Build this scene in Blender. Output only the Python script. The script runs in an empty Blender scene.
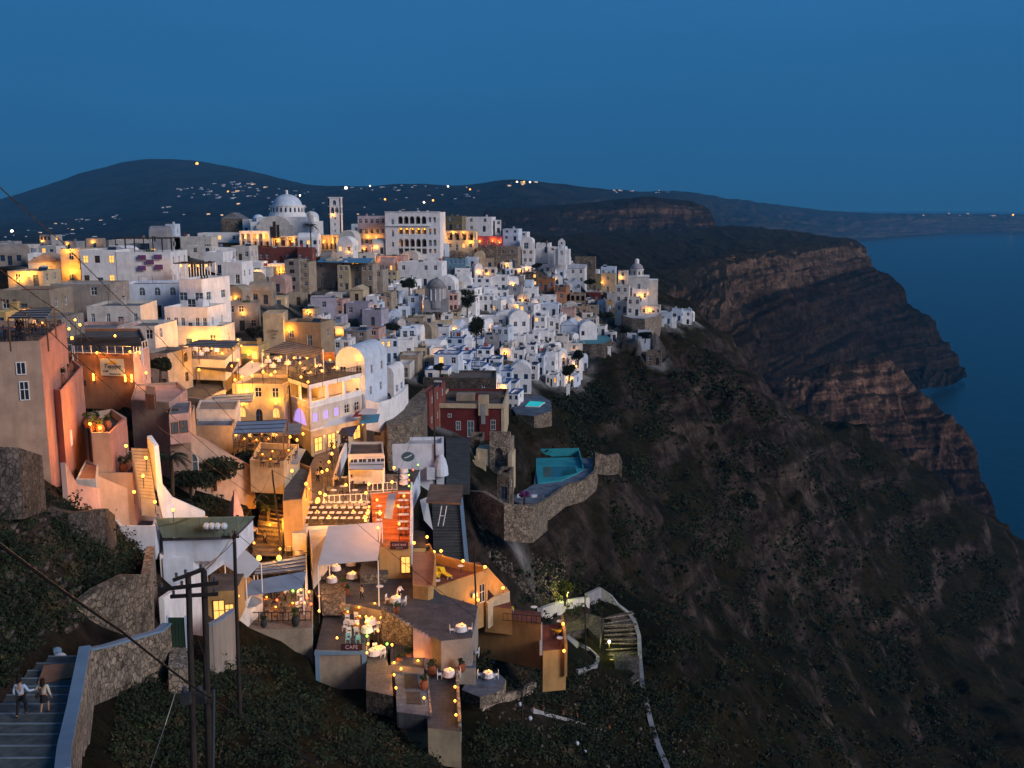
import bpy, bmesh, math, random
import numpy as np
from mathutils import Vector, Matrix
random.seed(7); RNG = np.random.default_rng(11)
SC = bpy.context.scene; COL = SC.collection
R = math.radians
# ---------------------------------------------------------------- camera model: pixel + distance -> world point
F = 1000.0; CZ = 260.0; TH = math.atan((384-207)/F); CT, ST = math.cos(TH), math.sin(TH)
def ray(px, py):
    x = (px-512)/F; y = (384-py)/F
    return x, CT+y*ST, -ST+y*CT
def at(px, py, Y):
    d = ray(px, py); s = Y/d[1]; return Vector((d[0]*s, Y, CZ+d[2]*s))
def atz(px, py, z):
    d = ray(px, py); s = (z-CZ)/d[2]; return Vector((d[0]*s, d[1]*s, z))
def proj(p):
    x, y, z = p[0], p[1], p[2]-CZ
    f = y*CT - z*ST; u = y*ST + z*CT
    if f < 0.1: f = 0.1
    return 512+F*x/f, 384-F*u/f
# ---------------------------------------------------------------- materials
M = {}
def mat(name, rgb, rough=0.85, var=0.15, scale=0.6, bump=0.15, bscale=8.0, metal=0.0, emit=None, es=1.0, kind=None, rgb2=None, spec=0.3):
    m = bpy.data.materials.new(name); m.use_nodes = True; nt = m.node_tree; N = nt.nodes; L = nt.links
    b = N['Principled BSDF']; b.inputs['Roughness'].default_value = rough; b.inputs['Metallic'].default_value = metal
    b.inputs['Specular IOR Level'].default_value = spec
    b.inputs['Base Color'].default_value = (*rgb, 1)
    g = N.new('ShaderNodeNewGeometry')
    if var > 0:
        n = N.new('ShaderNodeTexNoise'); n.inputs['Scale'].default_value = scale; n.inputs['Detail'].default_value = 6
        n.inputs['Roughness'].default_value = 0.65
        L.new(g.outputs['Position'], n.inputs['Vector'])
        cr = N.new('ShaderNodeValToRGB'); e = cr.color_ramp.elements
        c2 = rgb2 or tuple(c*(1-var*2) for c in rgb)
        e[0].position = 0.33; e[0].color = (*c2, 1); e[1].position = 0.62; e[1].color = (*[min(1, c*(1+var*0.4)) for c in rgb], 1)
        L.new(n.outputs['Fac'], cr.inputs['Fac'])
        # per object tone
        oi = N.new('ShaderNodeObjectInfo'); mr = N.new('ShaderNodeMapRange'); mr.inputs['To Min'].default_value = 1-var; mr.inputs['To Max'].default_value = 1+var*0.3
        L.new(oi.outputs['Random'], mr.inputs['Value'])
        mx = N.new('ShaderNodeVectorMath'); mx.operation = 'SCALE'
        L.new(cr.outputs['Color'], mx.inputs[0]); L.new(mr.outputs['Result'], mx.inputs['Scale'])
        src = mx.outputs['Vector']
        if kind == 'stone':
            v = N.new('ShaderNodeTexVoronoi'); v.feature = 'DISTANCE_TO_EDGE'; v.inputs['Scale'].default_value = bscale
            wn = N.new('ShaderNodeTexNoise'); wn.inputs['Scale'].default_value = 2.0; L.new(g.outputs['Position'], wn.inputs['Vector']); wm = N.new('ShaderNodeVectorMath'); wm.operation = 'MULTIPLY_ADD'; wm.inputs[1].default_value = (.22, .22, .35); L.new(wn.outputs['Color'], wm.inputs[0]); L.new(g.outputs['Position'], wm.inputs[2])
            L.new(wm.outputs[0], v.inputs['Vector'])
            r2 = N.new('ShaderNodeValToRGB'); r2.color_ramp.elements[0].color = (0.12, 0.12, 0.12, 1); r2.color_ramp.elements[1].position = 0.12
            L.new(v.outputs['Distance'], r2.inputs['Fac'])
            v2 = N.new('ShaderNodeTexVoronoi'); v2.inputs['Scale'].default_value = bscale
            L.new(wm.outputs[0], v2.inputs['Vector'])
            r3 = N.new('ShaderNodeMapRange'); r3.inputs['To Min'].default_value = 0.4; r3.inputs['To Max'].default_value = 1.45
            L.new(v2.outputs['Color'], r3.inputs['Value'])
            m1 = N.new('ShaderNodeVectorMath'); m1.operation = 'MULTIPLY'; L.new(src, m1.inputs[0]); L.new(r2.outputs['Color'], m1.inputs[1])
            m2 = N.new('ShaderNodeVectorMath'); m2.operation = 'SCALE'; L.new(m1.outputs['Vector'], m2.inputs[0]); L.new(r3.outputs['Result'], m2.inputs['Scale'])
            src = m2.outputs['Vector']
        if kind == 'streak':   # rain streaks down plaster
            mp = N.new('ShaderNodeMapping'); mp.inputs['Scale'].default_value = (2.2, 2.2, 0.35); L.new(g.outputs['Position'], mp.inputs['Vector'])
            n3 = N.new('ShaderNodeTexNoise'); n3.inputs['Scale'].default_value = 1.0; n3.inputs['Detail'].default_value = 5; L.new(mp.outputs['Vector'], n3.inputs['Vector'])
            r4 = N.new('ShaderNodeMapRange'); r4.inputs['From Min'].default_value = 0.35; r4.inputs['From Max'].default_value = 0.55; r4.inputs['To Min'].default_value = 0.88; r4.inputs['To Max'].default_value = 1.0
            L.new(n3.outputs['Fac'], r4.inputs['Value'])
            m3 = N.new('ShaderNodeVectorMath'); m3.operation = 'SCALE'; L.new(src, m3.inputs[0]); L.new(r4.outputs['Result'], m3.inputs['Scale']); src = m3.outputs['Vector']
        if kind == 'slab':   # paving joints
            br = N.new('ShaderNodeTexBrick'); br.inputs['Scale'].default_value = 1.0; br.inputs['Color1'].default_value = (1, 1, 1, 1); br.inputs['Color2'].default_value = (.8, .8, .8, 1); br.inputs['Mortar'].default_value = (.45, .45, .45, 1)
            br.inputs['Brick Width'].default_value = bscale; br.inputs['Row Height'].default_value = bscale*0.6; br.inputs['Mortar Size'].default_value = 0.02
            L.new(g.outputs['Position'], br.inputs['Vector'])
            m3 = N.new('ShaderNodeVectorMath'); m3.operation = 'MULTIPLY'; L.new(src, m3.inputs[0]); L.new(br.outputs['Color'], m3.inputs[1]); src = m3.outputs['Vector']
        L.new(src, b.inputs['Base Color'])
    if bump > 0:
        n2 = N.new('ShaderNodeTexNoise'); n2.inputs['Scale'].default_value = bscale; n2.inputs['Detail'].default_value = 4
        L.new(g.outputs['Position'], n2.inputs['Vector'])
        bp = N.new('ShaderNodeBump'); bp.inputs['Strength'].default_value = bump; bp.inputs['Distance'].default_value = 0.08
        L.new(n2.outputs['Fac'], bp.inputs['Height']); L.new(bp.outputs['Normal'], b.inputs['Normal'])
    if emit:
        b.inputs['Emission Color'].default_value = (*emit, 1); b.inputs['Emission Strength'].default_value = es
    M[name] = m; return m
mat('white', (.78, .77, .78), kind='streak', var=.10)
mat('offwhite', (.60, .56, .52), kind='streak', var=.14)
mat('bluewhite', (.56, .64, .76), kind='streak', var=.10)
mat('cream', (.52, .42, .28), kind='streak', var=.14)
mat('beige', (.36, .29, .22), kind='streak', var=.16)
mat('greybeige', (.30, .26, .23), kind='streak', var=.16)
mat('tan', (.36, .26, .17), kind='streak', var=.14)
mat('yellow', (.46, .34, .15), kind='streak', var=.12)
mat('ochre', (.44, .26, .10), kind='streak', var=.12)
mat('pink', (.50, .23, .18), kind='streak', var=.12)
mat('rose', (.52, .33, .29), kind='streak', var=.14)
mat('pinkbeige', (.43, .30, .23), kind='streak', var=.12)
mat('terra', (.36, .17, .10), kind='streak', var=.14)
mat('orange', (.34, .15, .075), kind='streak', var=.12)
mat('magenta', (.26, .06, .10), kind='streak', var=.12)
mat('darkred', (.13, .020, .022), kind='streak', var=.12)
mat('brownred', (.18, .05, .04), kind='streak', var=.12)
mat('grey', (.30, .30, .32), kind='streak', var=.14)
mat('lavender', (.36, .34, .42), kind='streak', var=.10)
mat('brown', (.15, .10, .065), kind='streak', var=.18)
mat('olive', (.20, .17, .10), kind='streak', var=.16)
mat('blue', (.14, .26, .34), kind='streak', var=.10)
mat('roofgrey', (.20, .20, .21), var=.2); mat('roofbrown', (.13, .10, .085), var=.25); mat('roofwhite', (.52, .52, .55), var=.15)
mat('stone', (.24, .19, .145), kind='stone', var=.22, bscale=2.8, bump=.5)
mat('stonelight', (.36, .29, .23), kind='stone', var=.2, bscale=3.0, bump=.4)
mat('stonedark', (.13, .105, .09), kind='stone', var=.3, bscale=2.8, bump=.8)
mat('brickpale', (.36, .32, .28), kind='slab', var=.1, bscale=.6)
mat('bluetrim', (.02, .10, .32), var=.1, bump=0); mat('turq', (.06, .22, .27), var=.12, bump=0)
mat('poolwater', (.01, .10, .12), var=0, bump=0, rough=.08); mat('poolblue', (.02, .25, .31), var=.12, bump=0)
mat('poollit', (.02, .5, .5), var=0, bump=0, emit=(.02, .6, .6), es=.35)
mat('wood', (.16, .075, .03), var=.2); mat('wooddark', (.045, .03, .022), var=.2); mat('metal', (.05, .05, .055), var=.1, rough=.5, bump=0)
mat('railwhite', (.7, .7, .7), var=0, bump=0); mat('frame', (.62, .62, .64), var=0, bump=0); mat('frameblue', (.03, .12, .30), var=0, bump=0); mat('framebrown', (.14, .06, .03), var=0, bump=0)
mat('shutter', (.06, .11, .14), var=.1, bump=0)
mat('glass', (.02, .028, .04), var=0, bump=0, rough=.15, spec=.6)
mat('glasslit', (.3, .2, .08), var=0, bump=0, emit=(1, .48, .10), es=1.6)
mat('glasspurple', (.2, .15, .3), var=0, bump=0, emit=(.55, .38, 1), es=.9)
mat('canvas', (.50, .51, .54), var=.06, bump=0); mat('canvasblue', (.20, .26, .36), var=.1, bump=0); mat('canvasgrey', (.22, .22, .23), var=.15, bump=0); mat('canvasred', (.42, .07, .06), var=.05, bump=0)
mat('canvasturq', (.06, .22, .36), var=.05, bump=0); mat('canvasnavy', (.02, .05, .18), var=.05, bump=0)
mat('roofgreen', (.17, .24, .20), var=.12, kind='slab', bscale=1.0)
mat('slate', (.085, .09, .105), var=.2, kind='slab', bscale=.9, scale=.8); mat('orangelit', (.62, .17, .04), kind='streak', var=.12); mat('paving', (.24, .20, .17), var=.2, kind='slab', bscale=.8); mat('redtile', (.20, .07, .045), var=.15, kind='slab', bscale=.5)  # orangelit has the lamps' orange glow put into its base colour
mat('bluepave', (.13, .17, .24), var=.3, kind='slab', bscale=1.2); mat('stepnose', (.16, .21, .26), var=.2); mat('step', (.10, .115, .12), var=.25, scale=2.0); mat('stepdark', (.055, .06, .065), var=.25); mat('curbblue', (.15, .25, .36), var=.08)
mat('cloth', (.72, .66, .68), var=.04, bump=0); mat('clothorange', (.65, .20, .05), var=.05, bump=0); mat('chairwhite', (.65, .66, .68), var=0, bump=0); mat('chairblue', (.15, .38, .45), var=0, bump=0); mat('chairdark', (.03, .025, .03), var=0, bump=0)
mat('cushion', (.55, .42, .02), var=.1, bump=0); mat('pot', (.22, .08, .04), var=.15); mat('potdark', (.03, .03, .03), var=.1)
mat('leaf', (.035, .055, .018), var=.5, rgb2=(.012, .022, .010), scale=1.2, bump=0); mat('leafdry', (.075, .058, .028), var=.4, scale=.8, bump=0, rgb2=(.03, .022, .012)); mat('leafdark', (.016, .026, .011), var=.4, scale=.8, bump=0)
mat('leaflit', (.16, .17, .015), var=.3, bump=0); mat('bougain', (.22, .04, .22), var=.3, bump=0); mat('leafpot', (.05, .12, .02), var=.3, bump=0)  # the small tree's leaves carry the street lamp's yellow in their colour
mat('trunk', (.06, .045, .035), var=.3); mat('pole', (.030, .022, .020), var=.3, rough=.8); mat('wire', (.012, .012, .014), var=0, bump=0, rough=.6); mat('porcelain', (.05, .06, .07), var=0, bump=0, rough=.3)
mat('globe', (1, .6, .2), var=0, bump=0, emit=(1, .38, .045), es=3.6); mat('globewhite', (1, .95, .8), var=0, bump=0, emit=(1, .85, .6), es=6.0)
mat('globered', (1, .2, .1), var=0, bump=0, emit=(1, .08, .02), es=5.0); mat('globegreen', (.4, 1, .1), var=0, bump=0, emit=(.3, 1, .08), es=3.0)
mat('globeunlit', (.45, .52, .60), var=0, bump=0, rough=.3)
mat('farwhite', (.68, .66, .66), var=.1, bump=0); mat('farlit', (.6, .5, .4), var=0, bump=0, emit=(1, .6, .25), es=.8)
mat('skin', (.38, .20, .13), var=0, bump=0); mat('hair', (.012, .008, .007), var=0, bump=0); mat('shirtblue', (.40, .50, .66), var=.05, bump=0); mat('shirtbeige', (.52, .48, .40), var=.05, bump=0); mat('pants', (.012, .013, .018), var=0, bump=0)
mat('signdark', (.05, .015, .025), var=0, bump=0); mat('signpale', (.50, .47, .38), var=.05, bump=0); mat('ink', (.05, .02, .03), var=0, bump=0); mat('sun', (.55, .30, .02), var=0, bump=0); mat('inklight', (.5, .38, .40), var=0, bump=0)
mat('doorgreen', (.02, .055, .035), var=.1); mat('picture', (.06, .05, .18), var=.3, rgb2=(.25, .05, .09), scale=3, bump=0)
mat('redplastic', (.4, .01, .01), var=0, bump=0)
# ---------------------------------------------------------------- mesh builder
class MB:
    def __init__(s): s.v = []; s.f = []; s.m = []; s.mats = []
    def mi(s, name):
        if name not in s.mats: s.mats.append(name)
        return s.mats.index(name)
    def add(s, vs, fs, m):
        o = len(s.v); s.v += [tuple(v) for v in vs]; k = s.mi(m)
        for f in fs: s.f.append(tuple(i+o for i in f)); s.m.append(k)
    def hexa(s, p, m):  # 4 bottom ccw, 4 top
        s.add(p, [(3, 2, 1, 0), (4, 5, 6, 7), (0, 1, 5, 4), (1, 2, 6, 5), (2, 3, 7, 6), (3, 0, 4, 7)], m)
    def box(s, x0, x1, y0, y1, z0, z1, m, T=None):
        p = [(x0, y0, z0), (x1, y0, z0), (x1, y1, z0), (x0, y1, z0), (x0, y0, z1), (x1, y0, z1), (x1, y1, z1), (x0, y1, z1)]
        if T is not None: p = [T @ Vector(q) for q in p]
        s.hexa(p, m)
    def prism(s, poly, z0, z1, m, mtop=None):
        n = len(poly)
        a = sum(poly[i][0]*poly[(i+1) % n][1]-poly[(i+1) % n][0]*poly[i][1] for i in range(n))
        if a < 0: poly = poly[::-1]
        g0 = (lambda p: z0) if not callable(z0) else z0
        g1 = (lambda p: z1) if not callable(z1) else z1
        vs = [(p[0], p[1], g0(p)) for p in poly]+[(p[0], p[1], g1(p)) for p in poly]
        s.add(vs, [tuple(range(n-1, -1, -1))]+[(i, (i+1) % n, (i+1) % n+n, i+n) for i in range(n)], m)
        s.add([(p[0], p[1], g1(p)) for p in poly], [tuple(range(n))], mtop or m)
    def cyl(s, c, r0, r1, z0, z1, m, n=12, cap=True):
        vs = [(c[0]+r0*math.cos(2*math.pi*i/n), c[1]+r0*math.sin(2*math.pi*i/n), z0) for i in range(n)]
        vs += [(c[0]+r1*math.cos(2*math.pi*i/n), c[1]+r1*math.sin(2*math.pi*i/n), z1) for i in range(n)]
        fs = [(i, (i+1) % n, (i+1) % n+n, i+n) for i in range(n)]
        if cap: fs += [tuple(range(n-1, -1, -1)), tuple(range(n, 2*n))]
        s.add(vs, fs, m)
    def lathe(s, c, prof, m, n=16):
        vs = []; k = len(prof)
        for r, z in prof:
            for i in range(n): vs.append((c[0]+r*math.cos(2*math.pi*i/n), c[1]+r*math.sin(2*math.pi*i/n), c[2]+z))
        fs = [(j*n+i, j*n+(i+1) % n, (j+1)*n+(i+1) % n, (j+1)*n+i) for j in range(k-1) for i in range(n)]
        fs += [tuple(range(n-1, -1, -1)), tuple(range((k-1)*n, k*n))]
        s.add(vs, fs, m)
    def sphere(s, c, r, m, n=10, k=6, z=1.0, half=False):
        a0 = 0 if half else -math.pi/2
        prof = [(max(1e-3, r*math.cos(a0+(math.pi/2-a0)*j/k)), z*r*math.sin(a0+(math.pi/2-a0)*j/k)) for j in range(k+1)]
        s.lathe(c, prof, m, n)
    def tube(s, pts, r, m, n=6, r1=None):
        pts = [Vector(p) for p in pts]; k = len(pts); vs = []
        for j, p in enumerate(pts):
            d = (pts[min(j+1, k-1)]-pts[max(j-1, 0)]).normalized()
            a = d.cross(Vector((0, 0, 1)));  a = a.normalized() if a.length > 1e-3 else Vector((1, 0, 0)); b = d.cross(a)
            rr = r if r1 is None else r+(r1-r)*j/(k-1)
            for i in range(n): vs.append(p+a*rr*math.cos(2*math.pi*i/n)+b*rr*math.sin(2*math.pi*i/n))
        fs = [(j*n+i, j*n+(i+1) % n, (j+1)*n+(i+1) % n, (j+1)*n+i) for j in range(k-1) for i in range(n)]
        fs += [tuple(range(n-1, -1, -1)), tuple(range((k-1)*n, k*n))]
        s.add(vs, fs, m)
    def bar(s, a, b, w, h, m):
        a = Vector(a); b = Vector(b); d = (b-a).normalized(); x = d.cross(Vector((0, 0, 1)))
        x = x.normalized() if x.length > 1e-3 else Vector((1, 0, 0)); z = x.cross(d)
        p = []
        for q in (a, b):
            for sx, sz in ((-1, -1), (1, -1), (1, 1), (-1, 1)): p.append(q+x*sx*w/2+z*sz*h/2)
        s.add(p, [(0, 1, 2, 3), (7, 6, 5, 4), (1, 0, 4, 5), (2, 1, 5, 6), (3, 2, 6, 7), (0, 3, 7, 4)], m)
    def sheet(s, P, m, t=0.04):  # quad patch with thickness, 4 corners
        P = [Vector(p) for p in P]; n = (P[1]-P[0]).cross(P[3]-P[0]).normalized()
        if n.z < 0: n = -n
        s.hexa([p-n*t for p in P]+P, m)
    def wallopen(s, W, H, ops, t, base, m, T, x00=None):
        x0 = -W/2 if x00 is None else x00; x1 = x0+W
        xs = {round(x0, 4), round(x1, 4)}
        for o in ops:
            xs |= {round(o[0], 4), round(o[1], 4)}
            if o[4]:
                for k in range(1, 6): xs.add(round(o[0]+(o[1]-o[0])*k/6, 4))
        xs = sorted(x for x in xs if x0-1e-3 <= x <= x1+1e-3)
        def top(o, x):
            if not o[4]: return o[3]
            r = (o[1]-o[0])/2; c = (o[0]+o[1])/2; q = max(0, 1-((x-c)/r)**2)
            return o[3]-r+r*math.sqrt(q)
        for a, b in zip(xs[:-1], xs[1:]):
            mid = (a+b)/2; cov = sorted([o for o in ops if o[0] < mid < o[1]], key=lambda o: o[2])
            ca = cb = base
            for o in cov:
                s._sl(a, b, ca, cb, o[2], o[2], t, m, T); ca, cb = top(o, a), top(o, b)
            s._sl(a, b, ca, cb, H, H, t, m, T)
    def _sl(s, a, b, za, zb, ta, tb, t, m, T):
        if ta-za < 1e-3 and tb-zb < 1e-3: return
        p = [(a, 0, za), (b, 0, zb), (b, t, zb), (a, t, za), (a, 0, ta), (b, 0, tb), (b, t, tb), (a, t, ta)]
        s.hexa([T @ Vector(q) for q in p], m)
    def mesh(s, name):
        me = bpy.data.meshes.new(name); me.from_pydata(s.v, [], s.f)
        for k in s.mats: me.materials.append(M[k])
        me.polygons.foreach_set('material_index', s.m); me.update(); return me
    def build(s, name, parent=None, loc=None, smooth=False):
        me = s.mesh(name)
        if smooth: me.polygons.foreach_set('use_smooth', [True]*len(me.polygons))
        return link(name, me, parent, loc)
def link(name, me, parent=None, loc=None, rz=0):
    o = bpy.data.objects.new(name, me); COL.objects.link(o)
    if parent is not None: o.parent = parent
    if loc is not None: o.location = loc
    if rz: o.rotation_euler = (0, 0, rz)
    return o
THINGS = []
def tag(o, look, cat, group=None, pos=None, full=False):
    """look = how it looks; the last step adds what it stands beside so that the label singles it out"""
    o['category'] = cat; o['label'] = look; o['kind'] = 'thing'
    if group: o['group'] = group
    THINGS.append((o, look, cat, pos, full)); return o
def empty(name, loc, rz=0):
    o = bpy.data.objects.new(name, None); o.empty_display_size = .3; COL.objects.link(o); o.location = loc; o.rotation_euler = (0, 0, rz); return o
def struct(o, kind='structure'): o['kind'] = kind; return o
# ---------------------------------------------------------------- numpy noise
def _hash(ix, iy, seed):
    h = (ix*374761393+iy*668265263+seed*1442695041) & 0xffffffff
    h = ((h ^ (h >> 13))*1274126177) & 0xffffffff
    return ((h ^ (h >> 16)) & 0xffff)/65535.0
def vnoise(x, y, seed=0):
    ix = np.floor(x).astype(np.int64); iy = np.floor(y).astype(np.int64); fx = x-ix; fy = y-iy
    fx = fx*fx*(3-2*fx); fy = fy*fy*(3-2*fy)
    a = _hash(ix, iy, seed); b = _hash(ix+1, iy, seed); c = _hash(ix, iy+1, seed); d = _hash(ix+1, iy+1, seed)
    return (a+(b-a)*fx)*(1-fy)+(c+(d-c)*fx)*fy-0.5
def fbm(x, y, oct=5, seed=0, ridged=False):
    t = 0; a = 1.0
    for k in range(oct):
        n = vnoise(x*2**k+17.3*k, y*2**k-9.1*k, seed+k)
        t = t+a*((0.5-2*np.abs(n)) if ridged else n*2*0.7); a *= 0.52
    return t
# ---------------------------------------------------------------- the near slope: one height field through surveyed points
CP = """-80,768,28 -60,700,36 40,790,32 45,660,48 20,718,41 -60,600,45 0,600,50 20,560,58 0,500,56 0,465,62 50,500,66 110,650,62 148,645,64 190,655,66 100,740,45 140,765,46 180,740,50
240,690,68 300,768,52 300,720,64 245,680,80 330,705,76 430,760,76 480,768,80 560,768,92 640,768,110 480,700,96 560,720,112 600,690,128 520,660,118 640,700,140 560,640,150 640,615,165 600,602,166 530,615,135
200,640,76 160,560,80 120,580,68 100,490,86 170,505,95 240,530,100 260,615,88 300,570,102 350,610,96 410,605,102 382,505,126 300,500,118 430,560,126 455,482,158 450,445,172 430,400,195 500,480,164 500,540,146 540,530,165 555,490,185 610,475,205 600,530,190
640,395,290 700,372,325 748,380,335 640,470,250 700,480,275 748,470,300 680,350,360 640,350,350 690,325,400 752,372,430 850,432,470 950,505,520 1024,552,560 1120,610,600 800,500,380 900,600,350 1000,680,330 1060,768,240 900,768,200 760,700,175 700,600,205 800,600,270 740,540,255 700,768,128 830,680,235
60,490,80 130,350,160 100,400,125 190,335,172 150,395,128 120,300,195 40,310,150 0,290,190 0,262,250 -80,275,240 -80,330,150 -60,400,100 60,270,215 180,262,235 220,300,210 250,470,122 230,425,140 250,380,158 300,450,142 340,430,150 310,400,165 370,410,170 250,330,195 330,325,240 300,290,265 300,265,300 280,240,345 180,240,350 80,250,350 0,250,350 350,262,300 350,244,335 415,258,325 460,250,335 500,245,355 560,266,385 600,284,400 640,318,385 662,340,375 690,330,395 500,300,315 460,320,285 500,350,270 520,395,245 545,390,255 565,385,268 590,345,310 615,335,335 400,310,265 400,360,218 430,380,210 540,320,310 360,380,190"""
PX = [tuple(float(q) for q in t.split(',')) for t in CP.split()]
WP = [tuple(at(*p)) for p in PX]
WP += [(90, 430, 205), (130, 480, 150), (190, 560, 100), (260, 620, 45), (340, 650, 5), (60, 520, 190), (0, 560, 212), (-100, 600, 226), (-250, 500, 232), (-200, 420, 240), (-60, 400, 244), (20, 420, 236), (0, 700, 205), (-250, 300, 240), (-160, 200, 244), (-120, 90, 246), (-60, 30, 250), (420, 560, -20), (330, 420, 20), (280, 300, 50), (180, 150, 95), (110, 60, 160), (0, 20, 238)]
WP = np.array(WP); SCL = 100.0
def _tps(d2): return np.where(d2 > 1e-12, 0.5*d2*np.log(d2+1e-12), 0)
_x = WP[:, :2]/SCL; _n = len(_x)
_d = ((_x[:, None]-_x[None])**2).sum(-1); _K = _tps(_d)+np.eye(_n)*0.0015
_P = np.hstack([np.ones((_n, 1)), _x]); _A = np.block([[_K, _P], [_P.T, np.zeros((3, 3))]])
_w = np.linalg.solve(_A, np.concatenate([WP[:, 2], np.zeros(3)]))
def base_h(X, Y):
    X = np.atleast_1d(np.asarray(X, float)); Y = np.atleast_1d(np.asarray(Y, float)); out = np.zeros(X.shape)
    q = np.stack([X.ravel(), Y.ravel()], 1)/SCL; o = np.zeros(len(q))
    for i in range(0, len(q), 20000):
        c = q[i:i+20000]; d2 = ((c[:, None]-_x[None])**2).sum(-1); o[i:i+20000] = _tps(d2) @ _w[:_n] + _w[_n] + c @ _w[_n+1:]
    return o.reshape(X.shape)
GX0, GX1, GY0, GY1, GS = -270., 440., 14., 720., 1.25
gxs = np.arange(GX0, GX1+.1, GS); gys = np.arange(GY0, GY1+.1, GS)
GXX, GYY = np.meshgrid(gxs, gys)
cx = np.arange(GX0, GX1+6, 5.); cy = np.arange(GY0, GY1+6, 5.)
_CX, _CY = np.meshgrid(cx, cy); _CH = base_h(_CX, _CY)
def _bil(H, x0, y0, s, X, Y):
    fx = np.clip((X-x0)/s, 0, H.shape[1]-1.001); fy = np.clip((Y-y0)/s, 0, H.shape[0]-1.001)
    ix = fx.astype(int); iy = fy.astype(int); fx = fx-ix; fy = fy-iy
    return (H[iy, ix]*(1-fx)+H[iy, ix+1]*fx)*(1-fy)+(H[iy+1, ix]*(1-fx)+H[iy+1, ix+1]*fx)*fy
GH = _bil(_CH, GX0, GY0, 5., GXX, GYY)
_pxa = 512+F*GXX/np.maximum(GYY, 1)
rough = np.clip((_pxa-520)/150, 0, 1)*np.clip((GYY-90)/60, 0, 1)
rough = np.maximum(rough, np.clip((GYY-430)/60, 0, 1)*.6)
GH = GH + rough*(fbm(GXX/38, GYY/38, 6, 3, True)*7.0 + fbm(GXX/11, GYY/11, 4, 21)*1.6) + (0.12+.25*np.clip((GXX+20)/60, 0, 1))*fbm(GXX/4, GYY/4, 4, 9)
_q = GH/13.0+fbm(GXX/60, GYY/60, 3, 77)*.35; _f = _q-np.floor(_q); _s = np.clip((_f-.55)/.35, 0, 1); _s = _s*_s*(3-2*_s)
GH = GH+13.0*.42*(_s-_f)*rough*np.clip((GYY-175)/50, 0, 1)*np.clip(vnoise(GXX/45, GYY/45, 81)*2.2+.75, 0, 1)
_c = at(694, 432, 300); _mk = np.exp(-(((GXX-_c.x)/34)**2+((GYY-_c.y)/34)**2)); GH = GH+_mk*(fbm(GXX/20, GYY/20, 6, 55, True)*13+4.0)
_c = at(850, 600, 300); _mk = np.exp(-(((GXX-_c.x)/30)**2+((GYY-_c.y)/26)**2)); GH = GH-_mk*9+_mk*fbm(GXX/14, GYY/14, 5, 57, True)*6
# crags: steepen a band of the cliff under the promontory
def gz(x, y): return float(_bil(GH, GX0, GY0, GS, np.array([float(x)]), np.array([float(y)]))[0])
def hit(px, py, y0=40., y1=560.):
    d = ray(px, py); Y = np.arange(y0, y1, .7); s = Y/d[1]
    h = _bil(GH, GX0, GY0, GS, d[0]*s, Y); z = CZ+d[2]*s
    k = np.nonzero(z < h)[0]
    return float(Y[k[0]]) if len(k) else None
CAPS = []
def cap_ground(poly, z, grow=1.3):
    """the ground under a building or terrace is cut level with its base"""
    CAPS.append(([(p[0], p[1]) for p in poly], z, grow))
    if min(p[1] for p in poly) > 118: FILLS.append(([(p[0], p[1]) for p in poly], z))
FILLS = []
def _inside(poly, X, Y, grow):
    cxm = sum(p[0] for p in poly)/len(poly); cym = sum(p[1] for p in poly)/len(poly)
    pl = []
    for p in poly:
        dx, dy = p[0]-cxm, p[1]-cym; l = math.hypot(dx, dy) or 1; pl.append((p[0]+dx/l*grow, p[1]+dy/l*grow))
    ins = np.zeros(X.shape, bool); n = len(pl)
    for i in range(n):
        x1, y1 = pl[i]; x2, y2 = pl[(i+1) % n]
        if y1 == y2: continue
        c = ((y1 > Y) != (y2 > Y)) & (X < (x2-x1)*(Y-y1)/(y2-y1)+x1); ins ^= c
    return ins
def grid_mesh(name, X, Y, Z, m, smooth=True):
    ny, nx = X.shape; V = np.stack([X, Y, Z], -1).reshape(-1, 3)
    idx = np.arange(ny*nx).reshape(ny, nx); q = np.stack([idx[:-1, :-1], idx[:-1, 1:], idx[1:, 1:], idx[1:, :-1]], -1).reshape(-1, 4)
    me = bpy.data.meshes.new(name); me.vertices.add(len(V)); me.vertices.foreach_set('co', V.ravel())
    me.loops.add(q.size); me.loops.foreach_set('vertex_index', q.ravel()); me.polygons.add(len(q))
    me.polygons.foreach_set('loop_start', np.arange(0, q.size, 4)); me.polygons.foreach_set('loop_total', np.full(len(q), 4))
    me.polygons.foreach_set('use_smooth', np.full(len(q), smooth)); me.materials.append(m); me.update(); me.validate()
    return link(name, me)
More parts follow.
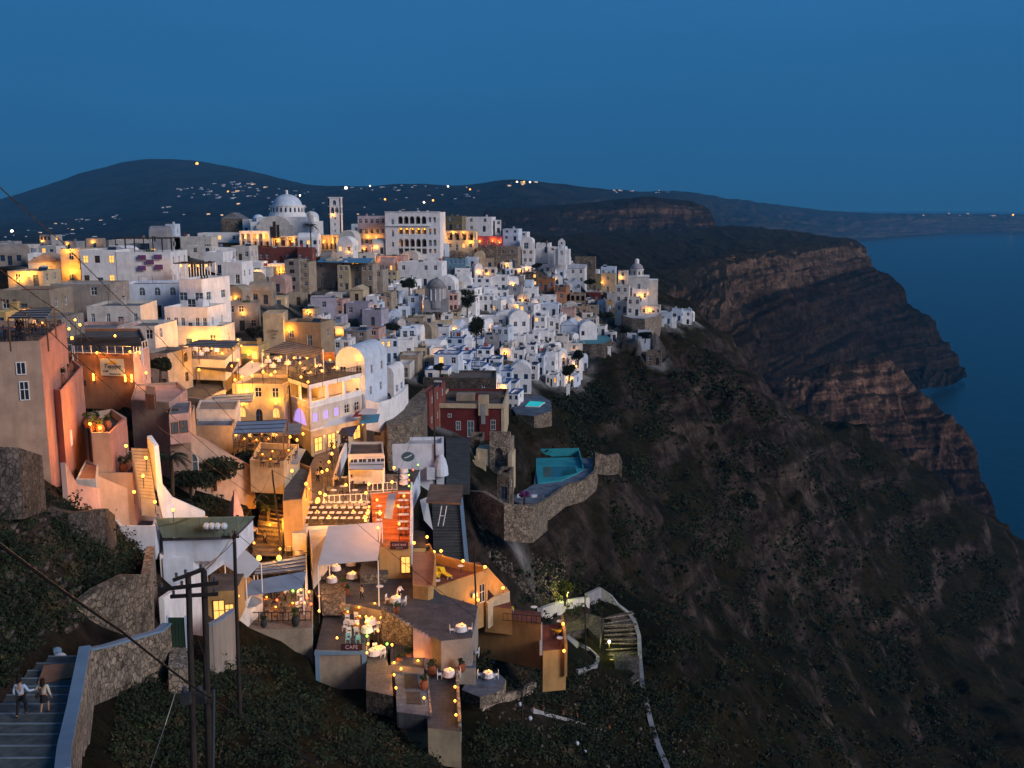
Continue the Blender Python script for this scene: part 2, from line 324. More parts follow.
def build_near():
    global GH
    H = GH.copy()
    for poly, z in FILLS:   # terraced ground: each building stands on a levelled shelf
        for g, dz in ((1.2, .3), (2.4, .9), (3.8, 2.0), (5.4, 3.6)):
            xs = [p[0] for p in poly]; ys = [p[1] for p in poly]
            i0 = max(0, int((min(xs)-g-2-GX0)/GS)); i1 = int((max(xs)+g+2-GX0)/GS)+2; j0 = max(0, int((min(ys)-g-2-GY0)/GS)); j1 = int((max(ys)+g+2-GY0)/GS)+2
            sub = H[j0:j1, i0:i1]; ins = _inside(poly, GXX[j0:j1, i0:i1], GYY[j0:j1, i0:i1], g); org = GH[j0:j1, i0:i1]; sub[ins] = np.maximum(sub[ins], np.minimum(z-dz, org[ins]+1.5))
    for poly, z, g in CAPS:
        xs = [p[0] for p in poly]; ys = [p[1] for p in poly]
        i0 = max(0, int((min(xs)-g-2-GX0)/GS)); i1 = int((max(xs)+g+2-GX0)/GS)+2; j0 = max(0, int((min(ys)-g-2-GY0)/GS)); j1 = int((max(ys)+g+2-GY0)/GS)+2
        sub = H[j0:j1, i0:i1]; ins = _inside(poly, GXX[j0:j1, i0:i1], GYY[j0:j1, i0:i1], g)
        sub[ins] = np.minimum(sub[ins], z-.12)
    o = grid_mesh('hillside', GXX, GYY, H, M['ground']); struct(o)
    pv = np.zeros(GXX.shape)
    for x, y, r, z in OCC:
        if y < 150: continue
        i0 = max(0, int((x-9-GX0)/GS)); i1 = int((x+9-GX0)/GS); j0 = max(0, int((y-9-GY0)/GS)); j1 = int((y+9-GY0)/GS)
        d = np.hypot(GXX[j0:j1, i0:i1]-x, GYY[j0:j1, i0:i1]-y); pv[j0:j1, i0:i1] = np.maximum(pv[j0:j1, i0:i1], np.clip(1.5-d/4.3, 0, 1))
    at_ = o.data.attributes.new('paved', 'FLOAT', 'POINT'); at_.data.foreach_set('value', pv.ravel().astype(np.float32)); return H
# ---------------------------------------------------------------- terrain material: rock on steep faces, scrub on gentle ones
def terrain_mat(name, grass1, grass2, rock1, rock2, s=1.0, steep=(0.62, 0.82), band=None, paved=False):
    m = bpy.data.materials.new(name); m.use_nodes = True; nt = m.node_tree; N = nt.nodes; L = nt.links; b = N['Principled BSDF']
    b.inputs['Roughness'].default_value = .95; b.inputs['Specular IOR Level'].default_value = .1
    g = N.new('ShaderNodeNewGeometry'); sx = N.new('ShaderNodeSeparateXYZ'); L.new(g.outputs['Normal'], sx.inputs[0])
    def noise(sc, det=8, r=.65, dist=0, vec=None):
        n = N.new('ShaderNodeTexNoise'); n.inputs['Scale'].default_value = sc; n.inputs['Detail'].default_value = det; n.inputs['Roughness'].default_value = r; n.inputs['Distortion'].default_value = dist
        L.new(vec or g.outputs['Position'], n.inputs['Vector']); return n
    def ramp(src, p0, c0, p1, c1, mid=None):
        r = N.new('ShaderNodeValToRGB'); e = r.color_ramp.elements; e[0].position = p0; e[0].color = (*c0, 1); e[1].position = p1; e[1].color = (*c1, 1)
        if mid: q = e.new(mid[0]); q.color = (*mid[1], 1)
        L.new(src, r.inputs['Fac']); return r
    n1 = noise(.05/s, 9, .7); gr = ramp(n1.outputs['Fac'], .38, grass1, .64, grass2)
    n2 = noise(.9/s, 6, .7); g2 = ramp(n2.outputs['Fac'], .35, (.35, .35, .35), .7, (1.5, 1.45, 1.3))
    mg = N.new('ShaderNodeVectorMath'); mg.operation = 'MULTIPLY'; L.new(gr.outputs['Color'], mg.inputs[0]); L.new(g2.outputs['Color'], mg.inputs[1])
    mp = N.new('ShaderNodeMapping'); mp.inputs['Scale'].default_value = (.35, .35, 1.3); L.new(g.outputs['Position'], mp.inputs['Vector'])
    n3 = noise(.16/s, 10, .72, .4, mp.outputs['Vector']); rk = ramp(n3.outputs['Fac'], .36, rock1, .66, rock2)
    mpv = N.new('ShaderNodeMapping'); mpv.inputs['Scale'].default_value = (1.0, 1.0, .38); L.new(g.outputs['Position'], mpv.inputs['Vector'])
    n4 = noise(.28/s, 7, .75, .6, mpv.outputs['Vector']); g4 = ramp(n4.outputs['Fac'], .36, (.30, .30, .32), .64, (1.5, 1.45, 1.4))
    mr = N.new('ShaderNodeVectorMath'); mr.operation = 'MULTIPLY'; L.new(rk.outputs['Color'], mr.inputs[0]); L.new(g4.outputs['Color'], mr.inputs[1])
    src = mr.outputs['Vector']
    mps = N.new('ShaderNodeMapping'); mps.inputs['Scale'].default_value = (.03, .03, 1.0); L.new(g.outputs['Position'], mps.inputs['Vector'])
    nst = noise(.22/s, 6, .7, .3, mps.outputs['Vector']); gst = ramp(nst.outputs['Fac'], .36, (.40, .38, .38), .62, (1.45, 1.40, 1.35)); mst = N.new('ShaderNodeVectorMath'); mst.operation = 'MULTIPLY'; L.new(src, mst.inputs[0]); L.new(gst.outputs['Color'], mst.inputs[1]); src = mst.outputs['Vector']
    ns = noise(.12/s, 5); ad = N.new('ShaderNodeMath'); ad.operation = 'MULTIPLY_ADD'; ad.inputs[1].default_value = .30; L.new(ns.outputs['Fac'], ad.inputs[0]); L.new(sx.outputs['Z'], ad.inputs[2])
    st = N.new('ShaderNodeMapRange'); st.inputs['From Min'].default_value = steep[0]+.15; st.inputs['From Max'].default_value = steep[1]+.15; L.new(ad.outputs[0], st.inputs['Value'])
    mix = N.new('ShaderNodeMix'); mix.data_type = 'RGBA'; L.new(st.outputs['Result'], mix.inputs['Factor']); L.new(src, mix.inputs['A']); L.new(mg.outputs['Vector'], mix.inputs['B'])
    out = mix.outputs['Result']
    if band:   # the pale tuff layer near the rim of the caldera, darker lava below it
        pz = N.new('ShaderNodeSeparateXYZ'); L.new(g.outputs['Position'], pz.inputs[0]); nb = noise(.02/s, 5)
        a1 = N.new('ShaderNodeMath'); a1.operation = 'MULTIPLY_ADD'; a1.inputs[1].default_value = 60; L.new(nb.outputs['Fac'], a1.inputs[0]); L.new(pz.outputs['Z'], a1.inputs[2])
        mb_ = N.new('ShaderNodeMapRange'); mb_.inputs['From Min'].default_value = band[0]; mb_.inputs['From Max'].default_value = band[1]; mb_.inputs['To Min'].default_value = .45; mb_.inputs['To Max'].default_value = 1.9; L.new(a1.outputs[0], mb_.inputs['Value'])
        sc_ = N.new('ShaderNodeVectorMath'); sc_.operation = 'SCALE'; L.new(out, sc_.inputs[0]); L.new(mb_.outputs['Result'], sc_.inputs['Scale']); out = sc_.outputs['Vector']
    if paved:   # whitewashed and paved ground between the houses
        at_ = N.new('ShaderNodeAttribute'); at_.attribute_name = 'paved'; npv = noise(.25, 5); rpv = ramp(npv.outputs['Fac'], .35, (.09, .08, .075), .62, (.34, .33, .34))
        m4 = N.new('ShaderNodeMix'); m4.data_type = 'RGBA'; L.new(at_.outputs['Fac'], m4.inputs['Factor']); L.new(out, m4.inputs['A']); L.new(rpv.outputs['Color'], m4.inputs['B']); out = m4.outputs['Result']
    L.new(out, b.inputs['Base Color'])
    n5 = noise(.5/s, 8, .75); bp = N.new('ShaderNodeBump'); bp.inputs['Strength'].default_value = .9; bp.inputs['Distance'].default_value = 1.6*s; L.new(n5.outputs['Fac'], bp.inputs['Height'])
    n6 = noise(.11/s, 8, .7, .5, mpv.outputs['Vector']); bp2 = N.new('ShaderNodeBump'); bp2.inputs['Strength'].default_value = .8; bp2.inputs['Distance'].default_value = 5*s; L.new(n6.outputs['Fac'], bp2.inputs['Height']); L.new(bp.outputs['Normal'], bp2.inputs['Normal'])
    L.new(bp2.outputs['Normal'], b.inputs['Normal'])
    M[name] = m; return m
terrain_mat('ground', (.008, .011, .004), (.034, .026, .011), (.015, .012, .011), (.095, .074, .064), 1.0, (.60, .78), paved=True)
terrain_mat('headmat', (.012, .011, .009), (.024, .020, .015), (.020, .016, .013), (.105, .070, .052), 1.6, (.62, .84), band=(188, 212))
terrain_mat('spurmat', (.014, .011, .009), (.028, .020, .015), (.022, .015, .012), (.13, .078, .056), 1.2, (.62, .84), band=(70, 135))
terrain_mat('mesamat', (.022, .020, .017), (.045, .037, .030), (.05, .035, .027), (.15, .10, .072), 3.0, (.70, .90))
terrain_mat('farmat', (.012, .015, .014), (.050, .044, .036), (.045, .036, .032), (.10, .075, .06), 8.0, (.55, .80))
# ---------------------------------------------------------------- lofted far land
def cr(P, t):  # catmull-rom over first axis
    n = len(P)-1; f = np.clip(t*n, 0, n-1e-6); i = f.astype(int); u = (f-i).reshape((-1,)+(1,)*(P.ndim-1))
    p0 = P[np.maximum(i-1, 0)]; p1 = P[i]; p2 = P[i+1]; p3 = P[np.minimum(i+2, n)]
    return .5*((2*p1)+(-p0+p2)*u+(2*p0-5*p1+4*p2-p3)*u*u+(-p0+3*p1-3*p2+p3)*u**3)
def loft(name, rows, m, nu, nv, amp, sc, seed, bak=None):
    R_ = []
    K = 24
    for r in rows:
        r = np.array(r, float); px = np.linspace(r[0, 0], r[-1, 0], K)
        py = np.interp(px, r[:, 0], r[:, 1]); Y = np.exp(np.interp(px, r[:, 0], np.log(r[:, 2])))
        R_.append([tuple(at(a, b, c)) for a, b, c in zip(px, py, Y)])
    P = np.array(R_); tv = np.linspace(0, 1, nv); tu = np.linspace(0, 1, nu)
    # linear-ish in rows keeps cliff edges crisp
    A = cr(P, tv)*.35
    n = len(P)-1; f = np.clip(tv*n, 0, n-1e-6); i = f.astype(int); u = (f-i)[:, None, None]; A = A+.65*(P[i]*(1-u)+P[i+1]*u)
    B = cr(A.transpose(1, 0, 2), tu).transpose(1, 0, 2)
    X, Y, Z = B[..., 0], B[..., 1], B[..., 2]
    du = np.gradient(B, axis=1); dv = np.gradient(B, axis=0); N_ = np.cross(du, dv); N_ /= np.linalg.norm(N_, axis=-1, keepdims=True)+1e-9
    N_[N_[..., 2] < 0] *= -1
    arc = np.cumsum(np.linalg.norm(dv, axis=-1), axis=0)
    hu = np.cumsum(np.linalg.norm(du, axis=-1), axis=1)
    wa = np.mean(arc, axis=1, keepdims=True)+0*arc; wu = np.mean(hu, axis=0, keepdims=True)+0*hu
    d = amp*fbm(wu/sc, wa/(sc*1.5), 7, seed, True)+amp*.35*fbm(X/sc*3, Y/sc*3, 5, seed+40)
    if bak is not None: d = d*np.interp(tv, np.linspace(0, 1, len(bak)), bak)[:, None]
    d = d+amp*.55*(vnoise(Z/(sc*.10)+fbm(X/sc/2, Y/sc/2, 2, 5)*1.2, Z*0+seed, 3)+.5*vnoise(Z/(sc*.035), wu/(sc*3), 9))*(1 if bak is None else np.interp(tv, np.linspace(0, 1, len(bak)), bak)[:, None])
    B = B+N_*d[..., None]
    o = grid_mesh(name, B[..., 0], B[..., 1], B[..., 2], m); struct(o); return o
loft('headland', [
    [(600, 470, 520), (720, 540, 800), (800, 450, 1080), (880, 400, 1330), (925, 392, 1400), (966, 380, 1480)],
    [(600, 420, 520), (720, 480, 800), (800, 425, 1100), (880, 392, 1400), (930, 372, 1480), (963, 366, 1540)],
    [(610, 390, 520), (730, 400, 760), (800, 366, 1100), (870, 352, 1400), (920, 330, 1520), (940, 334, 1570)],
    [(620, 340, 545), (712, 322, 760), (745, 308, 980), (801, 289, 1230), (868, 275, 1590), (884, 281, 1610)],
    [(625, 300, 560), (690, 286, 790), (730, 264, 1010), (790, 254, 1260), (850, 245, 1600), (868, 253, 1630)],
    [(560, 268, 700), (690, 262, 960), (735, 252, 1150), (795, 246, 1400), (848, 241, 1660), (866, 248, 1680)],
    [(480, 238, 1100), (700, 229, 1700), (745, 226, 1800), (801, 233, 1950), (862, 243, 1800), (864, 252, 1720)],
    [(480, 262, 1500), (700, 252, 2000), (745, 252, 2100), (801, 262, 2300), (862, 300, 2000), (870, 320, 1800)]],
    M['headmat'], 420, 260, 13, 90, 5, [.9, 1.2, 1.3, 1.3, .8, .35, .3, .2])
loft('rock_spur', [
    [(770, 560, 700), (850, 600, 700), (930, 600, 700), (1010, 600, 690)],
    [(775, 470, 740), (850, 500, 760), (930, 545, 740), (995, 545, 760)],
    [(780, 420, 800), (860, 440, 820), (920, 455, 830), (960, 470, 820), (992, 540, 785)],
    [(785, 386, 850), (827, 374, 860), (884, 366, 880), (903, 382, 870), (932, 412, 860), (966, 438, 850), (986, 500, 815)],
    [(790, 380, 870), (827, 369, 890), (884, 362, 910), (904, 378, 900), (934, 408, 890), (968, 436, 870), (988, 520, 830)],
    [(800, 460, 960), (827, 460, 980), (884, 470, 1000), (920, 470, 1000), (960, 480, 960), (992, 560, 860)]],
    M['spurmat'], 220, 140, 8, 45, 15, [.5, 1.2, 1.5, 1.0, .4, .3])
loft('mesa', [
    [(470, 262, 1500), (600, 262, 1600), (720, 262, 1900)],
    [(470, 250, 1950), (600, 243, 2000), (650, 238, 2100), (695, 232, 2150), (722, 232, 2180)],
    [(480, 238, 2100), (600, 232, 2150), (650, 226, 2190), (695, 226, 2220), (716, 228, 2230)],
    [(485, 216, 2250), (600, 209, 2250), (645, 202, 2260), (692, 207, 2270), (712, 214, 2260)],
    [(485, 211, 2400), (600, 203, 2400), (645, 197, 2330), (692, 202, 2330), (710, 211, 2310)],
    [(485, 212, 2700), (600, 205, 2700), (650, 200, 2600), (692, 206, 2450), (710, 216, 2350)],
    [(470, 240, 2900), (600, 240, 2900), (715, 245, 2500)]],
    M['mesamat'], 260, 150, 14, 110, 25, [.3, .5, 1, .6, .3, .2, .2])
loft('mountain', [
    [(-140, 285, 820), (150, 278, 820), (330, 275, 1000), (540, 270, 1500), (700, 262, 2600), (800, 247, 6600), (880, 242, 7900), (935, 236, 9600), (1120, 235, 10300)],
    [(-140, 262, 1400), (150, 256, 1400), (330, 252, 1600), (540, 246, 2400), (700, 240, 3800), (800, 240, 6900), (880, 238, 8200), (935, 232, 9900), (1120, 231, 10500)],
    [(-140, 243, 3000), (150, 232, 3100), (330, 224, 3000), (540, 218, 3300), (700, 222, 4600), (800, 226, 7300), (880, 227, 8500), (935, 224, 10000), (1120, 224, 10600)],
    [(-140, 232, 5000), (0, 222, 5000), (150, 202, 5000), (240, 202, 4600), (330, 202, 4200), (480, 203, 3900), (545, 201, 3900), (620, 207, 4600), (700, 212, 5600), (800, 219, 7700), (880, 221, 8700), (935, 219, 10100), (1120, 219, 10700)],
    [(-140, 215, 6400), (-60, 208, 6400), (0, 202, 6400), (40, 187, 6500), (85, 172, 6500), (130, 161, 6600), (160, 159, 6600), (205, 162, 6500), (245, 170, 6300), (290, 182, 6000), (330, 189, 5600), (370, 186, 5300), (410, 183, 5200), (450, 185, 5200), (485, 187, 5000), (520, 180, 4800), (545, 181, 4900), (590, 191, 5200), (680, 192, 6200), (720, 197, 6800), (770, 204, 7800), (820, 210, 8600), (880, 214, 9300), (935, 214, 10300), (1120, 214, 10900)],
    [(-140, 240, 7400), (160, 200, 7800), (330, 215, 6600), (545, 215, 5600), (700, 225, 7000), (800, 240, 8800), (880, 245, 9900), (935, 245, 10800), (1120, 245, 11500)]],
    M['farmat'], 620, 200, 34, 420, 33, [.1, .3, .6, 1.0, .25, .5])
# sea: one sheet to the horizon
sm = bpy.data.materials.new('sea'); sm.use_nodes = True; _N = sm.node_tree.nodes; _L = sm.node_tree.links; _b = _N['Principled BSDF']
_b.inputs['Base Color'].default_value = (.001, .028, .055, 1); _b.inputs['IOR'].default_value = 1.22; _b.inputs['Roughness'].default_value = .28; _b.inputs['Specular IOR Level'].default_value = .38
_g = _N.new('ShaderNodeNewGeometry'); _n = _N.new('ShaderNodeTexNoise'); _n.inputs['Scale'].default_value = .06; _n.inputs['Detail'].default_value = 7; _n.inputs['Roughness'].default_value = .6
_m = _N.new('ShaderNodeMapping'); _m.inputs['Scale'].default_value = (1, .45, 1); _L.new(_g.outputs['Position'], _m.inputs[0]); _L.new(_m.outputs[0], _n.inputs['Vector'])
_bp = _N.new('ShaderNodeBump'); _bp.inputs['Strength'].default_value = .5; _bp.inputs['Distance'].default_value = 1.2; _L.new(_n.outputs['Fac'], _bp.inputs['Height']); _L.new(_bp.outputs['Normal'], _b.inputs['Normal'])
M['sea'] = sm
_sb = MB(); _sb.add([(-26000, -2000, 0), (26000, -2000, 0), (26000, 60000, 0), (-26000, 60000, 0)], [(0, 1, 2, 3)], 'sea'); struct(_sb.build('sea'))
# ---------------------------------------------------------------- windows, doors (shared meshes) and the house builder
_wc = {}
def win_mesh(w, h, kind, arched=False, fr='frame'):
    w = round(w, 1); h = round(h, 1); key = (w, h, kind, arched, fr)
    if key in _wc: return _wc[key]
    mb = MB(); t = .07
    if arched:
        n = 8; r = w/2; pts = [(-r, 0), (r, 0)]+[(r*math.cos(math.pi*i/n), h-r+r*math.sin(math.pi*i/n)) for i in range(n+1)]
        mb.add([(p[0], .05, p[1]) for p in pts], [tuple(range(len(pts)))], kind)
        for a, b in zip(pts[1:], pts[2:]+pts[:1]): mb.bar((a[0], .02, a[1]), (b[0], .02, b[1]), .08, .09, fr)
    else:
        mb.add([(-w/2, .05, 0), (w/2, .05, 0), (w/2, .05, h), (-w/2, .05, h)], [(0, 1, 2, 3)], kind)
        mb.box(-w/2, w/2, 0, .08, 0, t, fr); mb.box(-w/2, w/2, 0, .08, h-t, h, fr)
        mb.box(-w/2, -w/2+t, 0, .08, t, h-t, fr); mb.box(w/2-t, w/2, 0, .08, t, h-t, fr)
    mb.box(-.025, .025, 0, .07, t, h-t, fr)
    if h > 1: mb.box(-w/2+t, w/2-t, .01, .06, h*.55, h*.55+.05, fr)
    me = mb.mesh('window'); _wc[key] = me; return me
LIGHTS = []
def point(loc, power, col=(1, .40, .045), r=.25, parent=None):
    l = bpy.data.lights.new('bulb', 'POINT'); l.energy = power; l.color = col; l.shadow_soft_size = r
    o = bpy.data.objects.new('bulb', l); COL.objects.link(o); o.location = loc
    if parent is not None: o.parent = parent
    return o
GLOW = 4.3
_lm = {}
def lamp_part(loc, parent, power=60, r=.16, kind='globe', col=(1, .40, .045)):
    """a wall lamp fixed to its building: bracket and globe, with its bulb"""
    key = (round(r, 2), kind)
    if key not in _lm:
        mb = MB(); mb.sphere((0, 0, 0), r*1.15, kind, 8, 5); mb.tube([(0, 0, -r), (0, .1, -r-.15), (0, .35, -r-.15)], .03, 'metal', 4); _lm[key] = mb.mesh('wall_lamp')
    o = link('wall_lamp', _lm[key], parent, loc); point((loc[0], loc[1]-.05, loc[2]+r+.12), power*GLOW, col, .12, parent); return o
def chimney_part(parent, x, y, z, m):
    mb = MB(); mb.box(x-.3, x+.3, y-.25, y+.25, z, z+1.0, m); mb.box(x-.38, x+.38, y-.33, y+.33, z+1.0, z+1.12, m); mb.box(x-.15, x+.15, y-.12, y+.12, z+1.12, z+1.35, 'roofbrown')
    return mb.build('chimney', parent)
PROT = []
def clutter(parent, W, D, z, rnd):
    k = rnd.choice(['tank', 'heater', 'ac', 'pots', 'antenna', 'pots', 'laundry'])
    x = rnd.uniform(-W*.3, W*.3); y = rnd.uniform(D*.3, D*.75); mb = MB()
    if k == 'tank': mb.cyl((x, y), .45, .45, z, z+.9, 'roofgrey', 10); nm = 'water_tank'
    elif k == 'heater':
        mb.sheet([(x-.8, y-.5, z+.15), (x+.8, y-.5, z+.15), (x+.8, y+.5, z+.85), (x-.8, y+.5, z+.85)], 'glass', .06); mb.tube([(x-.7, y+.6, z+.9), (x+.7, y+.6, z+.9)], .22, 'roofwhite', 8); nm = 'solar_heater'
    elif k == 'ac': mb.box(x-.45, x+.45, y-.2, y+.2, z, z+.7, 'roofwhite'); nm = 'air_conditioner'
    elif k == 'antenna':
        mb.tube([(x, y, z), (x, y, z+2.2)], .03, 'metal', 4)
        for q in (1.5, 1.8, 2.1): mb.tube([(x-.4, y, z+q), (x+.4, y, z+q)], .02, 'metal', 4)
        nm = 'antenna'
    elif k == 'laundry':
        mb.tube([(x-1.2, y, z), (x-1.2, y, z+1.5)], .03, 'metal', 4); mb.tube([(x+1.2, y, z), (x+1.2, y, z+1.5)], .03, 'metal', 4); mb.box(x-1.2, x+1.2, y-.01, y+.01, z+1.45, z+1.48, 'wire'); mb.box(x-.7, x+.2, y-.015, y+.015, z+.7, z+1.45, rnd.choice(['cloth', 'canvasred', 'canvasblue'])); nm = 'drying_rack'
    else:
        for j in range(3):
            xx = x+j*.5-.5; mb.cyl((xx, y), .16, .2, z, z+.35, 'pot', 8)
            for q in range(7): mb.sphere((xx+rnd.uniform(-.18, .18), y+rnd.uniform(-.18, .18), z+.5+rnd.uniform(-.1, .2)), .13, 'leafpot', 5, 3)
        nm = 'potted_plant'
    mb.build(nm, parent)
CN = {'white': 'white', 'offwhite': 'off-white', 'bluewhite': 'bluish white', 'cream': 'cream', 'beige': 'beige', 'greybeige': 'grey-beige', 'tan': 'tan', 'yellow': 'yellow', 'ochre': 'ochre', 'pink': 'pink', 'rose': 'pale rose', 'pinkbeige': 'pinkish beige', 'terra': 'terracotta', 'orange': 'orange', 'magenta': 'magenta', 'darkred': 'dark red', 'brownred': 'brownish red', 'grey': 'grey', 'lavender': 'lavender grey', 'brown': 'brown', 'olive': 'olive brown', 'blue': 'light blue', 'stone': 'rough stone', 'stonelight': 'pale stone', 'stonedark': 'dark stone'}
NUMW = ['', 'single-storey', 'two-storey', 'three-storey', 'four-storey', 'five-storey']
OCC = []   # footprints taken
def house(l, r, top, base, Y=None, col='white', st=2, nw=2, D=7., yaw=0., roof='flat', rcol=None, win='glass', arch=False, door=True, look=None, cat='house', name=None, trim=None, fr='frame', sink=4., lit=0., gallery=None, extra=None, side=1, seed=None, lamp=None, full=False, group=None, ww=None, clut=None, sidecol=None):
    """front facade between pixel columns l..r, roof edge at row top, foot at row base, Y metres away"""
    rnd = random.Random(seed if seed is not None else hash((l, r, top)) & 0xffff)
    cx = (l+r)/2
    if Y is None: Y = hit(cx, base) or 300.
    elif 150 < Y < 420 and 380 < cx and not full and not (612 < cx < 668 and 282 < base < 320):
        Yh = hit(cx, base)
        if Yh and abs(Yh-Y) < .25*Y: Y = Yh
    p = at(cx, base, Y); H = at(cx, top, Y).z-p.z; c, s_ = math.cos(abs(yaw)), math.sin(abs(yaw))
    Wt = (r-l)/F*Y*1.01; W = max(1.5, (Wt-D*s_)/c) if s_ > .05 else Wt
    # shift so the silhouette is centred
    off = -(D*s_)/2*(1 if yaw > 0 else -1) if abs(yaw) > .05 else 0
    # yaw>0: turned so its east (right) side wall shows
    az = math.atan2(p.x, p.y)*-1
    base_name = name or (CN[col].replace('-', '_').replace(' ', '_')+'_house')
    root = empty(base_name, (p.x+off, p.y, p.z), 0); th = -az*0+(-yaw); root.rotation_euler = (0, 0, -th if False else yaw*-1)
    rc = rcol or rnd.choice({'white': ['roofwhite', 'roofwhite', 'roofgrey'], 'bluewhite': ['roofwhite']}.get(col, ['roofgrey', 'roofbrown', 'roofwhite']))
    sh = H/st; tw = .3; I = Matrix.Identity(4)
    smallwin = sh < 2.2
    def ops_for(width, n, d, arch):
        ops = []; wins = []
        if n <= 0: return ops, wins
        for s0 in range(st):
            for k in range(n):
                xc = -width/2+width*(k+.5)/n
                isdoor = d and s0 == 0 and k == n//2
                w_ = ww or min(1.0, width/n*.55); h_ = min(1.35, sh*.48)
                if not isdoor and rnd.random() < .12 and n > 1 and not arch and not gallery: continue
                xc += 0 if (arch or gallery) else rnd.uniform(-.1, .1)*width/n
                z0 = s0*sh+sh*.34; hh = h_
                if isdoor: z0 = s0*sh+.06; hh = min(2.1, sh*.78)
                if gallery and s0 in gallery: w_ = width/n*.68; z0 = s0*sh+.25; hh = sh*.8
                ar = bool(arch and (arch is True or s0 in arch)) or (gallery is not None and s0 in gallery and arch is not False)
                ops.append((xc-w_/2, xc+w_/2, z0, z0+hh, ar)); wins.append((xc, w_, z0, hh, ar, isdoor, s0))
        return ops, wins
    mb = MB()
    roof_z = H-.45 if roof in ('flat', 'terrace') else H
    sides = [(W, Matrix.Translation((0, 0, 0)), nw, door, 'f')]
    nsd = max(1, int(D/3.2)) if side else 0
    sides.append((D-2*tw, Matrix.Translation((W/2, D/2, 0)) @ Matrix.Rotation(math.pi/2, 4, 'Z'), nsd if yaw >= -.05 else 0, False, 's'))
    sides.append((D-2*tw, Matrix.Translation((-W/2, D/2, 0)) @ Matrix.Rotation(-math.pi/2, 4, 'Z'), nsd if yaw <= .05 else 0, False, 's'))
    sides.append((W, Matrix.Translation((0, D, 0)) @ Matrix.Rotation(math.pi, 4, 'Z'), 0, False, 'b'))
    gd = 1.6
    for width, T, n, d, tp in sides:
        ops, wins = ops_for(width, n, d, arch if tp == 'f' else False) if tp != 's' or not gallery else ops_for(width, n, False, False) if False else ops_for(width, n, d, arch if tp == 'f' else False)
        mb.wallopen(width, H, ops, tw, -sink, sidecol if (sidecol and tp == 's') else col, T)
        for xc, w_, z0, hh, ar, isdoor, s0 in wins:
            if tp == 'f' and gallery and s0 in gallery: continue
            kd = 'glasslit' if (rnd.random() < lit) else win
            f2 = fr if not isdoor else rnd.choice([fr, 'framebrown', 'frameblue'] if fr == 'frame' else [fr])
            if isdoor: kd = rnd.choice(['shutter', 'glass', 'wooddark'])
            o = link('door' if isdoor else 'window', win_mesh(w_, hh, kd, ar, f2), root); o.matrix_local = T @ Matrix.Translation((xc, .1, z0))
    if gallery:
        g = MB(); g.box(-W/2+tw, W/2-tw, gd, gd+.1, 0, H-.5, 'offwhite'); g.build('back_wall', root)
        for s0 in range(1, st): mb.box(-W/2+tw, W/2-tw, tw, gd, s0*sh-.12, s0*sh+.08, col)
        for s0 in gallery:
            for k in range(nw): # inner doors
                xc = -W/2+W*(k+.5)/nw; o = link('door', win_mesh(1.0, min(2.0, sh*.7), 'wooddark', False, 'framebrown'), root); o.location = (xc, gd-.1, s0*sh+.12)
    mb.build('wall', root)
    # roof
    rb = MB(); e_ = .003
    if roof in ('flat', 'terrace'):
        rb.box(-W/2+tw, W/2-tw, tw, D-tw, roof_z-.2, roof_z, rc)
        o = rb.build('roof', root)
        if trim:
            tb = MB(); q = .06
            for (a, b, c0, d0) in ((-W/2-q, W/2+q, -q, tw+q), (-W/2-q, W/2+q, D-tw-q, D+q), (-W/2-q, -W/2+tw+q, tw+q, D-tw-q), (W/2-tw-q, W/2+q, tw+q, D-tw-q)): tb.box(a, b, c0, d0, H+e_, H+.14, trim)
            tb.build('parapet_cap', root)
        if clut is not False and rnd.random() < .65: clutter(root, W, D, roof_z, rnd)
        if rnd.random() < .3: chimney_part(root, rnd.uniform(-W*.35, W*.35), D*.8, roof_z, col)
    elif roof == 'vault':
        n = 12; rr = W/2; k = min(rr, H*.45)
        pr = [(-rr*math.cos(math.pi*i/n), k*math.sin(math.pi*i/n)) for i in range(n+1)]
        vs = [(a, 0, H+b) for a, b in pr]+[(a, D, H+b) for a, b in pr]
        rb.add(vs, [(i, i+1, i+n+2, i+n+1) for i in range(n)]+[tuple(range(n, -1, -1)), tuple(range(n+1, 2*n+2))], rcol or col); rb.build('roof', root)
    elif roof == 'vaultx':   # barrel across
        n = 10; rr = D/2; k = min(rr, 1.8)
        pr = [(rr-rr*math.cos(math.pi*i/n), k*math.sin(math.pi*i/n)) for i in range(n+1)]
        vs = [(-W/2, a, H+b) for a, b in pr]+[(W/2, a, H+b) for a, b in pr]
        rb.add(vs, [(i+1, i, i+n+1, i+n+2) for i in range(n)]+[tuple(range(n+1)), tuple(range(2*n+1, n, -1))], rcol or col); rb.build('roof', root)
    elif roof == 'gable':
        k = min(W*.28, 2.5)
        rb.add([(-W/2-.2, -.2, H), (W/2+.2, -.2, H), (0, -.2, H+k), (-W/2-.2, D+.2, H), (W/2+.2, D+.2, H), (0, D+.2, H+k)], [(0, 1, 2), (5, 4, 3), (0, 2, 5, 3), (1, 4, 5, 2), (0, 3, 4, 1)], rcol or col); rb.build('roof', root)
    elif roof == 'gablex':
        k = 1.2
        rb.add([(-W/2-.2, -.2, H), (-W/2-.2, D+.2, H), (-W/2-.2, D/2, H+k), (W/2+.2, -.2, H), (W/2+.2, D+.2, H), (W/2+.2, D/2, H+k)], [(0, 2, 1), (3, 4, 5), (0, 3, 5, 2), (1, 2, 5, 4), (0, 1, 4, 3)], rcol or 'roofgrey'); rb.build('roof', root)
    if lamp:
        for (lx, lz, pw) in lamp: lamp_part((lx*W, -.4, lz*H), root, pw)
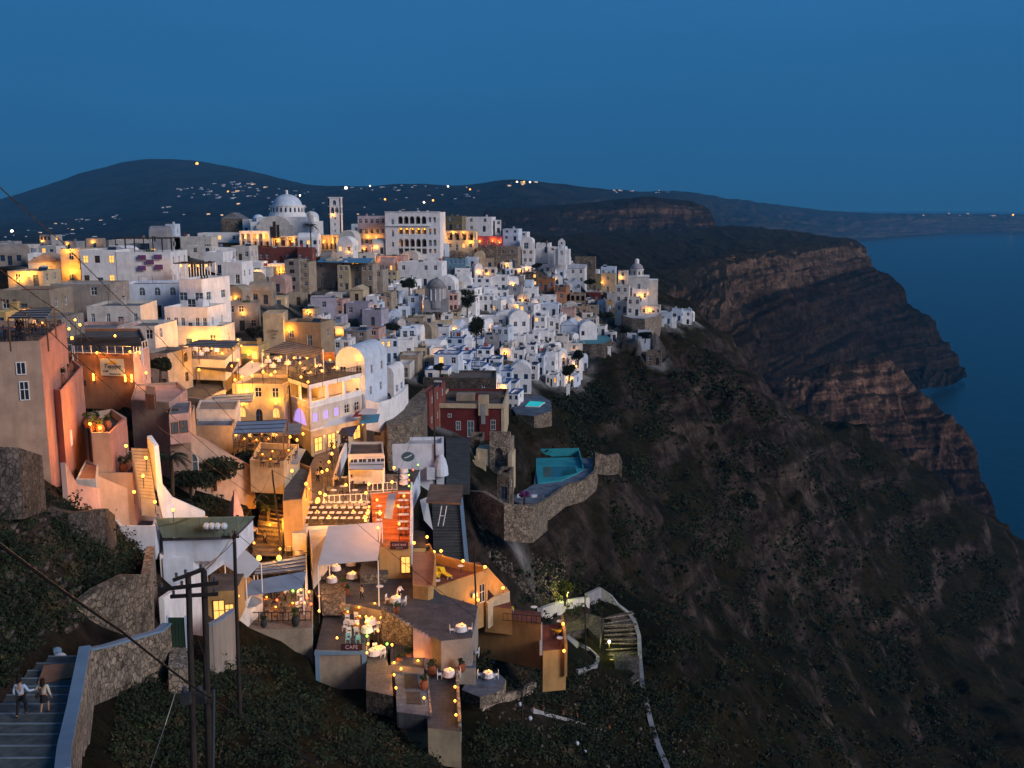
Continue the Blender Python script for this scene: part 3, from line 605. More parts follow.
    rt = {'flat': 'flat roof', 'terrace': 'flat roof', 'vault': 'vaulted roof', 'vaultx': 'rounded roof', 'gable': 'gabled roof', 'gablex': 'pitched roof', 'none': 'open top'}[roof]
    lk = look or f"{CN[col]} {NUMW[min(st, 5)]} house with {rt}"
    tag(root, lk, cat, group, None, full)
    T = Matrix.Translation(root.location) @ Matrix.Rotation(root.rotation_euler.z, 4, 'Z')
    cor = [T @ Vector(q) for q in ((-W/2, 0, 0), (W/2, 0, 0), (W/2, D, 0), (-W/2, D, 0))]
    cap_ground([(q.x, q.y) for q in cor], p.z+.1); OCC.append((sum(q.x for q in cor)/4, sum(q.y for q in cor)/4, max(W, D)*.5, p.z+H))
    root['px'] = (l+r)/2; root['py'] = (top+base)/2
    if look: PROT.append((l, r, top, base))
    root['_'] = 0; del root['_']
    return root, W, D, H, T
# ---------------------------------------------------------------- polygon helpers for terraces seen from above
def zpoly(pts, z): return [tuple(atz(a, b, z))[:2] for a, b in pts]
def deck(name, pts, z, h, mside, mtop, look=None, cat='terrace', kind=None, parent=None, cap=True):
    poly = zpoly(pts, z); mb = MB(); mb.prism(poly, z-h, z, mside, mtop); o = mb.build(name, parent)
    if kind: struct(o, kind)
    elif parent is None: tag(o, look, cat, None, Vector((sum(p[0] for p in poly)/len(poly), sum(p[1] for p in poly)/len(poly), z)))
    if cap: cap_ground(poly, z-.2, 1.0)
    return o
def wallline(name, pts, h, t, m, mcap=None, look=None, cat='wall', down=1.5, parent=None, kind=None):
    """pts: world points on the wall's foot; a wall of height h (list or number) following them"""
    mb = MB(); hs = h if isinstance(h, (list, tuple)) else [h]*len(pts); P = [Vector(p) for p in pts]; n = len(P); L_ = []
    for i in range(n):
        d = (P[min(i+1, n-1)]-P[max(i-1, 0)]); nn = Vector((-d.y, d.x, 0)).normalized()*t/2; L_.append((P[i]-nn, P[i]+nn))
    for i in range(n-1):
        (a0, a1), (b0, b1) = L_[i], L_[i+1]; U = Vector((0, 0, 1))
        lo = [a0-U*down, b0-U*down, b1-U*down, a1-U*down]; hi = [a0+U*hs[i], b0+U*hs[i+1], b1+U*hs[i+1], a1+U*hs[i]]
        mb.hexa(lo+hi, m)
    o = mb.build(name, parent)
    if mcap:
        mc = MB(); par = o if parent is None else parent
        for i in range(n-1):
            (a0, a1), (b0, b1) = L_[i], L_[i+1]; U = Vector((0, 0, 1)); e = .06
            k0 = (a1-a0).normalized()*e; k1 = (b1-b0).normalized()*e
            lo = [a0-k0+U*(hs[i]+.003), b0-k1+U*(hs[i+1]+.003), b1+k1+U*(hs[i+1]+.003), a1+k0+U*(hs[i]+.003)]
            mc.hexa(lo+[q+U*.12 for q in lo], mcap)
        mc.build('coping', par)
    if kind: struct(o, kind)
    elif parent is None: mid = P[n//2]; tag(o, look, cat, None, mid+Vector((0, 0, .5)))
    return o
# ---------------------------------------------------------------- the town, house by house: left, right, roof row, foot row, distance
def Hs(txt):
    for ln in txt.strip().splitlines():
        ln = ln.split('#')[0].strip()
        if not ln: continue
        a = ln.split(';'); n = [float(x) if x.strip() != '-' else None for x in a[0].split(',')]
        kw = eval('dict('+(a[2] if len(a) > 2 else '')+')'); col = a[1].strip()
        house(n[0], n[1], n[2], n[3], n[4], col, int(n[5]), int(n[6]), yaw=R(n[7]), D=(n[8] if len(n) > 8 else 7.), **kw)
# l,r,top,base,Y, storeys, windows, yaw, depth
Hs("""
440,466,216,230,345,2,3,10,8;olive;rcol='roofbrown',win='frameblue'
466,495,217,232,350,2,2,8,9;white;look='white boxy building with small dark windows behind the pink house'
495,501,220,233,352,2,1,0,4;white
477,498,226,239,338,1,2,12,7;rose;win='frameblue',look='pink house with two deep blue windows'
466,478,227,238,338,1,1,0,5;terra
476,503,236,249,330,1,3,5,6;magenta;door=False,lamp=[(-.35,.55,60),(.15,.6,80),(.42,.5,80)],look='magenta walled terrace house with glowing orange lamps'
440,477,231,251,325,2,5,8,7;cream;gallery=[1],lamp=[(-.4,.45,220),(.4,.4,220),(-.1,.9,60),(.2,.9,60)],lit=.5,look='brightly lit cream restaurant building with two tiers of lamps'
478,498,247,266,322,2,2,5,7;stone;rcol='roofbrown'
498,521,247,267,325,2,2,10,7;stonelight;rcol='roofbrown'
499,514,238,247,338,1,0,0,5;grey
503,522,229,241,350,2,2,10,8;bluewhite
520,530,232,243,360,2,1,10,6;white
521,535,241,249,345,1,1,8,6;white;roof='vault',win='frameblue',ww=1.6,look='white vaulted house with bright blue door and balcony'
522,536,249,272,330,3,2,8,6;white;win='glass'
536,552,243,253,352,1,2,8,6;white
548,568,247,258,350,2,2,8,6;white
536,552,255,264,338,1,2,-8,5;white
550,568,255,268,340,2,3,8,6;white
534,552,264,275,325,1,3,5,5;white
552,567,266,278,328,1,2,10,6;bluewhite
469,492,278,291,285,2,3,4,7;white;fr='frameblue'
492,509,276,291,288,2,2,4,7;white;look='white house with small stone balcony over its door'
444,467,259,273,300,2,5,4,7;blue;arch=False,look='light blue neoclassical house with a row of tall shutters',win='bluetrim'
437,446,262,275,296,2,1,-10,7;blue
466,480,257,268,308,1,1,6,7;bluewhite
474,486,256,267,303,1,1,6,6;cream;roof='vault'
478,494,258,269,312,1,2,0,5;beige
455,470,268,278,290,1,2,0,6;white
471,487,270,277,295,1,3,0,5;white;lamp=[(-.2,.9,50),(.2,.9,50)]
523,539,273,287,300,2,3,6,7;brown;lit=.3
510,524,276,288,300,1,2,0,6;greybeige
538,556,279,291,298,1,3,8,6;orange;win='bluetrim',ww=1.0,look='small orange house with three blue windows'
556,571,287,306,300,3,2,14,7;terra
555,566,292,310,295,2,1,0,5;terra
562,588,268,284,335,2,3,10,8;white;look='long white house with brown doors under a slanted roof',roof='gablex',rcol='roofwhite'
575,597,257,268,378,1,2,8,6;stone;roof='none',look='roofless brown ruin on the crest',clut=False
588,601,270,279,350,1,2,10,6;white
601,618,267,277,362,1,3,10,7;bluewhite;win='frameblue',lit=.3
618,630,271,286,355,2,1,10,6;offwhite;look='pale house washed by greenish garden light',lamp=[(-.2,.5,60)]
585,601,275,291,332,2,1,0,7;olive
600,618,274,292,330,2,1,10,7;cream;lamp=[(-.4,.5,120)],look='cream house with one bright wall lamp on its corner'
570,587,294,309,300,2,3,6,6;tan;arch=[1],gallery=[1],look='tan house with three brown arches'
586,602,292,302,310,1,2,6,6;darkred;trim='frame',look='small dark red house with white edging'
604,616,293,310,315,2,0,-10,6;grey
615,632,286,313,322,3,2,10,7;offwhite
627,642,298,316,318,2,2,8,6;offwhite
632,650,289,302,330,1,3,8,7;white;lamp=[(.1,.4,60)]
641,663,306,317,328,1,4,10,6;offwhite;lamp=[(-.1,.5,80)]
650,659,286,300,345,2,1,15,6;bluewhite
599,612,301,311,310,1,2,0,5;ochre
611,621,309,321,300,1,2,10,5;cream
574,588,306,316,292,1,2,0,5;tan
587,601,305,318,296,2,1,8,6;beige
560,577,309,323,288,1,1,8,6;rose;rcol='bluewhite' if 0 else 'roofgrey'
661,674,312,324,355,1,2,12,5;bluewhite
672,684,309,321,362,1,2,12,5;bluewhite;fr='frameblue'
682,694,310,322,370,1,2,12,6;bluewhite;fr='frameblue'
664,678,318,328,345,1,1,12,5;white
627,640,333,341,-,1,1,8,4;bluewhite
638,652,330,339,-,1,1,8,4;bluewhite
646,664,352,365,318,1,2,10,5;stone;roof='none',look='roofless stone ruin alone on the dark slope'
523,539,288,300,280,1,2,6,6;white
508,523,286,302,278,2,1,5,6;grey
489,509,290,300,274,1,3,4,6;white
534,557,296,308,275,1,3,5,6;white
540,560,304,316,268,1,2,6,6;bluewhite
478,495,295,311,262,2,3,4,6;white
478,508,317,328,250,1,3,6,6;white
484,501,325,338,243,1,3,6,6;pinkbeige;lamp=[(-.2,.5,60),(.3,.5,60)],lit=.6
484,499,335,350,236,2,1,0,5;grey
508,526,304,316,268,1,2,4,6;white;lamp=[(.1,.7,50)]
500,516,310,322,260,1,2,4,6;white;lamp=[(-.3,.6,60)]
520,534,313,330,258,2,2,8,6;lavender;lit=.5
534,548,316,333,258,2,2,8,6;white;lit=.4
548,563,318,330,262,1,2,8,6;white
515,527,322,336,250,1,2,4,5;white
561,581,325,340,262,1,2,8,7;bluewhite;roof='gable',look='pale blue house with sharply pointed gable',trim=None
580,596,326,337,270,1,2,8,6;white
594,609,326,336,276,1,2,12,6;white
540,556,332,345,250,1,2,8,5;white
526,541,334,349,243,2,2,8,5;white;lit=.3
510,526,336,350,238,1,2,6,5;white
497,512,334,345,240,1,2,6,5;white;lit=.5
555,570,336,350,252,1,2,8,5;offwhite;lit=.4
524,538,345,360,236,2,2,8,5;white;lit=.3
538,552,343,356,240,1,2,8,5;white;lit=.3
550,563,352,372,238,3,1,12,5;white;ww=.9
526,538,356,370,230,1,2,8,5;white
537,549,356,371,232,2,1,8,5;bluewhite
512,526,350,363,232,1,2,6,5;white
529,540,365,380,226,2,1,8,4;white
555,569,372,386,228,2,1,15,5;white
500,513,348,360,232,1,1,6,5;white;lamp=[(0,.5,50)]
""")
# stepped complex with blue trim
Hs("""
460,472,331,347,-,2,1,4,6;white;trim='bluetrim',fr='frameblue'
465,476,341,354,-,1,1,4,5;white;trim='bluetrim',fr='frameblue'
472,484,339,352,-,1,1,4,5;bluewhite;trim='bluetrim',fr='frameblue'
477,493,349,364,-,2,2,6,6;white;trim='bluetrim',fr='frameblue'
460,472,354,370,-,1,2,4,6;bluewhite;trim='bluetrim',fr='frameblue'
471,486,361,373,-,1,1,4,5;white;trim='bluetrim',fr='frameblue'
489,503,359,375,-,2,2,6,6;white;trim='bluetrim',fr='frameblue'
493,515,371,389,-,2,3,8,6;bluewhite;trim='bluetrim',fr='frameblue'
471,491,368,380,-,1,2,4,6;white;trim='bluetrim',fr='frameblue'
498,520,383,398,-,1,2,10,6;white;trim='bluetrim',fr='frameblue'
508,524,394,411,-,2,2,12,6;white;trim='bluetrim',fr='frameblue'
445,466,338,354,-,2,2,4,6;bluewhite;trim='bluetrim',fr='frameblue'
448,462,351,368,-,2,2,4,5;white;trim='bluetrim',fr='frameblue'
430,451,327,342,-,1,2,4,6;white;fr='frameblue'
430,447,338,350,-,2,2,4,6;bluewhite;fr='frameblue'
441,452,314,331,252,2,1,0,5;white
450,460,312,332,250,3,1,0,5;cream;lamp=[(.3,.4,60)]
400,425,318,330,258,1,2,4,6;beige
426,452,320,332,256,1,2,2,5;cream
408,422,296,316,-,2,1,6,6;bluewhite
420,437,300,316,-,2,2,6,6;white;lamp=[(.1,.6,60)]
424,438,308,318,-,1,2,4,5;bluewhite
398,445,262,286,290,2,4,6,9;white;look='large plain white house above the grey domed chapel'
420,440,270,290,284,2,2,8,6;offwhite
381,397,271,284,285,2,3,2,6;cream
392,410,284,297,270,1,2,4,6;bluewhite
375,386,296,318,250,3,1,0,6;pinkbeige
384,395,292,318,252,3,1,8,6;beige
370,384,329,347,225,2,1,4,6;rose
384,398,334,345,226,1,1,0,5;bluewhite
395,426,324,336,240,1,2,4,6;beige
390,410,342,358,215,1,2,4,6;greybeige
408,427,348,362,212,1,3,-6,6;cream
418,424,335,350,214,2,1,0,4;cream
421,449,359,372,205,1,2,4,6;cream
400,420,355,372,205,1,2,4,6;beige
396,412,364,378,200,1,2,4,6;offwhite
448,470,364,380,208,2,3,4,6;bluewhite;trim='bluetrim',fr='frameblue'
425,450,370,384,200,1,2,4,6;white;trim='bluetrim',fr='frameblue'
""")
# crest and the middle of the town
Hs("""
222,244,219,234,352,1,0,0,8;stone;roof='gable',rcol='roofgrey',look='stone barn with pale gable on the crest'
243,252,219,234,350,1,1,8,6;white
199,240,233,253,335,2,3,0,9;white;look='long white hall with sloping parapet on the crest',lit=.5
240,271,231,248,330,1,5,4,6;white;gallery=[0],lamp=[(-.3,.6,160),(.1,.6,160),(.35,.6,120)],look='white arcade glowing yellow in front of the cathedral'
159,167,228,238,350,1,0,0,5;offwhite
166,176,224,238,352,1,1,4,5;bluewhite;look='narrow white chapel on the crest'
356,386,216,247,335,3,5,-6,9;lavender;arch=[2],lamp=[(-.15,.3,200),(.15,.3,200)],door=False,look='grey wing of the arcaded hotel with warm entrance'
352,362,224,246,352,2,1,0,6;bluewhite
375,386,240,250,318,1,0,4,5;white
398,406,233,250,322,2,0,0,3;lavender
377,406,256,269,300,1,3,6,7;rose;lamp=[(-.3,.5,70),(.1,.5,70)],rcol='roofbrown'
396,404,258,268,302,1,1,0,5;brownred
316,346,262,288,272,3,2,4,8;greybeige;look='tall blank grey-beige apartment building',side=0
326,340,259,272,275,1,1,8,5;cream;lit=.4
338,352,265,290,268,3,2,6,6;cream;lit=.2
352,364,265,286,270,2,1,4,7;beige
362,377,264,294,268,3,2,8,7;beige;look='beige apartment house with concrete balconies'
344,362,262,270,285,1,4,0,5;beige;gallery=[0],lamp=[(-.2,.5,80),(.2,.5,80)]
372,386,270,290,272,2,1,8,6;greybeige
258,300,248,264,290,1,6,4,8;brownred;rcol='roofgrey',look='long brownish red building on the hilltop'
298,312,248,264,286,1,2,0,6;brownred
268,287,264,279,270,1,4,4,5;white;gallery=[0],lamp=[(-.35,.45,60),(-.1,.45,60),(.15,.45,60),(.4,.45,60)],look='white arcade of four small arches each with an orange lamp'
286,302,260,300,262,5,1,4,7;greybeige;fr='framebrown',ww=1.3
301,313,262,298,264,4,1,8,6;beige
236,262,262,283,265,1,2,0,7;white;rcol='roofwhite'
250,272,268,285,262,1,2,0,6;offwhite
252,262,294,304,230,1,0,0,4;tan
264,284,297,309,232,1,2,0,5;cream;lit=.8,lamp=[(-.3,.5,120)]
306,336,298,326,240,2,1,-10,8;lavender;look='lavender grey house with a plain side wall',side=0
330,347,300,318,248,2,2,10,6;rose;lamp=[(-.3,.8,80)]
334,345,316,332,232,2,1,8,5;lavender
303,317,309,327,222,2,1,4,5;greybeige;arch=True,lamp=[(0,.75,100)],look='narrow stone house with a lit arched niche'
317,327,316,327,222,1,0,4,5;white;rcol='canvasblue'
344,369,331,347,208,2,2,4,6;greybeige;trim='canvasblue'
358,383,329,348,212,2,2,8,6;rose;rcol='roofbrown'
346,372,303,318,248,1,2,8,6;lavender
362,386,310,326,240,1,1,10,6;lavender
380,396,318,332,236,1,1,10,5;bluewhite
324,346,326,338,215,1,3,4,6;offwhite;lamp=[(.3,.4,60)]
312,328,322,334,216,1,2,0,6;bluewhite
334,352,340,352,196,1,2,4,5;white
350,366,290,302,256,1,1,6,6;cream;roof='gable'
366,380,296,308,255,1,1,6,6;white
176,212,237,262,300,1,3,0,7;offwhite
205,226,252,274,240,1,2,4,7;white;look='white house with a plain cube of a wall beside lit terrace'
222,246,262,284,228,1,2,6,7;white
232,252,246,262,268,1,3,4,7;offwhite;rcol='roofbrown'
212,236,248,262,268,1,3,0,6;white;lit=.4
190,212,246,256,262,1,2,0,6;offwhite
150,180,237,251,300,1,3,0,7;offwhite
""")
Hs("""
83,118,250,289,190,2,3,0,10;white;fr='framebrown',lit=.3,sink=6,look='west half of the big white building with framed pictures'
118,172,252,289,190,2,0,0,10;white;sink=6,look='large plain white building with five small framed pictures on its wall'
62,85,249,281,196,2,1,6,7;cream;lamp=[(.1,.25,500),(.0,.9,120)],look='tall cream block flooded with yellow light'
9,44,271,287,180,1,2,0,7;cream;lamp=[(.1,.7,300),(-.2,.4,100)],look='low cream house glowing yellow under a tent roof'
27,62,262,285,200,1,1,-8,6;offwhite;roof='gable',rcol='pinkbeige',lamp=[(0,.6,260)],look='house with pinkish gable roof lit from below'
118,181,284,318,172,2,4,-4,9;bluewhite;arch=[1],win='shutter',rcol='roofgrey',look='bluish white house with arched dark door and arched windows'
180,217,279,312,165,1,3,14,9;white;win='shutter',ww=1.5,look='white neoclassical house upper storey with bay of blue shutters'
165,216,307,336,160,1,6,8,7;white;win='shutter',arch=False,ww=.7,look='white neoclassical house ground storey with blue shuttered windows'
85,141,306,331,150,1,4,-4,9;offwhite;win='shutter',ww=.6
53,112,284,318,160,2,2,0,8;greybeige;look='grey-beige building carrying a long outside staircase'
0,51,290,318,150,1,3,0,8;beige;rcol='brownred',look='beige house under dark red pergola'
0,62,318,334,130,1,4,0,7;greybeige
64,118,328,344,140,1,3,0,8;rose;rcol='roofgrey'
118,160,326,346,142,1,3,4,8;offwhite;rcol='roofgrey'
48,85,256,268,230,1,2,0,7;offwhite
0,30,262,276,230,1,2,0,7;grey
110,160,240,254,262,1,4,0,8;offwhite
""")
# restaurants in the middle: yellow-lit fronts
Hs("""
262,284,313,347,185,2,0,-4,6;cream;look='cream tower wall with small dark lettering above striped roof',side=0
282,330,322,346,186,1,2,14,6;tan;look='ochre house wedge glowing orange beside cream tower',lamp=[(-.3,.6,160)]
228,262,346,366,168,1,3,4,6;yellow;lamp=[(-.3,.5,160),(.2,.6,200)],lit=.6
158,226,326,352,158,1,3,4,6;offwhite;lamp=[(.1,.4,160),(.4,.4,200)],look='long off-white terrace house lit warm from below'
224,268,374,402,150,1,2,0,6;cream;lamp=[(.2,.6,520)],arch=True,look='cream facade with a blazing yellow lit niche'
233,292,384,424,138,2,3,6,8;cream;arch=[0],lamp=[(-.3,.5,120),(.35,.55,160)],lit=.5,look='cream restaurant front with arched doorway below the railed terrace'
""")
# vaulted chapel buildings
Hs("""
336,381,362,404,146,2,2,14,9;bluewhite;roof='vault',win='glass',look='tall white building with barrel vaulted roof',door=False,sink=8
380,401,374,404,152,1,1,10,7;white;roof='vault',arch=True,win='frameblue',ww=1.6,look='small white vaulted chapel with arched blue doorway'
""")
# fill the white quarter between the surveyed houses
def infill(poly, n, sx, sy, cols, seed, lit=.12, dmin=3.2, trim=None, sc=1.0):
    rnd = random.Random(seed); cand = []
    xs = [p[0] for p in poly]; ys = [p[1] for p in poly]
    y = min(ys)
    while y < max(ys):
        x = min(xs)+rnd.uniform(0, sx)
        while x < max(xs):
            q = (x+rnd.uniform(-3, 3), y+rnd.uniform(-2, 2))
            if _inside(poly, np.array([q[0]]), np.array([q[1]]), 0)[0]: cand.append(q)
            x += sx
        y += sy
    k = 0; rnd.shuffle(cand)
    for q in cand:
        if k >= n: break
        Y = hit(q[0], q[1])
        if not Y: continue
        p = at(q[0], q[1], Y)
        if any((p.x-o[0])**2+(p.y+2-o[1])**2 < (o[2]*.75+dmin)**2 for o in OCC): continue
        W = sc*rnd.uniform(4.2, 7.0); H = sc**.5*rnd.choice([3.0, 3.2, 3.6, 5.6, 6.0]); w = W/Y*F; h = H/Y*F*.98
        ov = max([max(0, min(q[0]+w/2, b_)-max(q[0]-w/2, a_))*max(0, min(q[1], d_)-max(q[1]-h, c_))/((b_-a_)*(d_-c_)) for a_, b_, c_, d_ in PROT]+[0])
        if ov > .16: continue
        house(q[0]-w/2, q[0]+w/2, q[1]-h, q[1], Y, rnd.choice(cols), 2 if H > 5 else 1, rnd.choice([1, 2, 2, 3]), yaw=R(rnd.uniform(-18, 22)), D=rnd.uniform(4.5, 6.5), roof=rnd.choice(['flat']*6+['vault', 'vault', 'gablex' if 0 else 'vaultx']), lit=lit, trim=trim,
              lamp=[(rnd.uniform(-.3, .3), .6, rnd.choice([25, 40]))] if rnd.random() < lit*2 else None, fr=rnd.choice(['frame', 'frame', 'frameblue', 'framebrown']), seed=rnd.randint(0, 9999))
        k += 1
    return k
WQ = ['white']*5+['bluewhite']*3+['offwhite']*2
nn = [infill([(462, 272), (560, 268), (610, 318), (600, 342), (572, 385), (540, 385), (500, 352), (480, 345), (462, 300)], 48, 12, 8, WQ, 3, .14, 2.6),
      infill([(350, 300), (440, 283), (475, 300), (470, 345), (440, 372), (400, 372), (372, 345)], 34, 14, 10, WQ+['beige', 'cream', 'greybeige', 'rose'], 4, .12, 3.0),
      infill([(440, 335), (475, 335), (520, 385), (520, 400), (480, 388), (430, 380)], 14, 12, 9, ['white', 'bluewhite'], 5, .05, 2.6, 'bluetrim'),
      infill([(560, 268), (640, 290), (655, 312), (612, 320), (570, 300)], 12, 12, 8, WQ+['cream', 'tan'], 6, .1, 2.8),
      infill([(180, 246), (350, 252), (350, 300), (300, 345), (250, 345), (225, 320), (225, 290), (180, 262)], 26, 20, 12, ['offwhite', 'cream', 'greybeige', 'beige', 'white', 'rose'], 7, .2, 3.4),
      infill([(0, 245), (180, 240), (180, 262), (0, 275)], 14, 22, 9, ['offwhite', 'grey', 'greybeige', 'white'], 8, .15, 4),
      infill([(330, 245), (450, 255), (450, 285), (400, 300), (340, 300)], 14, 16, 10, ['offwhite', 'cream', 'greybeige', 'white', 'rose', 'bluewhite'], 9, .3, 3.2),
      infill([(60, 330), (160, 340), (230, 345), (230, 400), (160, 395), (60, 345)], 6, 26, 16, ['offwhite', 'grey', 'greybeige'], 10, .1, 5)]
nn += [infill([(455, 265), (560, 262), (612, 300), (612, 342), (575, 388), (540, 388), (500, 356), (470, 350)], 62, 6.5, 5, WQ, 23, .12, .6, None, .72),
       infill([(360, 290), (440, 283), (475, 300), (475, 345), (440, 376), (395, 376), (372, 345)], 34, 9, 6, WQ+['beige', 'cream'], 24, .1, 1.0, None, .75),
       infill([(440, 340), (475, 338), (524, 390), (520, 404), (480, 390), (430, 384)], 14, 9, 6, ['white', 'bluewhite'], 25, .05, .8, 'bluetrim', .75),
       infill([(660, 322), (696, 316), (690, 326), (650, 334)], 6, 9, 5, ['bluewhite', 'white'], 26, .0, .8, None, .8)]
print('infill', nn, 'houses', len(OCC))
# ---------------------------------------------------------------- landmarks
def rootat(name, px, py, Y, yaw=0):
    p = at(px, py, Y); o = empty(name, p, -yaw); return o
def arch_window_ring(mb, c, r, z, n, w, h, m='glass', a0=0, a1=2*math.pi):
    for i in range(n):
        a = a0+(a1-a0)*(i+.5)/n; T = Matrix.Translation((c[0]+(r+.04)*math.cos(a), c[1]+(r+.04)*math.sin(a), z)) @ Matrix.Rotation(a+math.pi/2, 4, 'Z')
        pts = [(-w/2, 0, 0), (w/2, 0, 0), (w/2, 0, h*.7), (w*.3, 0, h*.92), (0, 0, h), (-w*.3, 0, h*.92), (-w/2, 0, h*.7)]
        mb.add([T @ Vector(q) for q in pts], [tuple(range(7))], m)
# cathedral
ct = rootat('cathedral', 282, 232, 340); s = .34
b = MB(); b.box(-10.5, 10.2, 0, 20, -4, 3.4, 'white'); b.box(-8.8, 8.8, 1.5, 18, 3.4, 5.0, 'white'); b.build('nave', ct)
b = MB(); n = 14
vs = [(-2.2+5.7*math.cos(math.pi*i/n), -1.0, 1.0+4.4*math.sin(math.pi*i/n)) for i in range(n+1)]; vs2 = [(x, 9.0, z) for x, y, z in vs]
b.add(vs+vs2, [tuple(range(n, -1, -1)), tuple(range(n+1, 2*n+2))]+[(i, i+1, n+2+i, n+1+i) for i in range(n)], 'offwhite'); b.box(-7.9, 3.5, -1.0, 2, -3, 1.0, 'offwhite'); b.box(-8.3, -7.2, -1.1, .1, 1.0, 2.4, 'offwhite'); b.box(2.8, 3.9, -1.1, .1, 1.0, 2.4, 'offwhite'); b.build('apse', ct)
b = MB(); b.cyl((0, 9.5), 6.4, 6.1, 5.0, 6.2, 'white', 24); b.cyl((0, 9.5), 5.9, 5.9, 6.2, 8.6, 'white', 24); b.cyl((0, 9.5), 6.15, 6.15, 8.6, 8.9, 'white', 24); d = b.build('drum', ct)
for i_ in range(24): w_ = MB(); arch_window_ring(w_, (0, 9.5), 5.95, 6.6, 1, .55, 1.6, 'glass', i_*math.pi/12, (i_+1)*math.pi/12); w_.build('window', d)
b = MB(); b.sphere((0, 9.5, 8.3), 5.1, 'bluewhite', 28, 9, .85, True); dm = b.build('dome', ct, smooth=True)
b = MB(); b.cyl((0, 9.5), .45, .4, 12.4, 13.6, 'white', 8); b.sphere((0, 9.5, 13.6), .45, 'white', 8, 4, 1, True); b.box(-.06, .06, 9.45, 9.55, 14, 15.2, 'metal'); b.box(-.35, .35, 9.45, 9.55, 14.6, 14.72, 'metal'); b.build('lantern', ct)
b = MB(); b.cyl((9.2, 2.5), 1.2, 1.1, 3.4, 5.2, 'offwhite', 10); b.sphere((9.2, 2.5, 5.2), 1.1, 'offwhite', 10, 5, 1.6, True); b.build('turret', ct)
b = MB(); b.cyl((-9.3, 6), 2.0, 2.0, 3.4, 4.2, 'white', 12); b.sphere((-9.3, 6, 4.2), 2.0, 'bluewhite', 12, 5, .8, True); b.build('side_dome', ct)
b = MB(); b.cyl((7.5, 13), 2.6, 2.6, 3.4, 4.8, 'white', 12); b.sphere((7.5, 13, 4.8), 2.6, 'bluewhite', 12, 5, .8, True); b.build('side_dome', ct)
tag(ct, 'white cathedral with large ribbed drum and pale blue dome on the hilltop', 'cathedral', full=True)
# black chimney-like boards on the balcony in front of it, and the balcony
house(272, 301, 236, 247, 322, 'offwhite', 1, 4, 5., 0., gallery=[0], lamp=[(-.3, .5, 130), (.2, .5, 130)], look='lit balcony building with three dark slabs standing on it', full=True)
for k, px in enumerate((271.5, 274.5, 278)):
    p = at(px, 236, 321.5); b = MB(); b.box(-.45, .45, 0, .4, -.6, [2.8, 4.4, 3.4][k], 'wooddark'); b.box(-.5, .5, -.05, .45, [2.8, 4.4, 3.4][k]+.003, [2.8, 4.4, 3.4][k]+.15, 'metal'); o = b.build('folded_umbrella', None, p)
    tag(o, ['short', 'tallest', 'medium height'][k]+' dark folded parasol on the balcony before the cathedral', 'parasol', 'dark folded parasols', full=True)
# bell tower
bt = rootat('bell_tower', 336.5, 238, 332, 0); W = 3.9
b = MB(); H = 12.9
for q in range(4):
    T = Matrix.Rotation(q*math.pi/2, 4, 'Z') @ Matrix.Translation((0, -W/2, 0))
    b.wallopen(W, H, [(-.55, .55, 10.6, 12.2, True), (-1.25, -.15, 8.0, 9.9, True), (.15, 1.25, 8.0, 9.9, True), (-.3, .3, 6.0, 6.8, False), (-.3, .3, 4.0, 4.8, False), (-.25, .25, 2.0, 2.7, False)], .35, -3, 'white', T @ Matrix.Translation((0, 0, 0)))
b.box(-W/2+.36, W/2-.36, -W/2+.36, W/2-.36, -3, 7.6, 'offwhite'); b.build('tower_shaft', bt)
b = MB(); b.box(-W/2-.12, W/2+.12, -W/2-.12, W/2+.12, H+.003, H+.3, 'white'); b.box(-W/2-.1, W/2+.1, -W/2-.1, W/2+.1, 10.15, 10.35, 'white'); b.box(-W/2-.1, W/2+.1, -W/2-.1, W/2+.1, 7.6, 7.8, 'white'); b.build('cornice', bt)
b = MB(); b.tube([(0, 0, H+.3), (0, 0, H+2)], .06, 'metal', 5); b.box(-.3, .3, -.04, .04, H+1.3, H+1.4, 'metal'); b.build('cross', bt)
b = MB(); b.lathe((0, 0, 8.3), [(.5, 0), (.45, .3), (.3, .8), (.1, 1.0)], 'metal', 10); b.build('bell', bt)
lamp_part((0, -.2, 8.3), bt, 60, .18); lamp_part((-.7, -2.3, 7.3), bt, 30, .12)
tag(bt, 'tall slim white bell tower with arched belfry and cross', 'bell tower', full=True); bt['px'] = 336; bt['py'] = 215
house(312, 343, 235, 250, 322, 'cream', 1, 7, 5., R(6), gallery=[0], lamp=[(-.4, .5, 120), (-.1, .5, 120), (.2, .5, 120), (.42, .5, 120)], look='row of tall lit arches at the foot of the bell tower', full=True, name='lit_arcade')
# the arcaded hotel
hr = rootat('hotel', 413, 256, 322, R(4)); s = .322; W = 17.6; H = 13.8
def zz(py): return (256-py)*s
xs = [(401-413)*s, (406.8-413)*s, (412.6-413)*s, (418.6-413)*s, (424.4-413)*s]
ops = []
for x in xs:
    ops += [(x-.75, x+.75, zz(224.5), zz(217), True), (x-.75, x+.75, zz(236.5), zz(228), True), (x-.75, x+.75, zz(247), zz(239), True), (x-.75, x+.75, zz(254), zz(248.5), False)]
for x, w2 in ((-6.4, .8),): ops += [(x-w2/2, x+w2/2, zz(225), zz(220), False), (x-w2/2, x+w2/2, zz(237), zz(231), False), (x-w2/2, x+w2/2, zz(247), zz(242), False)]
for x in (5.6, 7.1): ops += [(x-.4, x+.4, zz(223), zz(218), False), (x-.4, x+.4, zz(235), zz(229), False), (x-.5, x+.5, zz(246), zz(240), True), (x-.4, x+.4, zz(253), zz(249), False)]
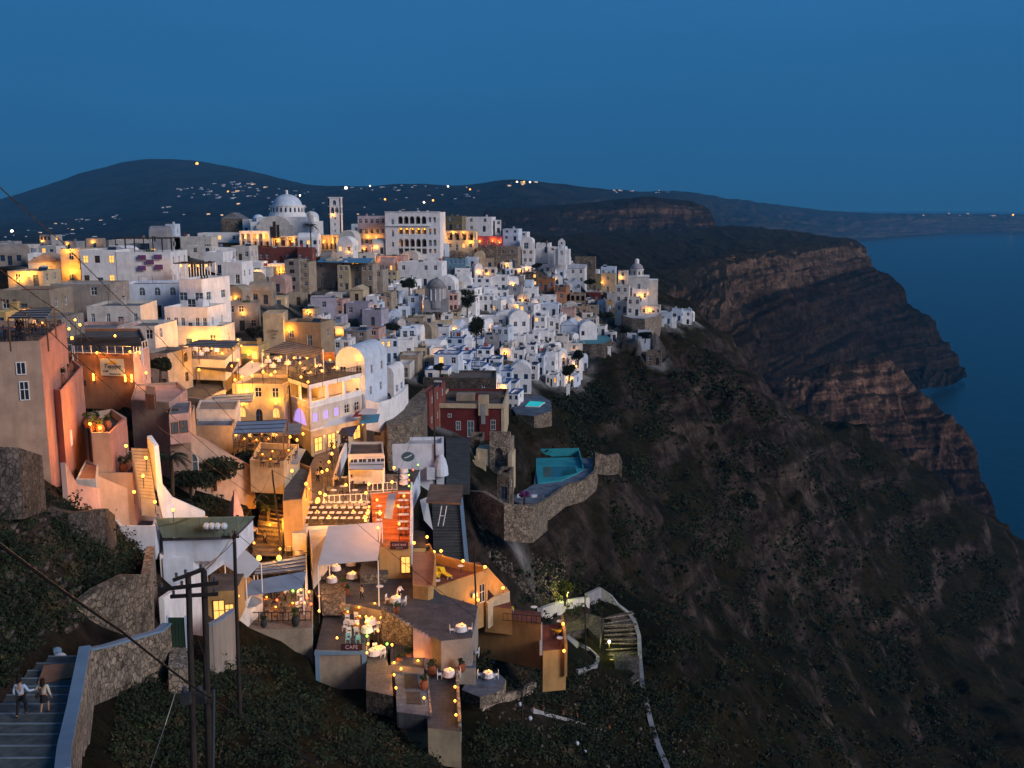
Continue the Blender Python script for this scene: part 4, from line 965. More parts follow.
b = MB(); D = 13.; b.wallopen(W, H, ops, .4, -4, 'white', Matrix.Identity(4)); b.box(-W/2, -W/2+.3, .4, D, -4, H, 'white'); b.box(W/2-.3, W/2, .4, D, -4, H, 'white'); b.box(-W/2+.3, W/2-.3, D-.3, D, -4, H, 'white')
for z in (zz(226), zz(237.8), zz(248)): b.box(-W/2+.3, W/2-.3, .4, 2.2, z-.25, z, 'white')
b.build('wall', hr)
b = MB(); b.box(-W/2+.3, W/2-.3, 2.2, 2.3, -1, H-.6, 'cream'); bw = b.build('back_wall', hr)
b = MB(); b.box(-W/2+.3, W/2-.3, .4, D-.3, H-.75, H-.55, 'roofgrey'); b.build('roof', hr)
b = MB(); b.box(-W/2-.15, W/2+.15, -.15, .5, H+.003, H+.2, 'white'); b.box(-W/2-.1, xs[4]+2.2, -.5, -.003, zz(226)-.2, zz(226), 'white'); b.build('cornice', hr)
for x in xs:
    for (za, zb) in ((224.5, 218), (236.5, 230), (247, 241)):
        o = link('door', win_mesh(1.1, 1.9, 'wooddark', False, 'framebrown'), hr); o.location = (x, 2.08, zz(za)+.1)
    b = MB(); b.box(x-.74, x+.74, .1, .18, zz(236.5)+.02, zz(236.5)+.7, 'frame'); b.build('balustrade', hr)
    b = MB(); b.sphere((x, 1.1, zz(229.5)), .16, 'globe', 8, 5); b.build('ceiling_lamp', hr); point((x, .9, zz(230.6)), 70, (1, .52, .08), .15, hr)
for x in (-6.4, 5.6, 7.1):
    for pz in (225, 237, 247):
        o = link('window', win_mesh(.8, 1.5, 'shutter'), hr); o.location = (x, .12, zz(pz)+.02)
for x in (-5, 1, 4): chimney_part(hr, x, 6, H-.6, 'white')
tag(hr, 'large white hotel with three tiers of arches, middle tier lit yellow', 'hotel', full=True); hr['px'] = 413; hr['py'] = 234
T = hr.matrix_basis; p = hr.location
cap_ground([(p.x-W/2, p.y), (p.x+W/2, p.y), (p.x+W/2, p.y+D), (p.x-W/2, p.y+D)], p.z); OCC.append((p.x, p.y+6, 9, 0))
# grey domed chapel
gc = rootat('domed_chapel', 435.5, 301, 262); k = .262
b = MB(); b.cyl((0, 2.6), 2.3, 2.3, -2, 3.2, 'grey', 16)
for i in range(12):
    a = 2*math.pi*i/12; b.box(2.3*math.cos(a)-.15, 2.3*math.cos(a)+.15, 2.6+2.3*math.sin(a)-.15, 2.6+2.3*math.sin(a)+.15, 0, 3.1, 'white')
b.cyl((0, 2.6), 2.6, 2.6, 3.2, 3.4, 'grey', 16); b.build('drum', gc)
b = MB(); b.sphere((0, 2.6, 3.4), 2.45, 'roofgrey', 18, 7, .95, True); b.tube([(0, 2.6, 5.6), (0, 2.6, 6.5)], .05, 'metal', 4); b.build('dome', gc, smooth=True)
b = MB(); b.box(-3.2, 3.2, .8, 5.5, -3, .4, 'grey'); b.build('base', gc)
tag(gc, 'small round grey chapel with pilasters and grey dome', 'chapel', full=True); OCC.append((gc.location.x, gc.location.y+3, 4, 0))
# promontory church
pc = rootat('domed_church', 639, 302, 335, R(6)); k = .335
b = MB(); I4 = Matrix.Identity(4)
b.wallopen(6.8, 8.4, [(-1.4, -.6, 1, 2.6, True), (1, 1.8, 1, 2.6, True), (-.4, .5, 4.4, 6.2, True)], .3, -5, 'offwhite', Matrix.Translation((-.2, 0, 0)))
b.box(-3.6, 3.2, .31, 8, -5, 8.4, 'offwhite'); b.box(-3.8, 3.4, -.15, 8.1, 8.403, 8.6, 'white'); b.build('body', pc)
for (x, z, w2, h2) in ((-1.0, 1, .8, 1.6), (1.4, 1, .8, 1.6), (.05, 4.4, .9, 1.8)):
    o = link('window', win_mesh(w2, h2, 'glass', True), pc); o.location = (x-.2 if 0 else x, .1, z)
b = MB(); b.cyl((-.9, 3), 2.25, 2.2, 8.6, 10.6, 'offwhite', 8); arch_window_ring(b, (-.9, 3), 2.1, 9.0, 8, .5, 1.2, 'glass', math.pi/8*0, 2*math.pi); b.cyl((-.9, 3), 2.4, 2.4, 10.6, 10.8, 'white', 8); b.build('drum', pc)
b = MB(); b.sphere((-.9, 3, 10.8), 2.15, 'grey', 16, 7, .95, True); b.build('dome', pc, smooth=True)
b = MB(); b.cyl((-.9, 3), .75, .7, 12.7, 13.6, 'white', 8); b.sphere((-.9, 3, 13.6), .75, 'white', 10, 4, 1, True); b.build('lantern', pc)
b = MB(); b.box(3.2, 6.2, 1, 7, -5, 7.2, 'offwhite'); b.box(3.1, 6.3, .9, 7.1, 7.203, 7.35, 'white'); b.build('side_hall', pc)
lamp_part((-1.8, -.5, 1.8), pc, 45, .2); lamp_part((2.8, -.5, 2.6), pc, 25, .15)
tag(pc, 'off-white church with dome and lantern on the promontory', 'church', full=True); OCC.append((pc.location.x, pc.location.y+3, 5, 0))
# bell wall chapel
bc = rootat('bell_chapel', 561.5, 256, 342, R(8)); b = MB(); b.wallopen(2.4, 5.0, [(-.8, -.2, 2.6, 3.8, True), (.2, .8, 2.6, 3.8, True), (-.35, .35, 4.0, 4.7, True), (-.5, .5, .3, 1.8, True)], .5, -3, 'white', I4); b.add([(-1.2, 0, 5), (1.2, 0, 5), (0, 0, 6), (-1.2, .5, 5), (1.2, .5, 5), (0, .5, 6)], [(0, 1, 2), (5, 4, 3), (0, 2, 5, 3), (1, 4, 5, 2)], 'white'); b.build('bell_gable', bc)
b = MB(); b.box(-2.6, 2.6, .51, 6, -3, 2.2, 'white'); b.sphere((0, 3.2, 2.2), 1.8, 'bluewhite', 12, 5, .8, True); b.build('nave', bc)
tag(bc, 'small white chapel with pierced bell gable', 'chapel', full=True)
# stone bastion under the church and retaining walls
zb = at(640, 317, 314).z
def rim(name, pts, z, h, ms, mt, look, cat='retaining wall', cap=None):
    o = deck(name, pts, z, h, ms, mt, look, cat)
    return o
rim('stone_bastion', [(620, 313), (624, 316), (632, 318), (645, 318.5), (656, 316.5), (662, 312), (660, 308), (624, 307)], zb, 7.5, 'stonelight', 'roofwhite', 'tall curved pale stone bastion wall below the domed church')
zt = at(592, 343, (hit(592, 362) or 270)).z
rim('stone_terrace', [(573, 343), (590, 344), (604, 343.5), (612, 339), (606, 335), (576, 337)], zt, 7, 'stonedark', 'turq', 'stone terrace with turquoise rim beneath the pointed gable')
wallline('white_ramp', [at(599, 357, hit(599, 358)), at(604, 350, hit(604, 351)), at(609, 344, hit(609, 345))], [.8, 1.0, 1.2], 1.0, 'white', None, 'white sloping ramp wall on the slope edge', 'wall', 2.0)
b = MB(); p = at(609, 358, hit(609, 359)); b.box(-.5, .5, -.5, .5, -1, 3.2, 'white'); b.box(-.65, .65, -.65, .65, 3.203, 3.4, 'white'); tag(b.build('white_pillar', None, p), 'white square pillar ending the ramp', 'pillar')
b = MB(); p = at(568, 396, hit(568, 397)); b.box(-.45, .45, -.45, .45, -3, 3, 'white'); b.cyl((0, 0), .6, .5, 3.003, 3.3, 'white', 8); tag(b.build('white_pillar', None, p), 'tall thin white pillar at the lower edge of the quarter', 'pillar')
zt = at(530, 404, (hit(532, 416) or 210)).z
rim('pool_terrace', [(513, 409), (516, 414), (534, 416), (552, 411), (551, 401), (540, 395), (522, 397)], zt, 5, 'stone', 'bluepave', 'small stone terrace holding the lit turquoise pool', 'terrace')
o = deck('small_pool', [(525, 406), (539, 406.5), (545, 402), (530, 401)], zt+.25, .2, 'white', 'poollit', 'small glowing turquoise pool on stone terrace', 'pool', cap=False)
# ---- red mansion and its neighbours
rt, W, D, H, T = house(437, 509, 404, 438, 182, 'darkred', 1, 0, 16., R(3), rcol='roofbrown', look='dark red mansion with cream cornice and brown flat roof', full=True, sink=1.5, sidecol='cream', clut=False, name='red_mansion', side=0, door=False)
def bits(x0, x1, z0, z1, m, nm, y0=-.14, y1=-.003, par=None):
    b = MB(); b.box(x0, x1, y0, y1, z0, z1, m); return b.build(nm, par or rt)
bits(-W/2-.2, W/2+.2, H-.75, H+.1, 'cream', 'cornice', -.3); bits(-W/2-.05, -W/2+.5, -1.5, H-.76, 'cream', 'pilaster'); bits(W/2-.5, W/2+.05, -1.5, H-.76, 'cream', 'pilaster')
for (x, z, w2, h2, kd) in ((-3.9, 3.9, .7, .7, 'glass'), (-2.3, 1.5, .9, 1.7, 'shutter'), (.0, .2, 1.2, 3.1, 'shutter'), (4.2, 1.6, .9, 1.9, 'glass')):
    o = link('window' if h2 < 3 else 'door', win_mesh(w2, h2, kd, False, 'frame'), rt); o.location = (x, -.07, z)
b = MB(); b.box(1.7, 3.1, -.5, 0, -1, 4.4, 'darkred'); b.box(1.5, 3.3, -.55, 1.4, 4.41, 8.0, 'cream'); b.box(2.0, 2.8, -.6, -.56, 2.8, 6.6, 'grey'); b.build('chimney', rt)
b = MB(); b.box(-W/2+3, -W/2+6.5, 5, 7, H-.4, H+.9, 'beige'); b.box(-W/2+.4, W/2-.4, 8, 8.2, H-.4, H+.3, 'roofbrown'); b.box(0, 2.6, 6, 7.2, H-.4, H+.7, 'darkred'); b.build('roof_curb', rt)
house(423, 496, 378, 398, 205, 'stonedark', 1, 3, 10., R(0), rcol='roofbrown', look='long dark building with brown flat roof behind the red mansion', full=True)
house(425, 438, 392, 432, 190, 'brownred', 2, 0, 12., R(10), rcol='roofbrown', look='narrow brownish red house beside the red mansion alley', door=False)
# lower stone storey, arches and ruined steps under the mansion
lw = rootat('stone_ruin', 500, 476, 168, R(8)); b = MB()
b.wallopen(3.6, 7.8, [(-.9, .5, 1.5, 5.0, True)], .6, -3, 'stonelight', I4); b.box(-1.8, 1.8, .61, 5, -3, 6.2, 'stonelight'); b.box(1.6, 2.3, -1.5, 3, -3, 4.2, 'cream'); b.build('arched_wall', lw)
b = MB(); b.box(-4.2, -1.81, .2, 4, -3, 4.6, 'cream')
for i in range(7): b.box(-6.2+.35*i, -5.85+.35*i, -.4, .9, -3, 1.0+.5*i, 'cream')
b.build('buttress', lw)
b = MB(); b.wallopen(3.2, 3.4, [(.2, 1.0, .2, 1.9, True)], .35, -2, 'cream', Matrix.Translation((-3.6, -3.0, 0))); b.box(-5.2, -2, -2.64, -1.5, -2, 1.2, 'stone'); b.build('gable_wall', lw)
b = MB(); b.wallopen(3, 3.0, [(-1.0, -.2, 0, 2.0, False)], .35, -2, 'stone', Matrix.Translation((-7.6, .5, 0))); b.box(-9.2, -6, .86, 3.5, -2, 2.6, 'stonedark'); b.build('doorway', lw)
tag(lw, 'crumbling cream and stone ruin with arch and broken steps', 'ruin', full=True)
house(470, 484, 437, 452, 172, 'stone', 1, 1, 4., 0., roof='none', look='small stone hut with dark doorway under the mansion', full=True, clut=False)
house(497, 514, 473, 500, 150, 'stone', 1, 1, 4., R(10), roof='none', look='roofless stone hut beside purple bougainvillea', full=True, clut=False)
# turquoise pool and its terrace
zp = at(560, 478, 180).z
deck('pool_deck', [(536, 459), (534, 484), (508, 500), (512, 506), (536, 506), (550, 500), (566, 488), (584, 483), (594, 474), (596, 463), (592, 458)], zp, 3.5, 'stone', 'bluepave', 'blue paved terrace around the turquoise pool', 'terrace')
pl = MB(); q = zpoly([(536, 458), (578, 457), (583, 470), (562, 480), (538, 483), (536, 471)], zp+.25); pl.prism(q, zp+.02, zp+.25, 'poolblue'); po = pl.build('swimming_pool'); tag(po, 'half empty turquoise swimming pool with dark water on the cliff terrace', 'pool', full=True)
pl = MB(); q = zpoly([(543, 467), (575, 466), (577, 473), (560, 477), (544, 477)], zp+.254); pl.prism(q, zp+.251, zp+.27, 'poolwater'); pl.build('pool_water', po)
pl = MB(); a0, a1 = Vector((*zpoly([(536, 457)], zp)[0], zp)), Vector((*zpoly([(579, 456)], zp)[0], zp)); pl.bar(a0+Vector((0, .2, .8)), a1+Vector((0, .2, .8)), .3, 1.6, 'poolblue'); a2 = Vector((*zpoly([(583, 470)], zp)[0], zp)); pl.bar(a1+Vector((0, 0, .7)), a2+Vector((0, 0, .2)), .25, 1.0, 'poolblue'); pl.build('pool_side', po)
wallline('terrace_wall', [Vector((*zpoly([q], zp)[0], zp)) for q in [(508, 503), (520, 508), (536, 508), (550, 501), (566, 489), (584, 484), (595, 475), (597, 464), (593, 457)]], .8, .6, 'stone', None, 'winding pale stone parapet round the pool terrace', 'wall', 3.0)
wallline('terrace_wall', [at(594, 458, 186), at(606, 460, 188), at(618, 459, 190), at(622, 463, 190)], [1.2, .9, 1.1, .5], .7, 'stone', None, 'low tumbled stone wall running off the pool terrace', 'wall', 3)
wallline('terrace_wall', [at(466, 500, 146), at(485, 506, 142), at(505, 520, 138), at(530, 523, 140), at(545, 512, 150)], [1.5, 2.2, 2.4, 2.6, 2.0], .8, 'stone', None, 'weathered stone retaining wall below the ruin', 'wall', 3)
b = MB()
for i in range(5): b.box(-3+i*1.2, -2.1+i*1.2, -.6+.3*(i % 2), .6, .0, .25+.1*(i % 3), 'white' if i % 2 else 'bluepave')
b.build('stone_slabs', None, at(528, 497, 160)); tag(bpy.data.objects['stone_slabs'], 'stack of pale slabs beside the purple bougainvillea', 'slabs')
# cliff wall by the alley and dark street
deck('cliff_wall', [(384, 418), (396, 408), (412, 398), (424, 388), (427, 398), (424, 412), (404, 424), (388, 428)], 229, 9, 'stone', 'stone', 'rough natural stone cliff between vaulted chapel and alley', 'rock face')
wallline('curved_wall', [at(366, 409, 142), at(378, 412, 142), at(392, 408, 146), at(402, 400, 152), at(407, 393, 158)], 1.4, .4, 'white', None, 'curved white parapet wall in front of the vaulted chapels', 'wall', 3)
ew, W, D, H, T = house(386, 444, 444, 468, 140, 'bluewhite', 1, 0, 4.5, R(-3), rcol='roofwhite', look='wide blank white wall building with round dark emblem', full=True, door=False, side=0, clut=False, name='white_wall_building')
b = MB(); n = 20
b.add([(-1.1+.95*math.cos(2*math.pi*i/n), -.03, 1.7+.72*math.sin(2*math.pi*i/n)) for i in range(n)], [tuple(range(n))], 'shutter')
b.add([(-1.7, -.04, 1.45), (-1.1, -.04, 1.55), (-.5, -.04, 1.95), (-.6, -.04, 2.05), (-1.1, -.04, 1.75), (-1.6, -.04, 1.6)], [(0, 1, 2, 3, 4, 5)], 'bluewhite'); b.build('emblem', ew)
b = MB(); b.lathe((3.6, -.3, -1), [(1.1, 0), (1.0, 1.2), (.7, 2.4), (.3, 3.0)], 'bluewhite', 12); b.box(1.6, 2.8, -1, 0, -1.5, .2, 'bluewhite'); b.build('buttress', ew)
# ---------------------------------------------------------------- foreground: terraces, restaurants, stairs
def block(name, pts, z, h, m, mroof, look, cat='house', wins=(), par=0.0, edge={}, parent=None, full=False, cap=True):
    poly = zpoly(pts, z); n = len(poly); root = parent or empty(name, (0, 0, 0)); mb = MB()
    if par:
        cxm = sum(p[0] for p in poly)/n; cym = sum(p[1] for p in poly)/n
    mb.prism(poly, z-h, z, m, m); mb.build('wall', root)
    cxm = sum(p[0] for p in poly)/n; cym = sum(p[1] for p in poly)/n
    sc = lambda p, d: (p[0]+(cxm-p[0])/max(.1, math.hypot(cxm-p[0], cym-p[1]))*d, p[1]+(cym-p[1])/max(.1, math.hypot(cxm-p[0], cym-p[1]))*d)
    rb = MB(); rb.prism([sc(p, .3 if par else -.05) for p in poly], z+.004, z+.03, mroof); rb.build('roof', root)
    if par:
        pb = MB()
        for i in range(n):
            a, b = poly[i], poly[(i+1) % n]; a2, b2 = sc(a, .35), sc(b, .35)
            pb.hexa([(*a, z), (*b, z), (*b2, z), (*a2, z), (*a, z+par), (*b, z+par), (*b2, z+par), (*a2, z+par)], edge.get(i, m))
        pb.build('parapet', root)
    area = sum(poly[i][0]*poly[(i+1) % n][1]-poly[(i+1) % n][0]*poly[i][1] for i in range(n)); ccw = area > 0
    for i, mm in edge.items():   # thin coat: another paint, and on pink houses the lit side's tone put in
        a, b = Vector((*poly[i], 0)), Vector((*poly[(i+1) % n], 0)); d = (b-a).normalized(); nn = Vector((d.y, -d.x, 0))*(1 if ccw else -1)*.02
        eb = MB(); q = [a, b, b+nn, a+nn]; eb.hexa([(v.x, v.y, z-h) for v in q]+[(v.x, v.y, z-.003) for v in q], mm); eb.build('painted_or_lit_face', root)
    for (i, u, dz, w_, hh, kd, ar, fr) in wins:
        a, b = Vector((*poly[i], z)), Vector((*poly[(i+1) % n], z))
        if not ccw: a, b = b, a; u = 1-u
        d = (b-a); ang = math.atan2(d.y, d.x); q = a+d*u
        o = link('door' if (hh > 1.8 and kd != 'glasslit') else 'window', win_mesh(w_, hh, kd, ar, fr), root); o.location = (q.x, q.y, z-dz); o.rotation_euler = (0, 0, ang); o.location += Vector((math.sin(ang), -math.cos(ang), 0))*.09
    if cap: cap_ground(poly, z-h*.15 if False else z-min(h, 2.5), .8)
    cc = Vector((cxm, cym, z)); OCC.append((cxm, cym, 4, z))
    if parent is None: tag(root, look, cat, None, cc, full)
    return root, poly
def stairs(name, L0, R0, L1, R1, n, m, look, cat='steps', parent=None, thick=1.6, nose=None, cap=True):
    mb = MB(); L0, R0, L1, R1 = map(Vector, (L0, R0, L1, R1)); nb = MB()
    for i in range(n):
        a, b = i/n, (i+1)/n; p0, p1, q0, q1 = L0.lerp(L1, a), R0.lerp(R1, a), L0.lerp(L1, b), R0.lerp(R1, b)
        zt = max(p0.z, q0.z)
        lo = [(p0.x, p0.y), (p1.x, p1.y), (q1.x, q1.y), (q0.x, q0.y)]
        mb.prism(lo, zt-thick, zt, m)
        if nose:
            lowfirst = p0.z < q0.z
            e0, e1 = (p0, p1) if lowfirst else (q0, q1); nb.bar((e0.x, e0.y, zt+.012), (e1.x, e1.y, zt+.012), .10, .03, nose)
    o = mb.build(name, parent)
    if nose: nb.build('stair_nosing', o)
    if parent is None: tag(o, look, cat, None, (L0+R1)/2)
    if cap: cap_ground([(L0.x, L0.y), (R0.x, R0.y), (R1.x, R1.y), (L1.x, L1.y)], min(L0.z, L1.z)-.3, .3)
    return o
def railing(name, pts, h, m, look, cat='railing', gap=.5, parent=None, balus=False):
    mb = MB(); P = [Vector(p) for p in pts]
    for a, b in zip(P[:-1], P[1:]):
        U = Vector((0, 0, h)); mb.bar(a+U, b+U, .08, .06, m); mb.bar(a+U*.12, b+U*.12, .06, .05, m)
        k = max(1, int((b-a).length/gap))
        for i in range(k+1):
            q = a.lerp(b, i/k); mb.box(q.x-.03, q.x+.03, q.y-.03, q.y+.03, q.z, q.z+h-.04, m)
            if balus and i < k:
                q = a.lerp(b, (i+.5)/k); mb.lathe((q.x, q.y, q.z+.1), [(.05, 0), (.09, .15*h), (.04, .5*h), (.09, .8*h), (.05, h-.15)], m, 6)
    o = mb.build(name, parent)
    if parent is None: tag(o, look, cat, None, P[len(P)//2]+Vector((0, 0, h/2)))
    return o
def W3(px, py, z): return atz(px, py, z)
def awning(pts, zs, m, look, poles=True, name='awning', t=.05, floor=None, ribs=0, full=False):
    P = [atz(a, b, z) for (a, b), z in zip(pts, zs)]; mb = MB(); mb.sheet(P, m, t); root = mb.build(name)
    if ribs:
        rb = MB()
        for i in range(ribs+1):
            u = i/ribs; rb.bar(P[0].lerp(P[1], u)+Vector((0, 0, .04)), P[3].lerp(P[2], u)+Vector((0, 0, .04)), .09, .06, 'wooddark')
        rb.build('rib', root)
    if poles:
        f = floor if floor is not None else min(zs)-2.6
        for p in P:
            pb = MB(); pb.tube([(p.x, p.y, f), (p.x, p.y, p.z-.05)], .06, 'railwhite' if poles == 'w' else 'wood', 5); pb.build('post', root)
    tag(root, look, 'awning', None, (P[0]+P[2])/2, full); return root
_sm = {}
def share(key, fn):
    if key not in _sm: _sm[key] = fn()
    return _sm[key]
def m_cloth():
    mb = MB(); mb.lathe((0, 0, 0), [(.62, .28), (.56, .45), (.5, .74), (.48, .76)], 'cloth', 12); return mb.mesh('tablecloth')
def m_leg():
    mb = MB(); mb.cyl((0, 0), .22, .2, 0, .04, 'metal', 8); mb.cyl((0, 0), .04, .04, .04, .72, 'metal', 6); return mb.mesh('leg')
def m_top(m='chairwhite'):
    mb = MB(); mb.cyl((0, 0), .38, .38, .72, .75, m, 12); return mb.mesh('tabletop')
def m_chair(m):
    mb = MB(); mb.box(-.22, .22, -.22, .22, .42, .47, m)
    return mb.mesh('seat')
def m_back(m):
    mb = MB(); mb.box(-.22, -.18, .18, .22, .471, .92, m); mb.box(.18, .22, .18, .22, .471, .92, m); mb.box(-.18, .18, .185, .215, .62, .92, m); return mb.mesh('backrest')
def m_clegs(m):
    mb = MB()
    for x in (-.19, .19):
        for y in (-.19, .19): mb.box(x-.02, x+.02, y-.02, y+.02, 0, .418, m)
    return mb.mesh('leg')
def one_leg(m):
    mb = MB(); mb.box(-.02, .02, -.02, .02, 0, .418, m); return mb.mesh('leg')
def chair(p, rz, m='chairdark', look='dark wooden cafe chair', full=False):
    r = empty('chair', p, rz)
    link('seat', share(('s', m), lambda: m_chair(m)), r); link('backrest', share(('b', m), lambda: m_back(m)), r)
    for x in (-.19, .19):
        for y in (-.19, .19): link('leg', share(('l', m), lambda: one_leg(m)), r, (x, y, 0))
    tag(r, look, 'chair', 'cafe chairs', Vector(p)+Vector((0, 0, .5)), full); return r
def candle(p, kind='globe', power=7, col=(1, .38, .05), r=.09, look='glowing orange candle lamp on table'):
    def f():
        mb = MB(); mb.cyl((0, 0), r*.9, r*.7, 0, .05, 'metal', 8); mb.sphere((0, 0, .05+r), r, kind, 8, 5); return mb.mesh('candle_lamp')
    o = link('candle_lamp', share(('c', kind, round(r, 2)), f), None, p); tag(o, look, 'lamp', 'candle lamps', Vector(p))
    if power: point((0, 0, .12+2*r+.06), power*GLOW, col, .08, o)
    return o
TPL = 0
def table(px, py, z, ch=2, m='cloth', cnd=True, chm='chairwhite', power=7, look='round cafe table under white cloth'):
    p = atz(px, py, z); r = empty('cafe_table', p)
    if m == 'cloth': link('tablecloth', share('cloth', m_cloth), r); 
    link('leg', share('tleg', m_leg), r); link('tabletop', share(('top', m), lambda: m_top('cloth' if m == 'cloth' else m)), r)
    tag(r, look, 'table', 'cafe tables', p+Vector((0, 0, .7)))
    if cnd: candle((p.x+.1, p.y, p.z+.77), 'globe', power)
    for k in range(ch):
        a = [0, math.pi, math.pi/2, -math.pi/2][k]+random.uniform(-.3, .3); chair((p.x+.85*math.cos(a), p.y+.85*math.sin(a), p.z), a-math.pi/2, chm, {'chairwhite': 'white cafe chair', 'chairdark': 'dark wooden cafe chair', 'chairblue': 'pale blue cafe chair'}[chm])
    return r
def globe(px, py, z=None, Y=None, h=1.2, power=40, kind='globe', col=(1, .37, .038), r=.135, look='glowing globe lamp on slim post', name='globe_lamp'):
    p = atz(px, py, z) if z is not None else at(px, py, Y); root = empty(name, (p.x, p.y, p.z-h))
    def f():
        mb = MB(); mb.sphere((0, 0, 0), r, kind, 10, 7); return mb.mesh('globe')
    link('globe', share(('g', kind, round(r, 2)), f), root, (0, 0, h))
    mb = MB(); mb.cyl((0, 0), .035, .03, -.3, h-r, 'metal', 6); mb.cyl((0, 0), .08, .05, h-r-.06, h-r+.01, 'metal', 8); link('post', mb.mesh('post'), root)
    if power: point((0, -.02, h+r+.1), power*GLOW, col, .12, root)
    tag(root, look, 'lamp', 'globe lamps', p); return root
def leaves(mb_or_none, c, rad, n, sz, m, seed=0, flat=1.0, name='foliage', parent=None, clumps=5, hole=.0):
    rg = np.random.default_rng(seed); cs = rg.normal(size=(clumps, 3)); cs /= np.linalg.norm(cs, axis=1, keepdims=True)+1e-6; cs *= rg.uniform(.25, .75, (clumps, 1))
    k = rg.integers(0, clumps, n); d = rg.normal(size=(n, 3)); d /= np.linalg.norm(d, axis=1, keepdims=True); P = cs[k]+d*(rg.uniform(.1, 1, (n, 1))**.5)*rg.uniform(.3, .6, (clumps, 1))[k]
    P *= np.array(rad); P = P+np.array(c)
    return leaf_mesh(name, P, sz, m, rg, parent)
def leaf_mesh(name, P, sz, m, rg, parent=None, obj=True):
    n = len(P); a = rg.normal(size=(n, 3)); a /= np.linalg.norm(a, axis=1, keepdims=True); b = np.cross(a, rg.normal(size=(n, 3))); b /= np.linalg.norm(b, axis=1, keepdims=True)
    s = (sz*rg.uniform(.6, 1.3, (n, 1)) if np.isscalar(sz) else np.asarray(sz)[:, None]*rg.uniform(.6, 1.3, (n, 1)))
    V = np.stack([P-a*s, P+b*s*.45, P+a*s, P-b*s*.45], 1).reshape(-1, 3); q = np.arange(4*n)
    me = bpy.data.meshes.new(name); me.vertices.add(4*n); me.vertices.foreach_set('co', V.ravel()); me.loops.add(4*n); me.loops.foreach_set('vertex_index', q); me.polygons.add(n)
    me.polygons.foreach_set('loop_start', q[::4]); me.polygons.foreach_set('loop_total', np.full(n, 4)); me.materials.append(M[m]); me.update()
    return link(name, me, parent) if obj else me
def potplant(px, py, z, h=.9, pot='pot', leaf='leafpot', look='potted plant in terracotta pot', s=1.0):
    p = atz(px, py, z); root = empty('potted_plant', p); mb = MB(); mb.lathe((0, 0, 0), [(.16*s, 0), (.3*s, .25*s), (.32*s, .5*s), (.22*s, .75*s), (.25*s, .8*s)], pot, 10); mb.build('pot', root)
    leaves(None, (0, 0, .8*s+h*.35), (.4*s, .4*s, h*.5), 90, .12*s, leaf, int(px*7+py), parent=root); tag(root, look, 'plant', 'potted plants', p+Vector((0, 0, .6))); return root

# ===== levels
ZA, ZB, ZC, ZD = 221.5, 220.0, 221.0, 218.5
# --- stairs bottom left with the walking couple
stairs('stone_stairs', at(-70, 790, 33.0), at(66, 785, 33.0), at(40, 660, 49), at(84, 655, 49), 13, 'step', 'wide dark stone steps with a couple walking on them', 'steps', nose='stepnose')
o = deck('orange_landing', [(38, 682), (76, 677), (80, 662), (44, 665)], 237.55, .4, 'terra', 'terra', 'orange tiled landing on the dark steps', 'landing')
wallline('stair_wall', [at(64, 790, 33.5), at(66, 765, 36.2), at(75, 722, 40.5), at(86, 662, 47.3)], [.75, .75, .75, .75], .42, 'stonelight', 'curbblue', 'stone wall with blue painted coping beside the dark steps', 'wall', 4)
wallline('stair_wall', [at(87, 664, 47.5), at(108, 660, 50), at(135, 652, 53), at(160, 646, 56), at(168, 640, 57.5)], [.7, .75, .8, .9, 1.0], .45, 'stone', 'curbblue', 'rough stone wall with pale coping leading to the green gate', 'wall', 7)
wallline('stone_bank', [at(12, 640, 52), at(30, 640, 54), at(50, 648, 53)], [1.5, 1.4, .3], .5, 'stonedark', None, 'low dark stone wall above the steps', 'wall', 2)
wallline('stone_bank', [at(46, 655, 55), at(70, 650, 58), at(100, 648, 60), at(130, 648, 63), at(149, 642, 66)], [1.2, 2.6, 4.0, 5.2, 5.0], .7, 'stone', None, 'high rubble retaining wall holding the scrubby bank', 'wall', 2)
wallline('stone_bank', [at(150, 642, 66), at(154, 600, 74)], [5.0, 4.4], .6, 'stonelight', None, 'pale end face of the rubble retaining wall', 'wall', 2)
wallline('stone_bank', [at(52, 535, 66), at(70, 545, 66), at(84, 550, 67), at(104, 548, 70), at(112, 540, 74)], [2.0, 2.4, 2.8, 3.0, 2.0], .7, 'stonedark', None, 'broken dark stone ruin wall in the scrub', 'ruin', 2)
wallline('stone_bank', [at(-15, 488, 58), at(15, 488, 60), at(38, 482, 64)], [2.6, 2.6, 1.8], .8, 'stonedark', None, 'thick dark stone wall beneath the pink house', 'wall', 2)
b = MB(); b.box(-.5, .5, 0, .05, 0, 1.9, 'doorgreen')
for i in range(5): b.box(-.5+.2*i, -.48+.2*i, -.02, 0, .05, 1.85, 'wooddark')
b.box(-.62, -.5, -.06, .1, -.2, 2.0, 'bluewhite'); b.box(.5, .62, -.06, .1, -.2, 2.0, 'bluewhite'); tag(b.build('gate', None, at(178, 647, 57.5)), 'dark green boarded gate between white posts', 'gate')
stairs('gate_steps', at(168, 668, 54.5), at(188, 668, 54.5), at(170, 648, 57.5), at(187, 648, 57.5), 5, 'stonelight', 'short stone steps up to the green gate', 'steps')
b = MB(); b.sphere((0, 0, .25), .42, 'clothorange' if 0 else 'curbblue', 8, 5, .7); b.sphere((.5, .1, .2), .35, 'cloth', 8, 5, .7); b.sphere((.25, .3, .45), .3, 'curbblue', 7, 5, .8); tag(b.build('rubbish_bags', None, at(50, 662, 49.5)), 'heap of pale blue rubbish bags beside the steps', 'bags')
